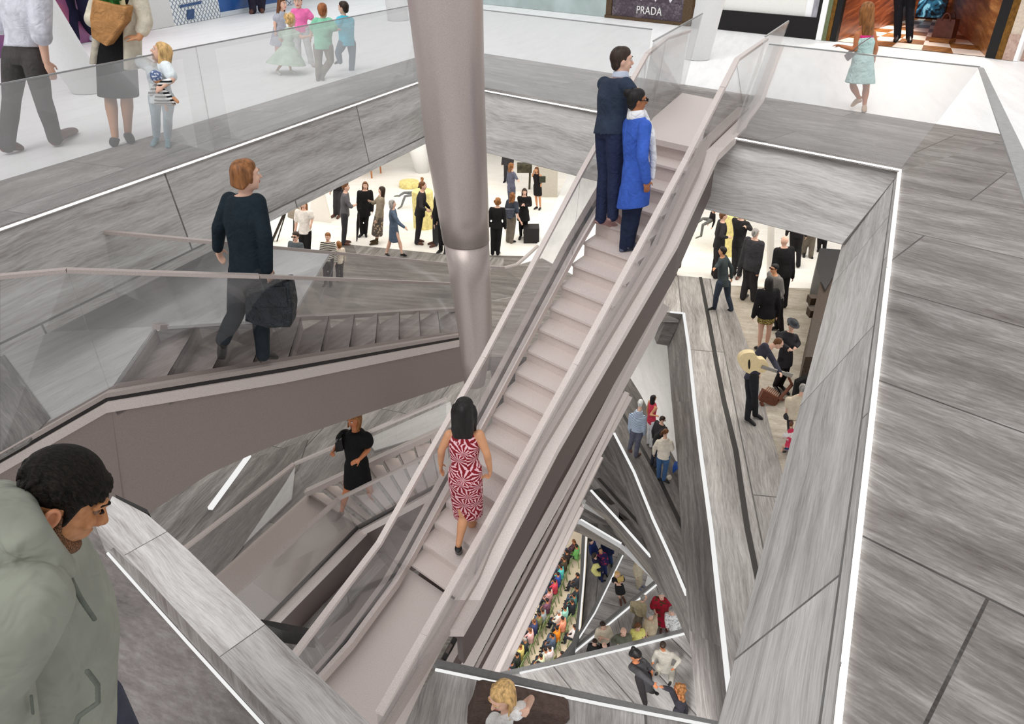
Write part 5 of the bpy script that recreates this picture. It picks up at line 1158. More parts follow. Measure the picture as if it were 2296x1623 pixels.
# woman in black dress on the lower stair
person('woman in plain black dress with windblown hair walking down the lower stair', (757, 1162), (795, 938), ZF + .03, 200, {'nk': (798, 962), 'sl': (772, 972), 'sr': (824, 978), 'el': (756, 1000), 'wl': (748, 1010, -.05), 'er': (826, 1008), 'wr': (806, 1030, -.1), 'hl': (785, 1050), 'hr': (814, 1050), 'kl': (777, 1100, -.02), 'kr': (828, 1094, .06), 'al': (766, 1148, -.02), 'ar': (834, 1122, .14), 'tl': (750, 1166, -.04), 'tr': (826, 1142, .1)},
       top=(C(20, 19, 20), 'cap', .72, .028, 1.15), shoes=(C(150, 140, 134),), headk=1.15, hair=('mid', 'honey'), vox=.0075, skin='warm', female=True, hands=(.9, .3), look=(215, -12), handdir={'r': (-.8, -.3, -.3)})
Yb = onz(757, 1162, ZF).y - .1
mb = MB(); mb.slab([ony(x, y, Yb) for x, y in ((751, 994), (766, 984), (770, 1010), (753, 1014))], (0, .1, 0)); mb.tube([ony(757, 990, Yb), ony(768, 968, Yb - .02), ony(764, 986, Yb + .1)], .012, 6); o = mb.build('shoulder_bag', plain('black_bag', srgb(30, 28, 28), .4)); tag(o, 'black shoulder bag under the arm of the woman in black on the lower stair', 'bag'); recenter(o)

# seated woman on the brown cushion
YK = onz(1135, 1640, ZE).y
def P_(x, y, d=0): return ony(x, y, YK + d)
person('blond woman in white lace top lounging on a brown cushion', (1120, 1700), (1126, 1562), ZE, 200, {'hd': (1126, 1560), 'nk': (1136, 1592), 'sl': (1106, 1606), 'sr': (1162, 1590), 'el': (1092, 1640, -.02), 'wl': (1082, 1676, -.1), 'er': (1192, 1564, .12), 'wr': (1183, 1590, -.02), 'hl': (1096, 1650), 'hr': (1142, 1656), 'kl': (1060, 1660, -.3), 'kr': (1100, 1680, -.3), 'al': (1050, 1720, -.3), 'ar': (1090, 1730, -.3), 'tl': (1040, 1730, -.4), 'tr': (1080, 1740, -.4)},
       S=2.2, top=(C(248, 246, 244, bump=.5, scale=40), 'cap', .1, .01), bottom=('trousers', C(228, 224, 220)), hair=('mid', 'blond'), vox=.0085, female=True, look=(226, -14), headk=1.5, handdir={'r': (-.35, -.2, -.9)}, hands=(.3, .5))
def cushion():
    r = P_(1160, 1600, .12)
    b = Blob(); k = depth(r) / FPX
    q = lambda x, y, d=.0: ony(x, y, YK + .05 + d)
    ol = [(1066, 1570), (1080, 1566), (1110, 1572), (1168, 1582), (1225, 1596), (1270, 1606), (1279, 1614), (1268, 1626), (1256, 1650), (1150, 1670), (1030, 1660), (1058, 1600)]
    b.slab([q(x, y, .02) for x, y in ol], (0, .2, 0)); o = b.done('floor_cushion', cloth('brown_suede', srgb(92, 76, 70), .5, 14, .2), None, .012, 12)
    tag(o, 'big chocolate brown cushion under the woman in white lace', 'cushion'); return o
cushion()
# ================================================================== man in the hooded sweatshirt (close to the camera)
def hoodie_man():
    HZ = 1.0
    hdp = onz(139, 1128, HC - 1.03); Y0 = hdp.y
    q = lambda x, y, d=0: ony(x, y, Y0 + d)
    s = depth(hdp) / FPX
    root = empty('person', Vector((hdp.x - .03, hdp.y, -.93)), 'bearded man in grey-green hooded sweatshirt leaning over the parapet', 'person')
    yaw, pit = math.radians(64.3), math.radians(-39)
    hf = Vector((math.sin(yaw) * math.cos(pit), math.cos(yaw) * math.cos(pit), math.sin(pit))); hr = Vector((math.cos(yaw), -math.sin(yaw), 0)); hu = hr.cross(hf)
    tilt = Matrix.Rotation(math.radians(-10.5), 3, hf); hr = tilt @ hr; hu = tilt @ hu
    k = 1.46     # head height in metres over its share of stature
    hd = hdp
    def at(r, f, u): return hd + hr * r * k + hf * f * k + hu * u * k
    B = Blob()
    B.ell(at(0, -.008, .014), hr * .043 * k, hf * .054 * k, hu * .054 * k, 28, 18)
    B.ell(at(0, .006, -.018), hr * .0385 * k, hf * .044 * k, hu * .045 * k, 24, 14)
    B.limb([at(-.030, -.004, -.034), at(-.02, .022, -.053), at(0, .036, -.06), at(.02, .022, -.053), at(.030, -.004, -.034)], [.012 * k, .0125 * k, .0135 * k, .0125 * k, .012 * k], 12)
    B.limb([at(0, .046, .018), at(0, .0545, .002), at(0, .0625, -.012)], [.0055 * k, .0062 * k, .0078 * k], 12)
    for sg in (-1, 1):
        B.ell(at(.0085 * sg, .0535, -.0145), hr * .006 * k, hf * .008 * k, hu * .0055 * k, 10, 8)
        B.limb([at(.008 * sg, .05, .0225), at(.022 * sg, .047, .0245), at(.034 * sg, .035, .019)], [.0058 * k, .0065 * k, .005 * k], 10)
        B.ell(at(.022 * sg, .036, -.008), hr * .014 * k, hf * .013 * k, hu * .014 * k, 12, 8)
    B.limb([at(-.013, .043, -.0315), at(0, .0505, -.0305), at(.013, .043, -.0315)], [.0045 * k, .0062 * k, .0045 * k], 10)
    B.limb([at(-.011, .042, -.039), at(0, .049, -.0385), at(.011, .042, -.039)], [.0048 * k, .0062 * k, .0048 * k], 10)
    B.limb([at(0, -.022, -.025), at(0, -.03, -.045).lerp(q(92, 1235, .02), .5), q(78, 1262, .02)], [.034 * k, .033 * k, .036 * k], 20)
    # torso, arms and legs under the clothes
    nk = q(95, 1250, .02); sh = q(96, 1330, .04); hp = q(130, 1640, .0)
    B.loft([(hp, Vector((0, .13, 0)), RT * .07), (q(100, 1480, .03), Vector((0, .13, 0)), RT * .07), (q(70, 1345, .04), Vector((0, .15, 0)), RT * .055), (q(66, 1270, .03), Vector((0, .06, 0)), RT * .04)])
    sR, eR, wR = q(60, 1345, -.17), q(-40, 1560, -.22), q(60, 1720, -.25)
    sL_, eL, wL = q(110, 1330, .22), q(150, 1500, .3), q(330, 1400, .28)
    B.limb(smoothpath(sR, eR, wR), [.055, .05, .045, .044, .044, .036, .028])
    foot = Vector((hp.x, hp.y, -.93))
    for dy in (-.09, .09):
        h_ = hp + Vector((0, dy, 0)); k_ = h_.lerp(foot + Vector((0, dy, .02)), .5) + Vector((.03, 0, 0)); a_ = foot + Vector((0, dy, .08))
        B.limb([h_, h_.lerp(k_, .5), k_, k_.lerp(a_, .4), a_], [.085, .08, .06, .055, .04]); B.limb([a_ - Vector((.02, 0, .03)), a_ + Vector((.17, 0, -.05))], [.04, .03])
    hand(B, wR, wR - eR, 1.8, Vector((1, 0, 0)), .5)
    m, nt, out = _nt('skin_olive'); b = bsdf(nt, out, srgb(176, 120, 78), .48, 0, .35); L = nt.links.new
    tc = N(nt, 'ShaderNodeTexCoord'); no = N(nt, 'ShaderNodeTexNoise'); no.inputs['Scale'].default_value = 60; no.inputs['Detail'].default_value = 3; L(tc.outputs['Object'], no.inputs['Vector'])
    rr = ramp(nt, [(.3, srgb(164, 108, 68)), (.7, srgb(190, 132, 88))]); L(no.outputs[0], rr.inputs[0]); L(rr.outputs[0], b.inputs['Base Color'])
    B.done('body', m, root, .0042, 4)
    # stubble beard: thin shell over the jaw
    Bd = Blob()
    Bd.limb([at(-.0335, -.006, -.03), at(-.0225, .022, -.0535), at(0, .0375, -.0605), at(.0225, .022, -.0535), at(.0335, -.006, -.03)], [.0145 * k, .0155 * k, .016 * k, .0155 * k, .0145 * k], 14)
    Bd.limb([at(-.014, .0405, -.0235), at(0, .0505, -.0225), at(.014, .0405, -.0235)], [.0038 * k, .005 * k, .0038 * k], 10)
    for sg in (-1, 1): Bd.limb([at(.0405 * sg, -.002, -.004), at(.038 * sg, .002, -.024), at(.033 * sg, .004, -.038)], [.006 * k, .0075 * k, .009 * k], 10)
    m2, nt, out = _nt('stubble'); b = bsdf(nt, out, srgb(96, 66, 48), .7, 0, .2); L = nt.links.new
    tc = N(nt, 'ShaderNodeTexCoord'); no = N(nt, 'ShaderNodeTexNoise'); no.inputs['Scale'].default_value = 420; no.inputs['Detail'].default_value = 2; L(tc.outputs['Object'], no.inputs['Vector'])
    rr = ramp(nt, [(.4, srgb(52, 38, 30)), (.62, srgb(140, 96, 64))]); L(no.outputs[0], rr.inputs[0]); L(rr.outputs[0], b.inputs['Base Color'])
    Bd.done('beard', m2, root, .004, 4)
    # hair cap
    H = Blob(); 
    H.ell(at(0, -.013, .034), hr * .0485 * k, hf * .056 * k, hu * .0535 * k, 30, 18)
    H.ell(at(0, .008, .042), hr * .0405 * k, hf * .0405 * k, hu * .029 * k, 24, 14)
    H.ell(at(0, -.037, -.006), hr * .0395 * k, hf * .025 * k, hu * .04 * k, 24, 14)
    for sg in (-1, 1): H.limb([at(.041 * sg, .008, .03), at(.0425 * sg, .006, .006), at(.0405 * sg, .005, -.012)], [.011 * k, .0068 * k, .0042 * k], 10)
    rn = random.Random(5)
    for i in range(46):
        t = rn.uniform(-1, 1); p = at(.042 * t, .042 - .026 * t * t + rn.uniform(-.006, .005), .05 - .02 * t * t + rn.uniform(-.004, .006)); H.limb([p - hf * .012 * k, p, p + hf * .006 * k - hu * .006 * k + hr * rn.uniform(-.003, .003) * k], [.006 * k, .0045 * k, .0016 * k], 7)
    for i in range(300):
        a, u = rn.uniform(0, 6.28), rn.uniform(.3, 1)
        c = math.sqrt(max(0, 1 - u * u)); v = hr * math.sin(a) * c + hf * math.cos(a) * c * 1.12 + hu * u
        p = at(0, -.016, .024) + (hr * v.dot(hr) * .0475 + hf * v.dot(hf) * .0485 + hu * v.dot(hu) * .057) * k
        tdir = (hr * rn.uniform(-.5, .5) + hf * rn.uniform(-.2, .6) - hu * .5).normalized()
        H.limb([p, p + tdir * .014 * k + v * .0012 * k, p + tdir * .024 * k], [.0036 * k, .0034 * k, .0014 * k], 6)
    m3, nt, out = _nt('glossy_black_hair'); b = bsdf(nt, out, srgb(22, 18, 16), .55, 0, .12); L = nt.links.new
    tc = N(nt, 'ShaderNodeTexCoord'); mp = N(nt, 'ShaderNodeMapping'); mp.inputs['Scale'].default_value = (30, 90, 30); L(tc.outputs['Object'], mp.inputs[0]); no = N(nt, 'ShaderNodeTexNoise'); no.inputs['Scale'].default_value = 3; no.inputs['Detail'].default_value = 5; no.inputs['Distortion'].default_value = .8; L(mp.outputs[0], no.inputs['Vector'])
    rr = ramp(nt, [(.35, srgb(8, 7, 7)), (.7, srgb(36, 29, 25))]); L(no.outputs[0], rr.inputs[0]); L(rr.outputs[0], b.inputs['Base Color']); bp = N(nt, 'ShaderNodeBump'); bp.inputs['Strength'].default_value = .7; bp.inputs['Distance'].default_value = .006; L(no.outputs[0], bp.inputs['Height']); L(bp.outputs[0], b.inputs['Normal'])
    H.done('hair', m3, root, .0034, 1)
    # ears, eyes, brows
    for sg in (1,):
        E = Blob(); e0 = at(.0475 * sg, -.014, -.002)
        E.limb([e0 + (hf * (.0085 * math.cos(a)) + hu * (.0135 * math.sin(a) - .001)) * k + hr * .0025 * k * (1 - math.cos(a)) for a in [math.radians(t) for t in range(-75, 236, 22)]], [.0036 * k] * 15, 8)
        E.ell(e0 - hr * .002 * k, hr * .003 * k, hf * .0075 * k, hu * .0115 * k, 14, 9); E.ell(e0 + (hf * .003 - hu * .0135) * k, hr * .0035 * k, hf * .006 * k, hu * .006 * k, 10, 8)
        E.limb([e0 + hf * .008 * k - hu * .008 * k, e0 + hf * .009 * k + hu * .004 * k], [.003 * k, .0025 * k], 8)
        E.done('ear', plain('ear_skin', srgb(196, 132, 98), .5, 0, .05, 40), root, .0028, 2)
    for sg in (-1, 1):
        Eb = Blob(); Eb.limb([at(.009 * sg, .0535, .0215), at(.021 * sg, .0515, .0262), at(.034 * sg, .0395, .022)], [.003 * k, .0038 * k, .0018 * k], 8)
        Eb.done('eyebrow', m3, root, .0025, 1)
    for sg in (-1, 1):
        Ey = Blob(); Ey.sph(at(.019 * sg, .0405, .009), .0064 * k)
        Ey.done('eye', plain('eye_shaded', srgb(120, 92, 74), .3), root, .003, 1)
    for sg in (-1, 1):
        El = Blob(); El.limb([at(.011 * sg, .0495, .0098), at(.019 * sg, .0512, .0088), at(.027 * sg, .0465, .0098)], [.0018 * k, .0024 * k, .0016 * k], 8)
        El.done('eyelash', m3, root, .0018, 1)
    # sweatshirt: torso, sleeve, hood
    fab = cloth('sage_fleece', srgb(139, 141, 130), .45, 7, .12, .95)
    S_ = Blob(); yv = Vector((0, 1, 0))
    def sec(xl, xr, y, hw, d=0.0):
        a, b = q(xl, y, d), q(xr, y, d); return ((a + b) / 2, (b - a) / 2, yv * hw)
    S_.loft([sec(-60, 246, 1720, .22), sec(-60, 240, 1640, .22), sec(-50, 240, 1560, .22), sec(-50, 244, 1500, .22), sec(-55, 230, 1440, .225, .01), sec(-60, 200, 1385, .225, .02), sec(-50, 172, 1335, .21, .03), sec(-30, 150, 1290, .17, .03), sec(-10, 136, 1258, .1, .03)], 30)
    S_.sph(q(58, 1352, -.17), .085)
    S_.limb(smoothpath(q(52, 1352, -.19), q(-30, 1530, -.24), q(30, 1720, -.26)), [.09, .088, .082, .08, .078, .07, .06], 20)
    S_.limb(smoothpath(q(110, 1340, .2), q(160, 1500, .28), q(300, 1460, .3))[:3], [.085, .08, .07], 16)
    SW = S_.done('sweatshirt', fab, root, .0085, 5)
    Hd = Blob()
    pts = [(-30, 1150, .12), (0, 1128, .02), (24, 1150, -.09), (60, 1205, -.13), (100, 1238, -.115), (132, 1258, -.06), (146, 1268, .03)]
    Hd.limb([q(x, y, d) for x, y, d in pts], [.05, .052, .05, .044, .034, .026, .024], 16)
    pts = [(-40, 1200, .1), (-10, 1190, -.02), (30, 1230, -.12), (80, 1270, -.13), (130, 1282, -.08)]
    Hd.limb([q(x, y, d) for x, y, d in pts], [.075, .08, .07, .055, .035], 16)
    Hd.done('hood', fab, root, .0075, 5)
    dk = cloth('dark_sage', srgb(96, 100, 92), .3, 9, .1)
    Z = Blob(); Z.limb([q(146, 1262, -.05), q(164, 1310, -.1), q(186, 1350, -.1), q(212, 1388, -.02)], [.006] * 4, 8); Z.done('zip_edge', dk, SW, .004, 1)
    Z = Blob(); Z.limb([q(196, 1505, -.225), q(219, 1535, -.225), q(220, 1575, -.225), q(176, 1606, -.235), q(168, 1630, -.24)], [.006] * 5, 8); Z.done('pocket_seam', dk, SW, .004, 1)
    Z = Blob(); Z.limb([q(70, 1560, -.255), q(74, 1600, -.255)], [.0035] * 2, 8); Z.done('sleeve_seam', dk, SW, .003, 1)
    T = Blob(); 
    for dy in (-.1, .1):
        h_ = hp + Vector((0, dy, -.05)); f_ = foot + Vector((0, dy, .1)); T.limb([h_, h_.lerp(f_, .5) + Vector((.03, 0, 0)), f_], [.11, .085, .065])
    T.done('trousers', C(60, 62, 74), root, .015)
    for dy in (-.09, .09):
        sB = Blob(); a_ = foot + Vector((-.05, dy, .045)); sB.limb([a_, a_ + Vector((.12, 0, .0)), a_ + Vector((.24, 0, -.012))], [.045, .043, .03]); sB.done('shoe', BSHOE, root, .01)
hoodie_man()
# ================================================================== PEOPLE: the hall one level down, seen under the bulkheads
K1, K2, K3 = C(46, 44, 46), C(60, 58, 62), C(30, 28, 30)
GRY, TWEED = C(98, 96, 100), C(150, 138, 120)
SH = (BSHOE,); SB = (LEATH,)
CR = dict(vox=.0125)
person('woman in pale blouse and black trousers holding a clutch, far left of the hall', (686, 590), (681, 458), Z1, 190, {'er': (700, 490), 'wr': (698, 502)}, top=(C(238, 230, 222), 'short', .1), bottom=('trousers', K3), hair=('long', 'auburn'), shoes=SH, female=True, group=None, **CR)
person('man with glasses and beard, only head and shoulders above the stair edge', (664, 652), (663, 530), Z1, 200, top=(C(92, 98, 102), 'long', .1), bottom=('trousers', K2), hair=('short', 'dark'), shoes=SH, extras=glasses_fn((60, 50, 40)), headk=1.15, **CR)
person('young person in black and cream striped shirt behind the stair edge', (736, 640), (735, 531), Z1, 185, top=(C(238, 232, 220, pattern=('stripe', srgb(40, 34, 30), 7), bump=0), 'long', .1), bottom=('trousers', K2), hair=('short', 'auburn'), shoes=SH, headk=1.15, **CR)
person('small blond child beside the person in the striped shirt', (762, 632), (760, 549), Z1, 330, top=(C(240, 226, 208), 'long', .1), bottom=('trousers', K2), hair=('short', 'honey'), shoes=SH, headk=1.4, **CR)
person('person in black half hidden behind the man in the grey jacket', (756, 486), (764, 370), Z1, 200, top=(K3, 'long', .1), bottom=('trousers', K2), hair=('short', 'dark'), shoes=SB, **CR)
person('man in grey tweed jacket and dark trousers turned to the right', (770, 548), (775, 419), Z1, 82, {'er': (786, 464), 'wr': (790, 462)}, top=(GRY, 'long', .12), bottom=('trousers', K2), hair=('short', 'brown'), shoes=SB, **CR)
person('woman in black tunic and boots leaning on a black umbrella', (814, 528), (819, 416), Z1, 175, {'el': (803, 456), 'wl': (804, 472), 'al': (811, 524), 'ar': (820, 522)}, top=(K3, 'long', .55, .014, 1.15), bottom=('jeans', K3), hair=('mid', 'brown'), shoes=(BSHOE, 'boot'), female=True, **CR)
held('umbrella', 'closed black umbrella with cane handle beside the woman in the black tunic', 'umbrella', lambda m: (m.tube([onz(800, 541, Z1 + .02), ony(803, 500, onz(800, 541, Z1).y), ony(804, 474, onz(800, 541, Z1).y)], [.015, .05, .02], 8), m.tube([ony(804, 474, onz(800, 541, Z1).y), ony(805, 468, onz(800, 541, Z1).y), ony(809, 467, onz(800, 541, Z1).y)], .014, 6)), plain('umbrella_black', srgb(30, 28, 28), .6))
person('woman in tweed jacket and long flowered skirt, long dark hair', (844, 546), (856, 427), Z1, 265, {'el': (838, 456, -.05), 'wl': (832, 452, -.08)}, top=(TWEED, 'long', .12), bottom=('skirt', C(92, 84, 80, pattern=('spot', srgb(190, 166, 140), 16), bump=0), 1.5, 1.25), hair=('long', 'dark'), shoes=(C(70, 58, 38), 'boot'), female=True, **CR)
person('woman with grey hair striding in a belted slate blue coat', (886, 575), (880, 457), Z1, 82, {'er': (894, 500, -.05), 'wr': (906, 509, -.06), 'al': (866, 568, .02), 'ar': (901, 568, -.02), 'tl': (872, 574), 'tr': (911, 574), 'kl': (873, 546), 'kr': (897, 546)}, top=(C(82, 96, 114), 'long', .8, .012, 1.2), hair=('bob', 'grey'), shoes=SH, female=True, vox=.0105)
person('bearded man in dark suit and tie, near the steel column', (934, 546), (948, 417), Z1, 88, {'er': (944, 466, -.1), 'wr': (954, 470, -.1), 'el': (950, 452), 'wl': (962, 466)}, top=(K1, 'long', .2), bottom=('trousers', K1), hair=('short', 'brown'), shoes=SB, build=1.1, **CR)
person('man in dark suit with brown shoes, cut off by the left side of the column', (976, 550), (984, 424), Z1, 250, top=(K1, 'long', .2), bottom=('trousers', K2), hair=('short', 'dark'), shoes=SB, **CR)
person('person in black right against the left side of the column', (994, 566), (996, 440), Z1, 200, top=(K3, 'long', .2), bottom=('trousers', K3), hair=('short', 'dark'), shoes=SH, **CR)
def sit_px(label, seat, hd, z, yaw, knees, feet, **kw):
    """sitting figure: seat = picture point on the floor under the hips"""
    return person(label, seat, hd, z, yaw, dict(kl=knees[0], kr=knees[1], al=feet[0], ar=feet[1], tl=feet[2], tr=feet[3], hl=(seat[0] - 2, seat[1] - 30), hr=(seat[0] + 3, seat[1] - 29)), **kw)
sit_px('seated person in black with one leg stretched out, above the woman in slate blue', (938, 462), (946, 402), Z1, 262, ((906, 432, -.1), (908, 440, -.15)), ((896, 438, -.2), (900, 462, -.2), (884, 440, -.25), (892, 468, -.25)), top=(K3, 'long', .05), bottom=('trousers', C(120, 122, 124)), hair=('bob', 'honey'), shoes=(C(110, 112, 104),), **CR)
def drum(label, top, r_px, ht, mat, z, name='table', cat='table', n=28, frill=0.0):
    p = onz(top[0], top[1], z); s = depth(p) / FPX; r = r_px * s; r0 = empty(name, p, label, cat)
    def ring(rr, zz, fr=0): return [p + Vector((math.cos(2 * math.pi * k / n) * rr * (1 + fr * (k % 2)), math.sin(2 * math.pi * k / n) * rr * (1 + fr * (k % 2)), zz)) for k in range(n)]
    mb = MB(); A, B, C_ = ring(r * 1.05, .0, frill), ring(r, ht * .97, frill), ring(r * .99, ht)
    for X, Y_ in ((A, B), (B, C_)):
        for k in range(n): j = (k + 1) % n; mb.face([X[k], X[j], Y_[j], Y_[k]], smooth=frill == 0)
    mb.face(C_); mb.face(list(reversed(A))); mb.build('table_cloth' if frill else 'drum_body', mat, r0); return r0
GOLD = cloth('gold_cloth', srgb(240, 222, 150), .3, 10, .2, .5)
drum('round table under a gold cloth, in the hall behind the bearded man', (952, 508), 22, 1.1, GOLD, Z1, frill=.06)
drum('low round gold ottoman far back in the hall', (918, 418), 22, .18, GOLD, Z1, 'ottoman', 'ottoman')
def chair_small(label, px, py, z, w, col, yaw=0, group=None, name='chair'):
    p = onz(px, py, z); r = empty(name, p, label, 'chair', group); a = math.radians(yaw); f = Vector((math.sin(a), math.cos(a), 0)); x = Vector((math.cos(a), -math.sin(a), 0)); m_ = plain(col[0], col[1], .5)
    k = w / .45; u = Vector((0, 0, 1))
    mb = MB(); mb.box(p + u * .45 * k, x * .22 * k, f * .22 * k, u * .025 * k); mb.build('seat', m_, r)
    mb = MB(); mb.box(p - f * .22 * k + u * .72 * k, x * .21 * k, f * .02 * k, u * .17 * k); mb.build('backrest', m_, r)
    for sx in (-1, 1):
        for sy in (-1, 1):
            mb = MB(); mb.bar(p + x * .2 * k * sx + f * .2 * k * sy, p + x * .2 * k * sx + f * .2 * k * sy + u * .45 * k, .03 * k, .03 * k); mb.build('leg', m_, r)
    return r
chair_small('brown wooden chair just under the left bulkhead', 826, 392, Z1, .75, ('chair_tan', srgb(176, 116, 70)), 200)
# strap-like black stand and lamp shade at the far left of the hall
held('black_stand', 'slanting black stand leaning at the far left of the hall', 'stand', lambda m: (m.bar(onz(610, 541, Z1), ony(642, 468, onz(610, 541, Z1).y), .1, .06), m.bar(onz(621, 541, Z1), ony(640, 480, onz(610, 541, Z1).y), .03, .03)), plain('stand_black', srgb(44, 36, 28), .5))
rl = empty('floor_lamp', onz(658, 545, Z1), 'grey cylindrical lampshade beside the woman in the pale blouse', 'lamp')
yl = onz(658, 545, Z1).y; mb = MB(); mb.tube([ony(659, 486, yl), ony(660, 448, yl)], [.17, .14], 20); mb.build('lamp_shade', plain('shade_grey', srgb(168, 156, 140), .7, 0, .2, 40), rl); mb = MB(); mb.tube([onz(658, 545, Z1), ony(659, 486, yl)], .02, 8); mb.build('pole', plain('stand_black', srgb(44, 36, 28)), rl)
# pale display walls in the hall
def hall_wall(name, label, q, mat):
    y = onz(*q[0], Z1).y; mb = MB(); P = [onz(*q[0], Z1), onz(*q[1], Z1)]; P += [ony(q[2][0], q[2][1], P[1].y), ony(q[3][0], q[3][1], P[0].y)]
    mb.slab(P, (0, .15, 0)); o = mb.build(name, mat); tag(o, label, 'display wall'); return recenter(o)
CREAMW = plain('cream_board', srgb(246, 240, 232), .6, 0, .02)
hall_wall('display_board', 'cream display board with slanted top behind the woman in the pale blouse', [(692, 494), (742, 500), (724, 428), (700, 430)], CREAMW)
hall_wall('display_board', 'tall white panel in the hall by the bald man in black', [(1722, 632), (1734, 634), (1737, 500), (1726, 498)], CREAMW)
# ---- through the gap between column and escalator
person('woman in slate grey suit with curly auburn hair', (1146, 474), (1147, 374), Z1, 60, {'wr': (1160, 402, -.08), 'er': (1156, 396)}, top=(C(96, 98, 116), 'long', .3), bottom=('wide', C(84, 86, 102)), hair=('curly', 'auburn', .12), shoes=SH, female=True, **CR)
person('woman in dark waistcoat and grey flared trousers with a handbag, long curly hair', (1142, 544), (1150, 440), Z1, 40, {'er': (1160, 484, -.1), 'wr': (1168, 498, -.1)}, top=(C(62, 66, 78), 'short', .05), bottom=('wide', C(112, 104, 94)), hair=('curly', 'auburn', .16), shoes=SH, female=True, **CR)
person('woman in short black dress and tights, facing us with hands together', (1172, 534), (1176, 430), Z1, 185, {'el': (1166, 462), 'wl': (1172, 458, -.1), 'er': (1190, 460), 'wr': (1176, 460, -.1), 'al': (1168, 526), 'ar': (1176, 522)}, top=(K3, 'long', .6, .012, 1.25), bottom=('jeans', K3), hair=('long', 'dark'), shoes=SH, female=True, **CR)
person('woman in fitted black dress with bare legs, hand raised to her face', (1208, 468), (1203, 381), Z1, 210, {'el': (1194, 396), 'wl': (1197, 384, -.1), 'er': (1216, 402), 'wr': (1214, 412)}, top=(K3, 'none', .75, .012, 1.0), hair=('mid', 'brown'), shoes=SH, female=True, skin='tan', **CR)
person('person with golden curly hair in black trouser suit, back to us, beside the column', (1110, 572), (1116, 453), Z1, 5, top=(K3, 'long', .1), bottom=('trousers', K3), hair=('curly', 'honey'), shoes=(BSHOE, 'boot'), female=True, **CR)
person('person in dark clothes half hidden by the far bulkhead', (1136, 408), (1140, 330), Z1, 190, top=(K2, 'long', .3), bottom=('trousers', K2), hair=('short', 'dark'), shoes=SH, vox=.014)
held('handbag', 'dark green handbag on the arm of the woman in the fitted black dress', 'bag', lambda m: m.box(ony(1216, 402, onz(1208, 468, Z1).y - .15), RT * .1, Vector((0, .05, 0)), Vector((0, 0, .09))), plain('bag_green', srgb(52, 54, 42), .4))
held('handbag', 'slouchy blue-grey handbag at the hip of the woman in flared trousers', 'bag', lambda m: m.box(ony(1140, 478, onz(1142, 544, Z1).y - .28), RT * .15, Vector((0, .06, 0)), Vector((.02, 0, .12))), plain('bag_slate', srgb(76, 80, 92), .4, 0, .4, 20))
held('camera_stand', 'black pole with a camera lamp near the far bulkhead', 'stand', lambda m: (m.bar(onz(1187, 424, Z1), ony(1189, 368, onz(1187, 424, Z1).y), .07, .07), m.box(ony(1176, 376, onz(1187, 424, Z1).y), RT * .25, Vector((0, .15, 0)), Vector((0, 0, .14)))), plain('gear_dark', srgb(70, 66, 52), .5, 0, .8, 6))
held('plinth', 'grey box plinth behind the woman in the fitted black dress', 'plinth', lambda m: m.box(ony(1227, 408, onz(1227, 436, Z1).y), RT * .33, Vector((0, .3, 0)), Vector((0, 0, .75))), plain('plinth_grey', srgb(196, 190, 178), .6))
held('black_box', 'black box on the floor beside the escalator glass', 'box', lambda m: m.box(onz(1191, 540, Z1) + Vector((0, 0, .22)), RT * .22, Vector((0, .2, 0)), Vector((0, 0, .22))), plain('box_black', srgb(34, 30, 32), .5))
# ---- right-hand opening
person('woman in long flowered skirt cut off by the escalator side', (1512, 616), (1530, 500), Z1, 265, top=(TWEED, 'long', .12), bottom=('skirt', C(92, 84, 80, pattern=('spot', srgb(190, 166, 140), 16), bump=0), 1.5, 1.25), hair=('long', 'dark'), shoes=(C(70, 58, 38), 'boot'), female=True, **CR)
person('bearded man in dark suit and tie, in the right-hand opening', (1601, 622), (1622, 484), Z1, 88, {'er': (1616, 532, -.1), 'wr': (1630, 532, -.1)}, top=(K1, 'long', .2), bottom=('trousers', K1), hair=('short', 'brown'), shoes=SH, build=1.1, **CR)
person('man in dark suit with hands together, his head hidden by the bulkhead', (1652, 620), (1662, 478), Z1, 230, {'el': (1648, 508), 'wl': (1664, 508, -.12), 'er': (1684, 514), 'wr': (1672, 508, -.12)}, top=(K1, 'long', .2), bottom=('trousers', K2), hair=('short', 'dark'), shoes=SB, **CR)
person('elderly man in dark overcoat turned to the right', (1676, 672), (1694, 522), Z1, 50, {'al': (1666, 664), 'ar': (1690, 668), 'el': (1662, 590), 'wl': (1656, 616), 'er': (1702, 590), 'wr': (1698, 612)}, top=(K2, 'long', .3, .018), bottom=('wide', K1), hair=('thin', 'grey'), shoes=SH, build=1.1, **CR)
person('bald man in black suit, back to us', (1752, 690), (1759, 540), Z1, 345, {'er': (1776, 606), 'wr': (1777, 622)}, top=(K3, 'long', .25, .016), bottom=('trousers', K3), hair=('bald', 'dark'), shoes=SH, build=1.12, **CR)
person('man with black hair and glasses in grey sweater, looking left', (1748, 742), (1736, 602), Z1, 250, {'er': (1754, 656), 'wr': (1750, 664)}, top=(C(120, 116, 112), 'long', .1, .016), bottom=('trousers', K3), hair=('short', 'black'), shoes=SH, extras=glasses_fn((70, 40, 36)), skin='tan', build=1.05, **CR)
person('woman in black jacket and sequinned gold miniskirt, back to us', (1712, 790), (1724, 632), Z1, 355, {'al': (1702, 778), 'ar': (1718, 776)}, top=(K3, 'long', .12, .018), bottom=('skirt', C(96, 84, 48, pattern=('spot', srgb(190, 170, 100), 50), bump=0), .42, 1.1), hair=('long', 'black'), shoes=SH, female=True, **CR)
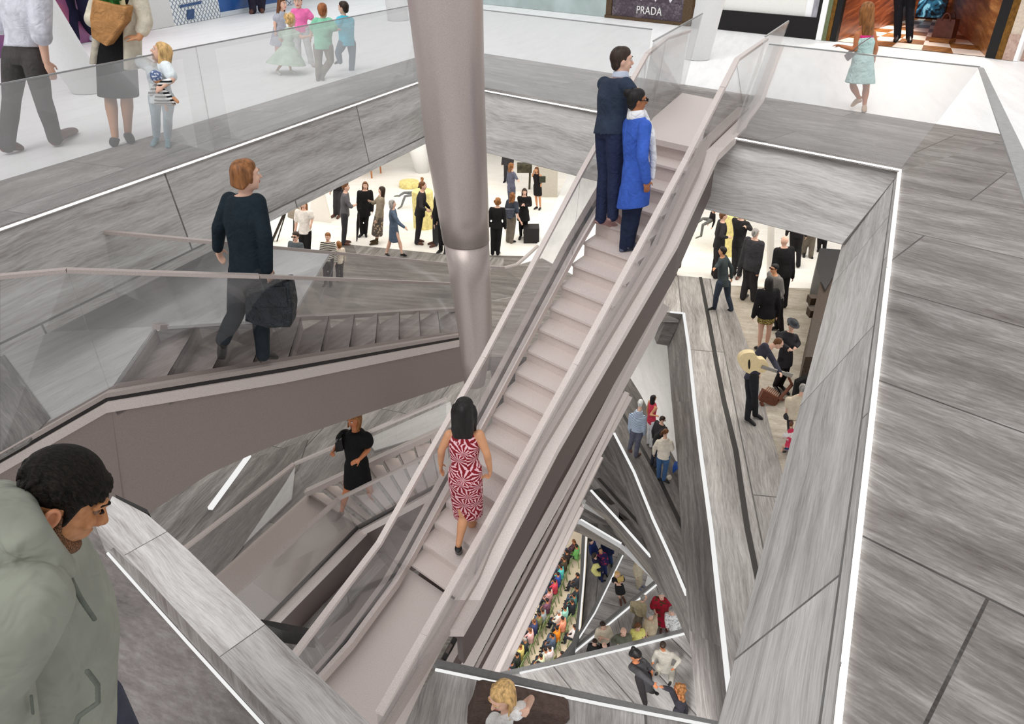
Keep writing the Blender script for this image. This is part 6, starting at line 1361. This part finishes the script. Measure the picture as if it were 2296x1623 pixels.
person('man walking in slate green suit holding a phone, on the stone walk', (1620, 697), (1620, 563), Z1 + .01, 300, {'el': (1608, 596), 'wl': (1604, 600, -.06), 'er': (1640, 600), 'wr': (1640, 622), 'hl': (1614, 636), 'hr': (1630, 636), 'kl': (1606, 664), 'kr': (1632, 664), 'al': (1602, 689), 'ar': (1640, 691), 'tl': (1588, 694, -.05), 'tr': (1630, 698, -.05)}, top=(C(62, 70, 72), 'long', .22, .012), bottom=('trousers', C(52, 60, 72)), hair=('short', 'black'), shoes=SH, vox=.0105, skin='tan')
person('pair of black-trousered legs under the right bulkhead, first from the white panel', (1782, 592), (1790, 466), Z1, 10, {'al': (1774, 582), 'ar': (1790, 594)}, top=(K3, 'long', .2), bottom=('trousers', K3), hair=('short', 'dark'), shoes=SH, **CR)
person('pair of grey-trousered legs under the right bulkhead, between two in black', (1812, 574), (1820, 455), Z1, 200, {'al': (1802, 566), 'ar': (1818, 572)}, top=(K2, 'long', .2), bottom=('wide', C(104, 96, 86)), hair=('short', 'dark'), shoes=SH, **CR)
person('dark legs nearest the black shelving, mostly hidden by the bulkhead', (1842, 562), (1850, 452), Z1, 200, top=(K3, 'long', .2), bottom=('trousers', K3), hair=('short', 'dark'), shoes=SH, **CR)
person('pair of legs in black with pale trainers seated on the gold table, right-hand opening', (1590, 540), (1600, 470), Z1, 262, {'hl': (1592, 492), 'hr': (1596, 494), 'kl': (1576, 490, -.1), 'kr': (1576, 504, -.15), 'al': (1562, 500, -.2), 'ar': (1572, 528, -.2), 'tl': (1550, 500, -.25), 'tr': (1560, 534, -.25)}, top=(K3, 'long', .05), bottom=('trousers', C(110, 112, 112)), hair=('bob', 'honey'), shoes=(C(120, 122, 112),), **CR)
drum('round table under a gold cloth, in the right-hand opening', (1632, 566), 26, 1.1, GOLD, Z1, frill=.06)
# black shelving beside the right bulkhead
sv = empty('shelving', onz(1822, 800, Z1), 'tall black shelving standing along the right bulkhead', 'shelving'); MBK = plain('shelf_black', srgb(58, 44, 34), .5, 0, .3, 20)
mb = MB(); P = [onz(x, y, Z1 + 1.0) for x, y in ((1806, 800), (1830, 800), (1862, 690), (1892, 560), (1856, 560), (1826, 690))]; mb.slab(P, (0, 0, -1.0)); mb.build('shelf_body', MBK, sv)
mb = MB(); P = [onz(x, y, Z1 + 1.05) for x, y in ((1838, 556), (1830, 600), (1850, 650), (1880, 600), (1892, 560))]; mb.slab(P, (0, 0, -.9)); mb.build('counter', plain('counter_black', srgb(40, 38, 40), .5, 0, .2, 20), sv)
for y0 in (672, 700): 
    mb = MB(); p = onz(1832, y0, Z1 + .9); mb.box(p, RT * .18, Vector((0, .1, 0)), Vector((0, 0, .08))); mb.build('bracket', MBK, sv)
# ---- buskers
person('guitar player in dark leather jacket bent over his guitar', (1686, 942), (1745, 770), Z1, 95, {'nk': (1728, 776), 'sl': (1716, 770, .1), 'sr': (1706, 790, -.05), 'el': (1736, 812, .05), 'wl': (1748, 834, -.12), 'er': (1694, 812, -.08), 'wr': (1700, 832, -.16), 'hl': (1690, 846), 'hr': (1680, 846), 'kl': (1692, 890), 'kr': (1681, 892), 'al': (1694, 928), 'ar': (1676, 936), 'tl': (1708, 938), 'tr': (1692, 952)}, top=(C(62, 62, 76), 'long', .15, .014), bottom=('trousers', C(40, 40, 44)), hair=('thin', 'brown'), shoes=(BSHOE, 'boot'), look=(110, -25), vox=.0105)
person('man in black coat and wide-brimmed hat beside the guitar player', (1745, 880), (1776, 728), Z1, 150, {'sl': (1744, 746), 'sr': (1786, 752), 'el': (1748, 770, -.1), 'wl': (1766, 780, -.15), 'er': (1790, 770), 'wr': (1784, 778, -.1), 'al': (1738, 862), 'ar': (1750, 862)}, top=(C(44, 42, 46), 'long', .5, .018, 1.1), bottom=('trousers', K3), hair=('short', 'dark'), hat=('brim', C(70, 72, 76)), shoes=SH, look=(150, -25), vox=.0115)
def guitar():
    Y0 = onz(1686, 942, Z1).y - .42; q = lambda x, y, d=0: ony(x, y, Y0 + d); s = depth(q(1690, 815)) / FPX
    r = empty('guitar', q(1690, 842), 'pale wooden acoustic guitar held by the busker', 'guitar')
    mb = MB(); top_ = []
    for k in range(40):
        t = 2 * math.pi * k / 40; x = math.cos(t); y = math.sin(t)
        rad = 24 + (0 if x < 0 else -5) - 6 * math.exp(-((x - .25) / .22) ** 2)
        top_.append((1690 + (x * 34 + 0) * .98 + y * -4, 816 + y * rad + x * 9))
    mb.slab([q(x, y) for x, y in top_], (0, .11, 0)); mb.build('guitar_body', [plain('spruce_top', srgb(240, 218, 170), .4, 0, .06, 20)], r)
    mb = MB(); mb.slab([q(1680 + math.cos(a) * 2.5, 817 + math.sin(a) * 11, -.006) for a in [2 * math.pi * k / 16 for k in range(16)]], (0, .004, 0)); mb.build('sound_hole', plain('hole_dark', srgb(30, 24, 20)), r)
    mb = MB(); mb.bar(q(1708, 822, -.01), q(1762, 838, -.01), .055, .03, (0, 1, 0)); mb.bar(q(1762, 838, -.01), q(1776, 842, -.01), .075, .03, (0, 1, 0)); mb.build('neck', plain('neck_grey', srgb(150, 146, 140), .4), r)
guitar()
def folding_seat():
    p = onz(1728, 915, Z1); r = empty('folding_chair', p, 'folding wooden chair with slatted seat between the busker and the audience', 'chair')
    m_ = plain('chair_wood', srgb(112, 66, 48), .5, 0, .25, 20); Y0 = p.y; q = lambda x, y, d=0: ony(x, y, Y0 + d)
    A, B, C_, D = q(1714, 872, .15), q(1744, 890, .12), q(1752, 880, .5), q(1722, 864, .5)
    for i in range(8):
        f0, f1 = i / 8 + .02, i / 8 + .09
        mb = MB(); mb.slab([A.lerp(B, f0), A.lerp(B, f1), D.lerp(C_, f1), D.lerp(C_, f0)], (0, 0, -.03)); mb.build('slat', plain('slat_pale', srgb(196, 160, 140), .5), r)
    mb = MB(); mb.slab([q(1702, 898, .1), q(1738, 912, .08), q(1746, 893, .08), q(1712, 876, .1)], (0, .1, 0)); mb.build('seat_frame', m_, r)
    for a, b in (((1712, 935, 0), (1776, 862, .3)), ((1706, 900, .1), (1718, 930, .0)), ((1776, 862, .3), (1768, 846, .32)), ((1744, 892, .1), (1756, 896, .3))):
        mb = MB(); mb.bar(q(*a), q(*b), .05, .04); mb.build('leg', m_, r)
folding_seat()
person('grey-haired listener in beige top sitting with his back to us', (1780, 1010), (1799, 870), Z1, 20, {'hl': (1765, 935), 'hr': (1795, 935), 'kl': (1770, 930, .3), 'kr': (1800, 930, .3), 'al': (1772, 990, .3), 'ar': (1800, 990, .3), 'sl': (1766, 893), 'sr': (1806, 893)}, top=(C(214, 200, 178), 'short', .1, .016), bottom=('trousers', K2), hair=('short', 'grey'), shoes=SH, **CR)
person('child in pink top and blue skirt with a brown hat sitting on the floor', (1768, 1020), (1774, 950), Z1, 20, {'hl': (1758, 1000), 'hr': (1778, 1000), 'kl': (1756, 1004, .2), 'kr': (1784, 1004, .2), 'al': (1750, 1016, .1), 'ar': (1780, 1016, .1), 'sl': (1758, 974), 'sr': (1790, 974)}, top=(C(208, 62, 92, pattern=('spot', srgb(240, 236, 236), 5), bump=0), 'long', .1, .016), bottom=('skirt', C(44, 92, 150, pattern=('spot', srgb(150, 70, 150), 9), bump=0), .9, 1.6), hair=('short', 'brown'), hat=('beanie', C(104, 76, 68)), shoes=SH, headk=1.3, **CR)
held('black_jacket', 'black jacket draped behind the grey-haired listener', 'jacket', lambda m: m.slab([ony(x, y, onz(1780, 1010, Z1).y + .35) for x, y in ((1786, 858), (1812, 846), (1826, 880), (1800, 905), (1780, 892))], (0, .1, 0)), K3)
# ---- four people on the second stone floor down
person('white-haired man in blue striped shirt and grey jeans', (1422, 1026), (1436, 904), Z2, 20, {'sl': (1414, 928), 'sr': (1446, 934), 'el': (1412, 958), 'wl': (1416, 976, .1), 'er': (1444, 962), 'wr': (1444, 974), 'al': (1412, 1004), 'ar': (1426, 1020), 'kl': (1417, 985), 'kr': (1430, 990)}, top=(C(66, 96, 140, pattern=('stripe', srgb(214, 224, 232), 14), bump=0), 'long', .1, .016), bottom=('trousers', C(88, 90, 104)), hair=('short', 'white'), shoes=SB, build=1.1, vox=.0115)
person('woman in red sleeveless top and white trousers, long black hair', (1456, 1000), (1465, 893), Z2, 70, {'er': (1458, 930), 'wr': (1470, 932, -.1)}, top=(C(206, 62, 84), 'none', .15, .012), bottom=('trousers', C(234, 232, 234)), hair=('long', 'black'), shoes=(C(220, 220, 226),), female=True, skin='tan', vox=.0115)
person('man with sunglasses in black jacket, third of the group of four', (1465, 1045), (1485, 940), Z2, 60, {'er': (1470, 978), 'wr': (1468, 998)}, top=(C(50, 48, 50), 'long', .25, .018), bottom=('trousers', C(52, 54, 66)), hair=('short', 'dark'), shoes=SH, extras=glasses_fn(), look=(95, -25), build=1.1, vox=.0115)
person('person with ponytail in cream sweatshirt and blue jeans, nearest of the group of four', (1482, 1080), (1492, 969), Z2, 20, {'sl': (1474, 988), 'sr': (1506, 990), 'er': (1508, 1006), 'wr': (1498, 1008, .1), 'al': (1477, 1068), 'ar': (1488, 1074), 'tl': (1482, 1076), 'tr': (1500, 1082)}, top=(C(216, 206, 190), 'long', .15, .02), bottom=('trousers', C(62, 92, 132)), hair=('ponytail', 'brown'), shoes=SH, look=(60, -30), build=1.1, vox=.0115)
held('blue_umbrella', 'tip of a folded blue umbrella at the wall edge beside the four people', 'umbrella', lambda m: m.tube([onz(1509, 1060, Z2 + .05), ony(1513, 1050, onz(1509, 1060, Z2).y), ony(1520, 1040, onz(1509, 1060, Z2).y)], [.01, .05, .08], 10), plain('umbrella_blue', srgb(40, 86, 170), .5))
held('paper_cup', 'small pale cup lying on the stone floor by the jeans', 'cup', lambda m: m.tube([onz(1499, 1069, Z2 + .06), onz(1502, 1072, Z2 + .06)], [.06, .05], 12), plain('cup_cream', srgb(206, 196, 180), .5))
# ---- handshake group
person('woman in charcoal skirt suit with her hair in a bun, shaking hands', (1446, 1580), (1424, 1468), ZD, 130, {'nk': (1424, 1484), 'sl': (1414, 1494), 'sr': (1444, 1480), 'el': (1432, 1508, -.1), 'wl': (1462, 1532, -.15), 'er': (1452, 1492), 'wr': (1457, 1500), 'hl': (1434, 1520), 'hr': (1452, 1516), 'kl': (1440, 1552), 'kr': (1454, 1544, .1), 'al': (1446, 1574), 'ar': (1466, 1552, .15), 'tl': (1447, 1582), 'tr': (1474, 1556, .15)}, top=(C(72, 70, 72), 'long', .9, .016, 1.0), bottom=('jeans', C(52, 48, 50)), hair=('bun', 'black'), shoes=SH, female=True, skin='warm', look=(120, -35), vox=.0105, headk=1.2, slim=.98)
person('man in pale grey suit and blue shirt, one hand in his pocket', (1494, 1524), (1486, 1448), ZD, 190, {'sl': (1470, 1460), 'sr': (1510, 1466), 'el': (1466, 1476), 'wl': (1464, 1482), 'er': (1524, 1480), 'wr': (1512, 1496, -.05), 'hl': (1478, 1496), 'hr': (1504, 1500), 'kl': (1476, 1506), 'kr': (1506, 1516), 'al': (1474, 1508, -.1), 'ar': (1504, 1528, -.1), 'tl': (1470, 1513, -.15), 'tr': (1500, 1536, -.15)}, top=(C(186, 180, 168), 'long', .3, .016), bottom=('wide', C(180, 174, 162)), hair=('short', 'dark'), shoes=SH, skin='warm', look=(200, -30), vox=.0105, headk=1.2, slim=.98, build=1.15)
person('woman with curly brown hair in dark suit, shaking hands', (1526, 1640), (1522, 1545), ZD, 275, {'nk': (1524, 1564), 'sl': (1514, 1566, .1), 'sr': (1532, 1572, -.1), 'el': (1504, 1546, .0), 'wl': (1488, 1541, -.05), 'er': (1538, 1590), 'wr': (1536, 1606), 'hl': (1518, 1596), 'hr': (1532, 1598)}, top=(C(54, 52, 58), 'long', .3, .016), bottom=('trousers', C(50, 48, 54)), hair=('curly', 'honey', .15), shoes=SH, female=True, skin='warm', vox=.0105, headk=1.2, slim=.98)
# ---- tourists looking up
TG = None
person('man in beige jacket and olive trousers standing behind the other tourists', (1424, 1408), (1444, 1340), ZC_, 60, {'sl': (1416, 1350), 'sr': (1448, 1356), 'el': (1416, 1368), 'wl': (1428, 1376), 'al': (1420, 1404), 'ar': (1436, 1400)}, top=(C(182, 168, 138), 'long', .12, .018), bottom=('trousers', C(120, 112, 98)), hair=('thin', 'grey'), shoes=SB, look=(80, 10), build=1.15, vox=.0125, headk=1.25, slim=.95)
person('woman in long red flowered dress with grey hair', (1488, 1410), (1483, 1335), ZC_, 185, {'er': (1504, 1356), 'wr': (1504, 1362), 'el': (1464, 1358), 'wl': (1470, 1374, -.1)}, top=(C(170, 32, 56, pattern=('spot', srgb(90, 60, 40), 7), bump=0), 'elbow', 1.35, .03, 1.25), hair=('short', 'grey'), shoes=SB, female=True, build=1.2, vox=.0125, headk=1.25, slim=.95, look=(185, 20))
person('grey-haired woman in beige blouse with a rucksack, hand at her chin', (1462, 1450), (1458, 1380), ZC_, 150, {'er': (1470, 1408), 'wr': (1464, 1394, -.12)}, top=(C(190, 174, 148), 'elbow', .2, .02), bottom=('trousers', C(150, 140, 120)), hair=('curly', 'grey'), shoes=SB, female=True, build=1.15, vox=.0125, headk=1.25, slim=.95)
person('man in white lace-patterned robe, mostly hidden by the curb', (1520, 1440), (1514, 1411), ZC_, 190, S=1.6, top=(C(232, 232, 232, pattern=('spot', srgb(180, 180, 180), 12), bump=0), 'long', .5, .02, 1.2), bottom=('trousers', C(224, 224, 224)), hair=('short', 'grey'), shoes=SB, vox=.0125, headk=1.25, slim=.95)
person('dark-haired person in cream shirt with crossed arms', (1358, 1470), (1352, 1402), ZC_, 165, {'el': (1338, 1428), 'wl': (1360, 1432, -.15), 'er': (1370, 1424), 'wr': (1346, 1434, -.15)}, top=(C(228, 214, 192), 'elbow', .12, .02), bottom=('trousers', K3), hair=('short', 'dark'), shoes=SB, look=(150, 0), build=1.2, vox=.0125, headk=1.25, slim=.95)
person('bald man in grey-green jacket over a pale blue shirt', (1396, 1492), (1398, 1416), ZC_, 175, {'el': (1374, 1436), 'wl': (1384, 1444, -.15)}, top=(C(104, 106, 92), 'long', .2, .02), bottom=('trousers', K2), hair=('bald', 'grey'), shoes=SB, build=1.2, vox=.0125, headk=1.25, slim=.95, look=(175, -30))
person('person in lemon yellow top with a rucksack and curly hair', (1428, 1470), (1430, 1406), ZC_, 175, top=(C(230, 222, 130), 'short', .12, .02), bottom=('trousers', K2), hair=('curly', 'brown'), shoes=SB, female=True, build=1.1, vox=.0125, headk=1.25, slim=.95)
person('bald man looking straight up at the front of the tourists', (1352, 1510), (1356, 1448), ZC_, 160, top=(C(62, 60, 60), 'long', .2, .02), bottom=('trousers', K3), hair=('bald', 'grey'), shoes=SB, build=1.0, vox=.0125, headk=1.25, slim=.95, look=(160, 50))
person('person in black coat at the left end of the tourists', (1330, 1500), (1333, 1440), ZC_, 200, top=(C(44, 42, 42), 'long', .6, .02), bottom=('trousers', K3), hair=('short', 'dark'), shoes=SB, build=1.0, vox=.0125, headk=1.25, slim=.95)
# ---- two on the next floor down
person('fair-haired woman in black dress hugging a yellow folder', (1395, 1350), (1384, 1288), ZB, 165, {'el': (1376, 1304), 'wl': (1388, 1310, -.15), 'er': (1398, 1302), 'wr': (1386, 1310, -.15), 'al': (1390, 1340), 'ar': (1395, 1334)}, top=(C(34, 33, 34), 'short', .75, .016, 1.1), hair=('mid', 'blond'), shoes=SB, female=True, vox=.0125, headk=1.25, slim=.95, build=1.05)
held('folder', 'yellow cardboard folder hugged by the fair-haired woman', 'folder', lambda m: m.slab([ony(x, y, onz(1395, 1350, ZB).y - .35) for x, y in ((1383, 1297), (1398, 1292), (1399, 1302), (1386, 1307))], (0, .05, 0)), plain('folder_card', srgb(186, 156, 92), .6))
person('man in beige waistcoat over a grey-green shirt, head hidden by the ledge above', (1434, 1316), (1428, 1256), ZB, 130, top=(C(190, 178, 154), 'long', .15, .02), bottom=('wide', C(180, 168, 146)), hair=('short', 'grey'), shoes=(C(110, 116, 140),), build=1.2, vox=.0125, headk=1.25, slim=.95)
# ---- four in navy, seen from almost straight above
person('person in navy coat with dark hair and pale collar, left of the navy group', (1340, 1268), (1331, 1234), ZA, 120, S=1.6, top=(C(34, 48, 96), 'long', .4, .02), bottom=('trousers', C(30, 36, 62)), hair=('short', 'black'), shoes=SH, build=1.15, vox=.0125, headk=1.25, slim=.95)
person('woman in navy hooded coat with clasped hands, right of the navy group', (1368, 1264), (1362, 1228), ZA, 200, S=1.6, top=(C(28, 34, 66), 'long', .5, .02), bottom=('trousers', C(40, 60, 100)), hair=('short', 'black'), hat=('beanie', C(26, 30, 58)), shoes=SH, build=1.15, vox=.0125, headk=1.25, slim=.95)
person('girl in a bright scarf looking straight up, middle of the navy group', (1356, 1288), (1350, 1254), ZA, 180, S=1.5, top=(C(50, 40, 90, pattern=('spot', srgb(180, 60, 80), 9), bump=0), 'long', .3, .02), bottom=('trousers', C(40, 52, 96)), hair=('short', 'dark'), shoes=SH, build=1.1, vox=.0125, headk=1.25, slim=.95, look=(180, 55), skin='tan')
person('person in navy coat and yellow scarf, lowest of the navy group', (1348, 1302), (1340, 1272), ZA, 60, S=1.6, top=(C(34, 36, 62), 'long', .3, .02), bottom=('trousers', C(34, 40, 80)), hair=('short', 'dark'), shoes=SH, build=1.1, vox=.0125, headk=1.25, slim=.95)
held('yellow_scarf', 'pale yellow scarf round the lowest person of the navy group', 'scarf', lambda m: m.tube([ony(x, y, onz(1348, 1302, ZA).y - .2) for x, y in ((1344, 1266), (1334, 1270), (1331, 1278), (1338, 1286), (1346, 1286))], .12, 8), plain('scarf_yellow', srgb(226, 220, 140), .7))
# ---- seated audience at the very bottom
AUD = [(1286, 1213, 'brown', (90, 60, 66)), (1292, 1224, 'black', (110, 170, 96)), (1270, 1236, 'black', (56, 48, 44)), (1264, 1252, 'dark', (84, 74, 60)), (1257, 1270, 'black', (96, 196, 190)), (1250, 1286, 'black', (58, 84, 158)), (1243, 1302, 'black', (206, 70, 88)), (1231, 1322, 'black', (200, 150, 150)), (1226, 1345, 'black', (120, 80, 100)), (1216, 1368, 'dark', (150, 160, 166)), (1208, 1378, 'dark', (116, 120, 84)), (1197, 1392, 'brown', (64, 72, 110)), (1188, 1412, 'brown', (236, 186, 186)), (1176, 1434, 'grey', (52, 58, 58)), (1166, 1448, 'brown', (216, 196, 120)), (1158, 1466, 'black', (48, 52, 48)), (1146, 1484, 'black', (44, 50, 52)), (1138, 1494, 'dark', (150, 140, 190)),
       (1292, 1318, 'black', (52, 58, 62)), (1286, 1334, 'black', (74, 120, 116)), (1282, 1348, 'dark', (40, 44, 50)), (1266, 1362, 'black', (150, 206, 190)), (1252, 1372, 'grey', (226, 222, 214)), (1261, 1386, 'black', (240, 158, 130)), (1248, 1408, 'black', (238, 138, 40)), (1238, 1424, 'black', (84, 98, 120)), (1222, 1456, 'black', (206, 204, 200)), (1232, 1452, 'black', (224, 220, 222)), (1212, 1470, 'black', (214, 222, 186)), (1206, 1486, 'black', (70, 84, 92)), (1260, 1464, 'black', (206, 50, 60)), (1294, 1288, 'black', (60, 60, 66)), (1288, 1404, 'black', (220, 214, 216))]
NAMES = {(90, 60, 66): 'maroon', (110, 170, 96): 'green checked', (56, 48, 44): 'dark brown', (84, 74, 60): 'khaki', (96, 196, 190): 'turquoise', (58, 84, 158): 'royal blue', (206, 70, 88): 'raspberry red', (200, 150, 150): 'dusty pink', (120, 80, 100): 'mauve', (150, 160, 166): 'pale blue-grey', (116, 120, 84): 'olive green', (64, 72, 110): 'indigo', (236, 186, 186): 'light pink', (52, 58, 58): 'charcoal green', (216, 196, 120): 'mustard', (48, 52, 48): 'blackish green', (44, 50, 52): 'black', (150, 140, 190): 'lilac', (52, 58, 62): 'slate', (74, 120, 116): 'teal', (40, 44, 50): 'blue-black', (150, 206, 190): 'pale mint', (226, 222, 214): 'ivory', (240, 158, 130): 'salmon pink', (238, 138, 40): 'bright orange', (84, 98, 120): 'denim blue', (206, 204, 200): 'light grey', (224, 220, 222): 'off-white', (214, 222, 186): 'pale lime', (70, 84, 92): 'blue-grey', (206, 50, 60): 'scarlet', (60, 60, 66): 'graphite', (220, 214, 216): 'pearl white'}
MCH = plain('chair_green_metal', srgb(126, 142, 96), .5)
def seated(px, py, col, hc, i):
    """listener on a chair; (px, py) is where the head is seen"""
    S = 1.72; hz = ZG + .74 * S; H0 = onz(px, py, hz); yaw = 292 + (i * 37 % 20) - 10; a = math.radians(yaw)
    f = Vector((math.sin(a), math.cos(a), 0)); R = Vector((math.cos(a), -math.sin(a), 0)); F0 = Vector((H0.x, H0.y, ZG)) - f * .05
    u = Vector((0, 0, 1)); J = {'hd': F0 + u * .74 * S + f * .05, 'nk': F0 + u * .655 * S}
    for k, sg in (('l', -1), ('r', 1)):
        J['s' + k] = F0 + u * .625 * S + R * .1 * S * sg; J['e' + k] = F0 + u * .45 * S + R * .12 * S * sg + f * .06 * S; J['w' + k] = F0 + u * .36 * S + R * .05 * S * sg + f * .17 * S
        J['h' + k] = F0 + u * .29 * S + R * .05 * S * sg; J['k' + k] = F0 + u * .3 * S + R * .055 * S * sg + f * .25 * S; J['a' + k] = F0 + u * .05 * S + R * .05 * S * sg + f * .26 * S; J['t' + k] = F0 + u * .02 * S + R * .06 * S * sg + f * .36 * S
    nm = NAMES[col]
    figure('seated listener in ' + nm + ' top, facing left, on a thin metal chair', F0, J, S, u, f, R, -R, yaw, skin='brown', hair=('short', hc), top=(C(*col), 'long', .05, .014), bottom=('trousers', C(*((50, 54, 62) if i % 3 else (74, 88, 110)))), shoes=(BSHOE,), vox=.02, group='listeners seated in rows on the lowest floor', face=False, build=1.12)
    p = F0; r = empty('metal_chair', p, 'thin green metal chair under the listener in ' + nm, 'chair', 'thin metal chairs on the lowest floor')
    mb = MB(); mb.box(p + u * .44, R * .21, f * .21, u * .015); mb.build('seat', MCH, r)
    mb = MB(); mb.box(p - f * .23 + u * .72, R * .2, f * .012, u * .12); mb.build('backrest', MCH, r)
    for sx in (-1, 1):
        for sy in (-1, 1):
            b_ = p + R * .19 * sx + f * .19 * sy; mb = MB(); mb.bar(b_ + R * .06 * sx + f * .1 * sy, b_ + u * .44, .035, .035); mb.build('leg', MCH, r)
for i, (px, py, hc, col) in enumerate(AUD): seated(px, py, col, hc, i)
finish_blobs()
dg_ = bpy.context.evaluated_depsgraph_get()
me_ = bpy.data.meshes.new_from_object(fo.evaluated_get(dg_)); ml_ = fo.matrix_local.copy(); bpy.data.objects.remove(fo)
lt_ = bpy.data.objects.new('lettering', me_); link(lt_, pr_); lt_.matrix_local = ml_
# ================================================================== camera, light, view
cam = bpy.data.cameras.new('camera'); cam.sensor_width = 36; cam.sensor_fit = 'HORIZONTAL'; cam.lens = 36 * FPX / 2296; cam.clip_end = 300; cam.clip_start = .05
co = bpy.data.objects.new('camera', cam); COL.objects.link(co); co.location = CAM; co.rotation_euler = (math.pi / 2 - PITCH, 0, 0); SC.camera = co
w = bpy.data.worlds.new('world'); SC.world = w; w.use_nodes = True
w.node_tree.nodes['Background'].inputs[0].default_value = (1, 1, 1, 1); w.node_tree.nodes['Background'].inputs[1].default_value = .73
def area(name, loc, sx, sy, power, col=(1, 1, 1), rot=(0, 0, 0)):
    l = bpy.data.lights.new(name, 'AREA'); l.shape = 'RECTANGLE'; l.size = sx; l.size_y = sy; l.energy = power; l.color = col
    o = bpy.data.objects.new(name, l); o.location = loc; o.rotation_euler = rot; COL.objects.link(o); return o
area('top_fill_area', (0, 12, 6.5), 22, 14, 150)  # unseen area lamp added overhead to soften shadows on the top floor
sl = bpy.data.lights.new('fill_sun', 'SUN'); sl.energy = 1.3; sl.angle = math.radians(40); so = bpy.data.objects.new('fill_sun', sl); so.rotation_euler = (math.radians(36), 0, math.radians(-26)); so.location = (0, -4, 9); COL.objects.link(so)  # added sun angled from behind the camera to fill the shaft and bulkheads
area('shop_ceiling_light', (fl0 + fr0 + bl0 + br0) / 4 + Vector((0, 0, 2.9)), 2.2, 2.2, 420, (1, .9, .78))
area('hall_fill_area', (-2, 19, -1.0), 16, 14, 1000, (1, .96, .88))  # unseen lamp added to brighten the hall that the slab above shades
area('hall_fill_area', (8, 14, -1.0), 8, 8, 420, (1, .96, .88))  # second added lamp, for the right side of the hall
area('audience_fill_area', (1.5, 22, -23.0), 8, 8, 420, (1, .95, .85))  # unseen area lamp added low in the shaft to brighten the audience floor
dl = bpy.data.lights.new('shaft_fill_spot', 'SPOT'); dl.energy = 1700; dl.spot_size = math.radians(62); dl.spot_blend = .7; dl.shadow_soft_size = .3; do = bpy.data.objects.new('shaft_fill_spot', dl); do.location = (1.1, 3.8, -4.9); do.rotation_euler = (Vector((3.6, 12.5, -15)) - Vector((1.1, 3.8, -4.9))).to_track_quat('-Z', 'Y').to_euler(); COL.objects.link(do)  # added spot hidden under a slab, lifts the under-lit lower floors
SC.view_settings.view_transform = 'Standard'; SC.view_settings.look = 'None'; SC.view_settings.gamma = 1; SC.view_settings.use_curve_mapping = False
SC.view_settings.exposure = 0
SC.cycles.transparent_max_bounces = 24; SC.cycles.max_bounces = 6; SC.cycles.diffuse_bounces = 3
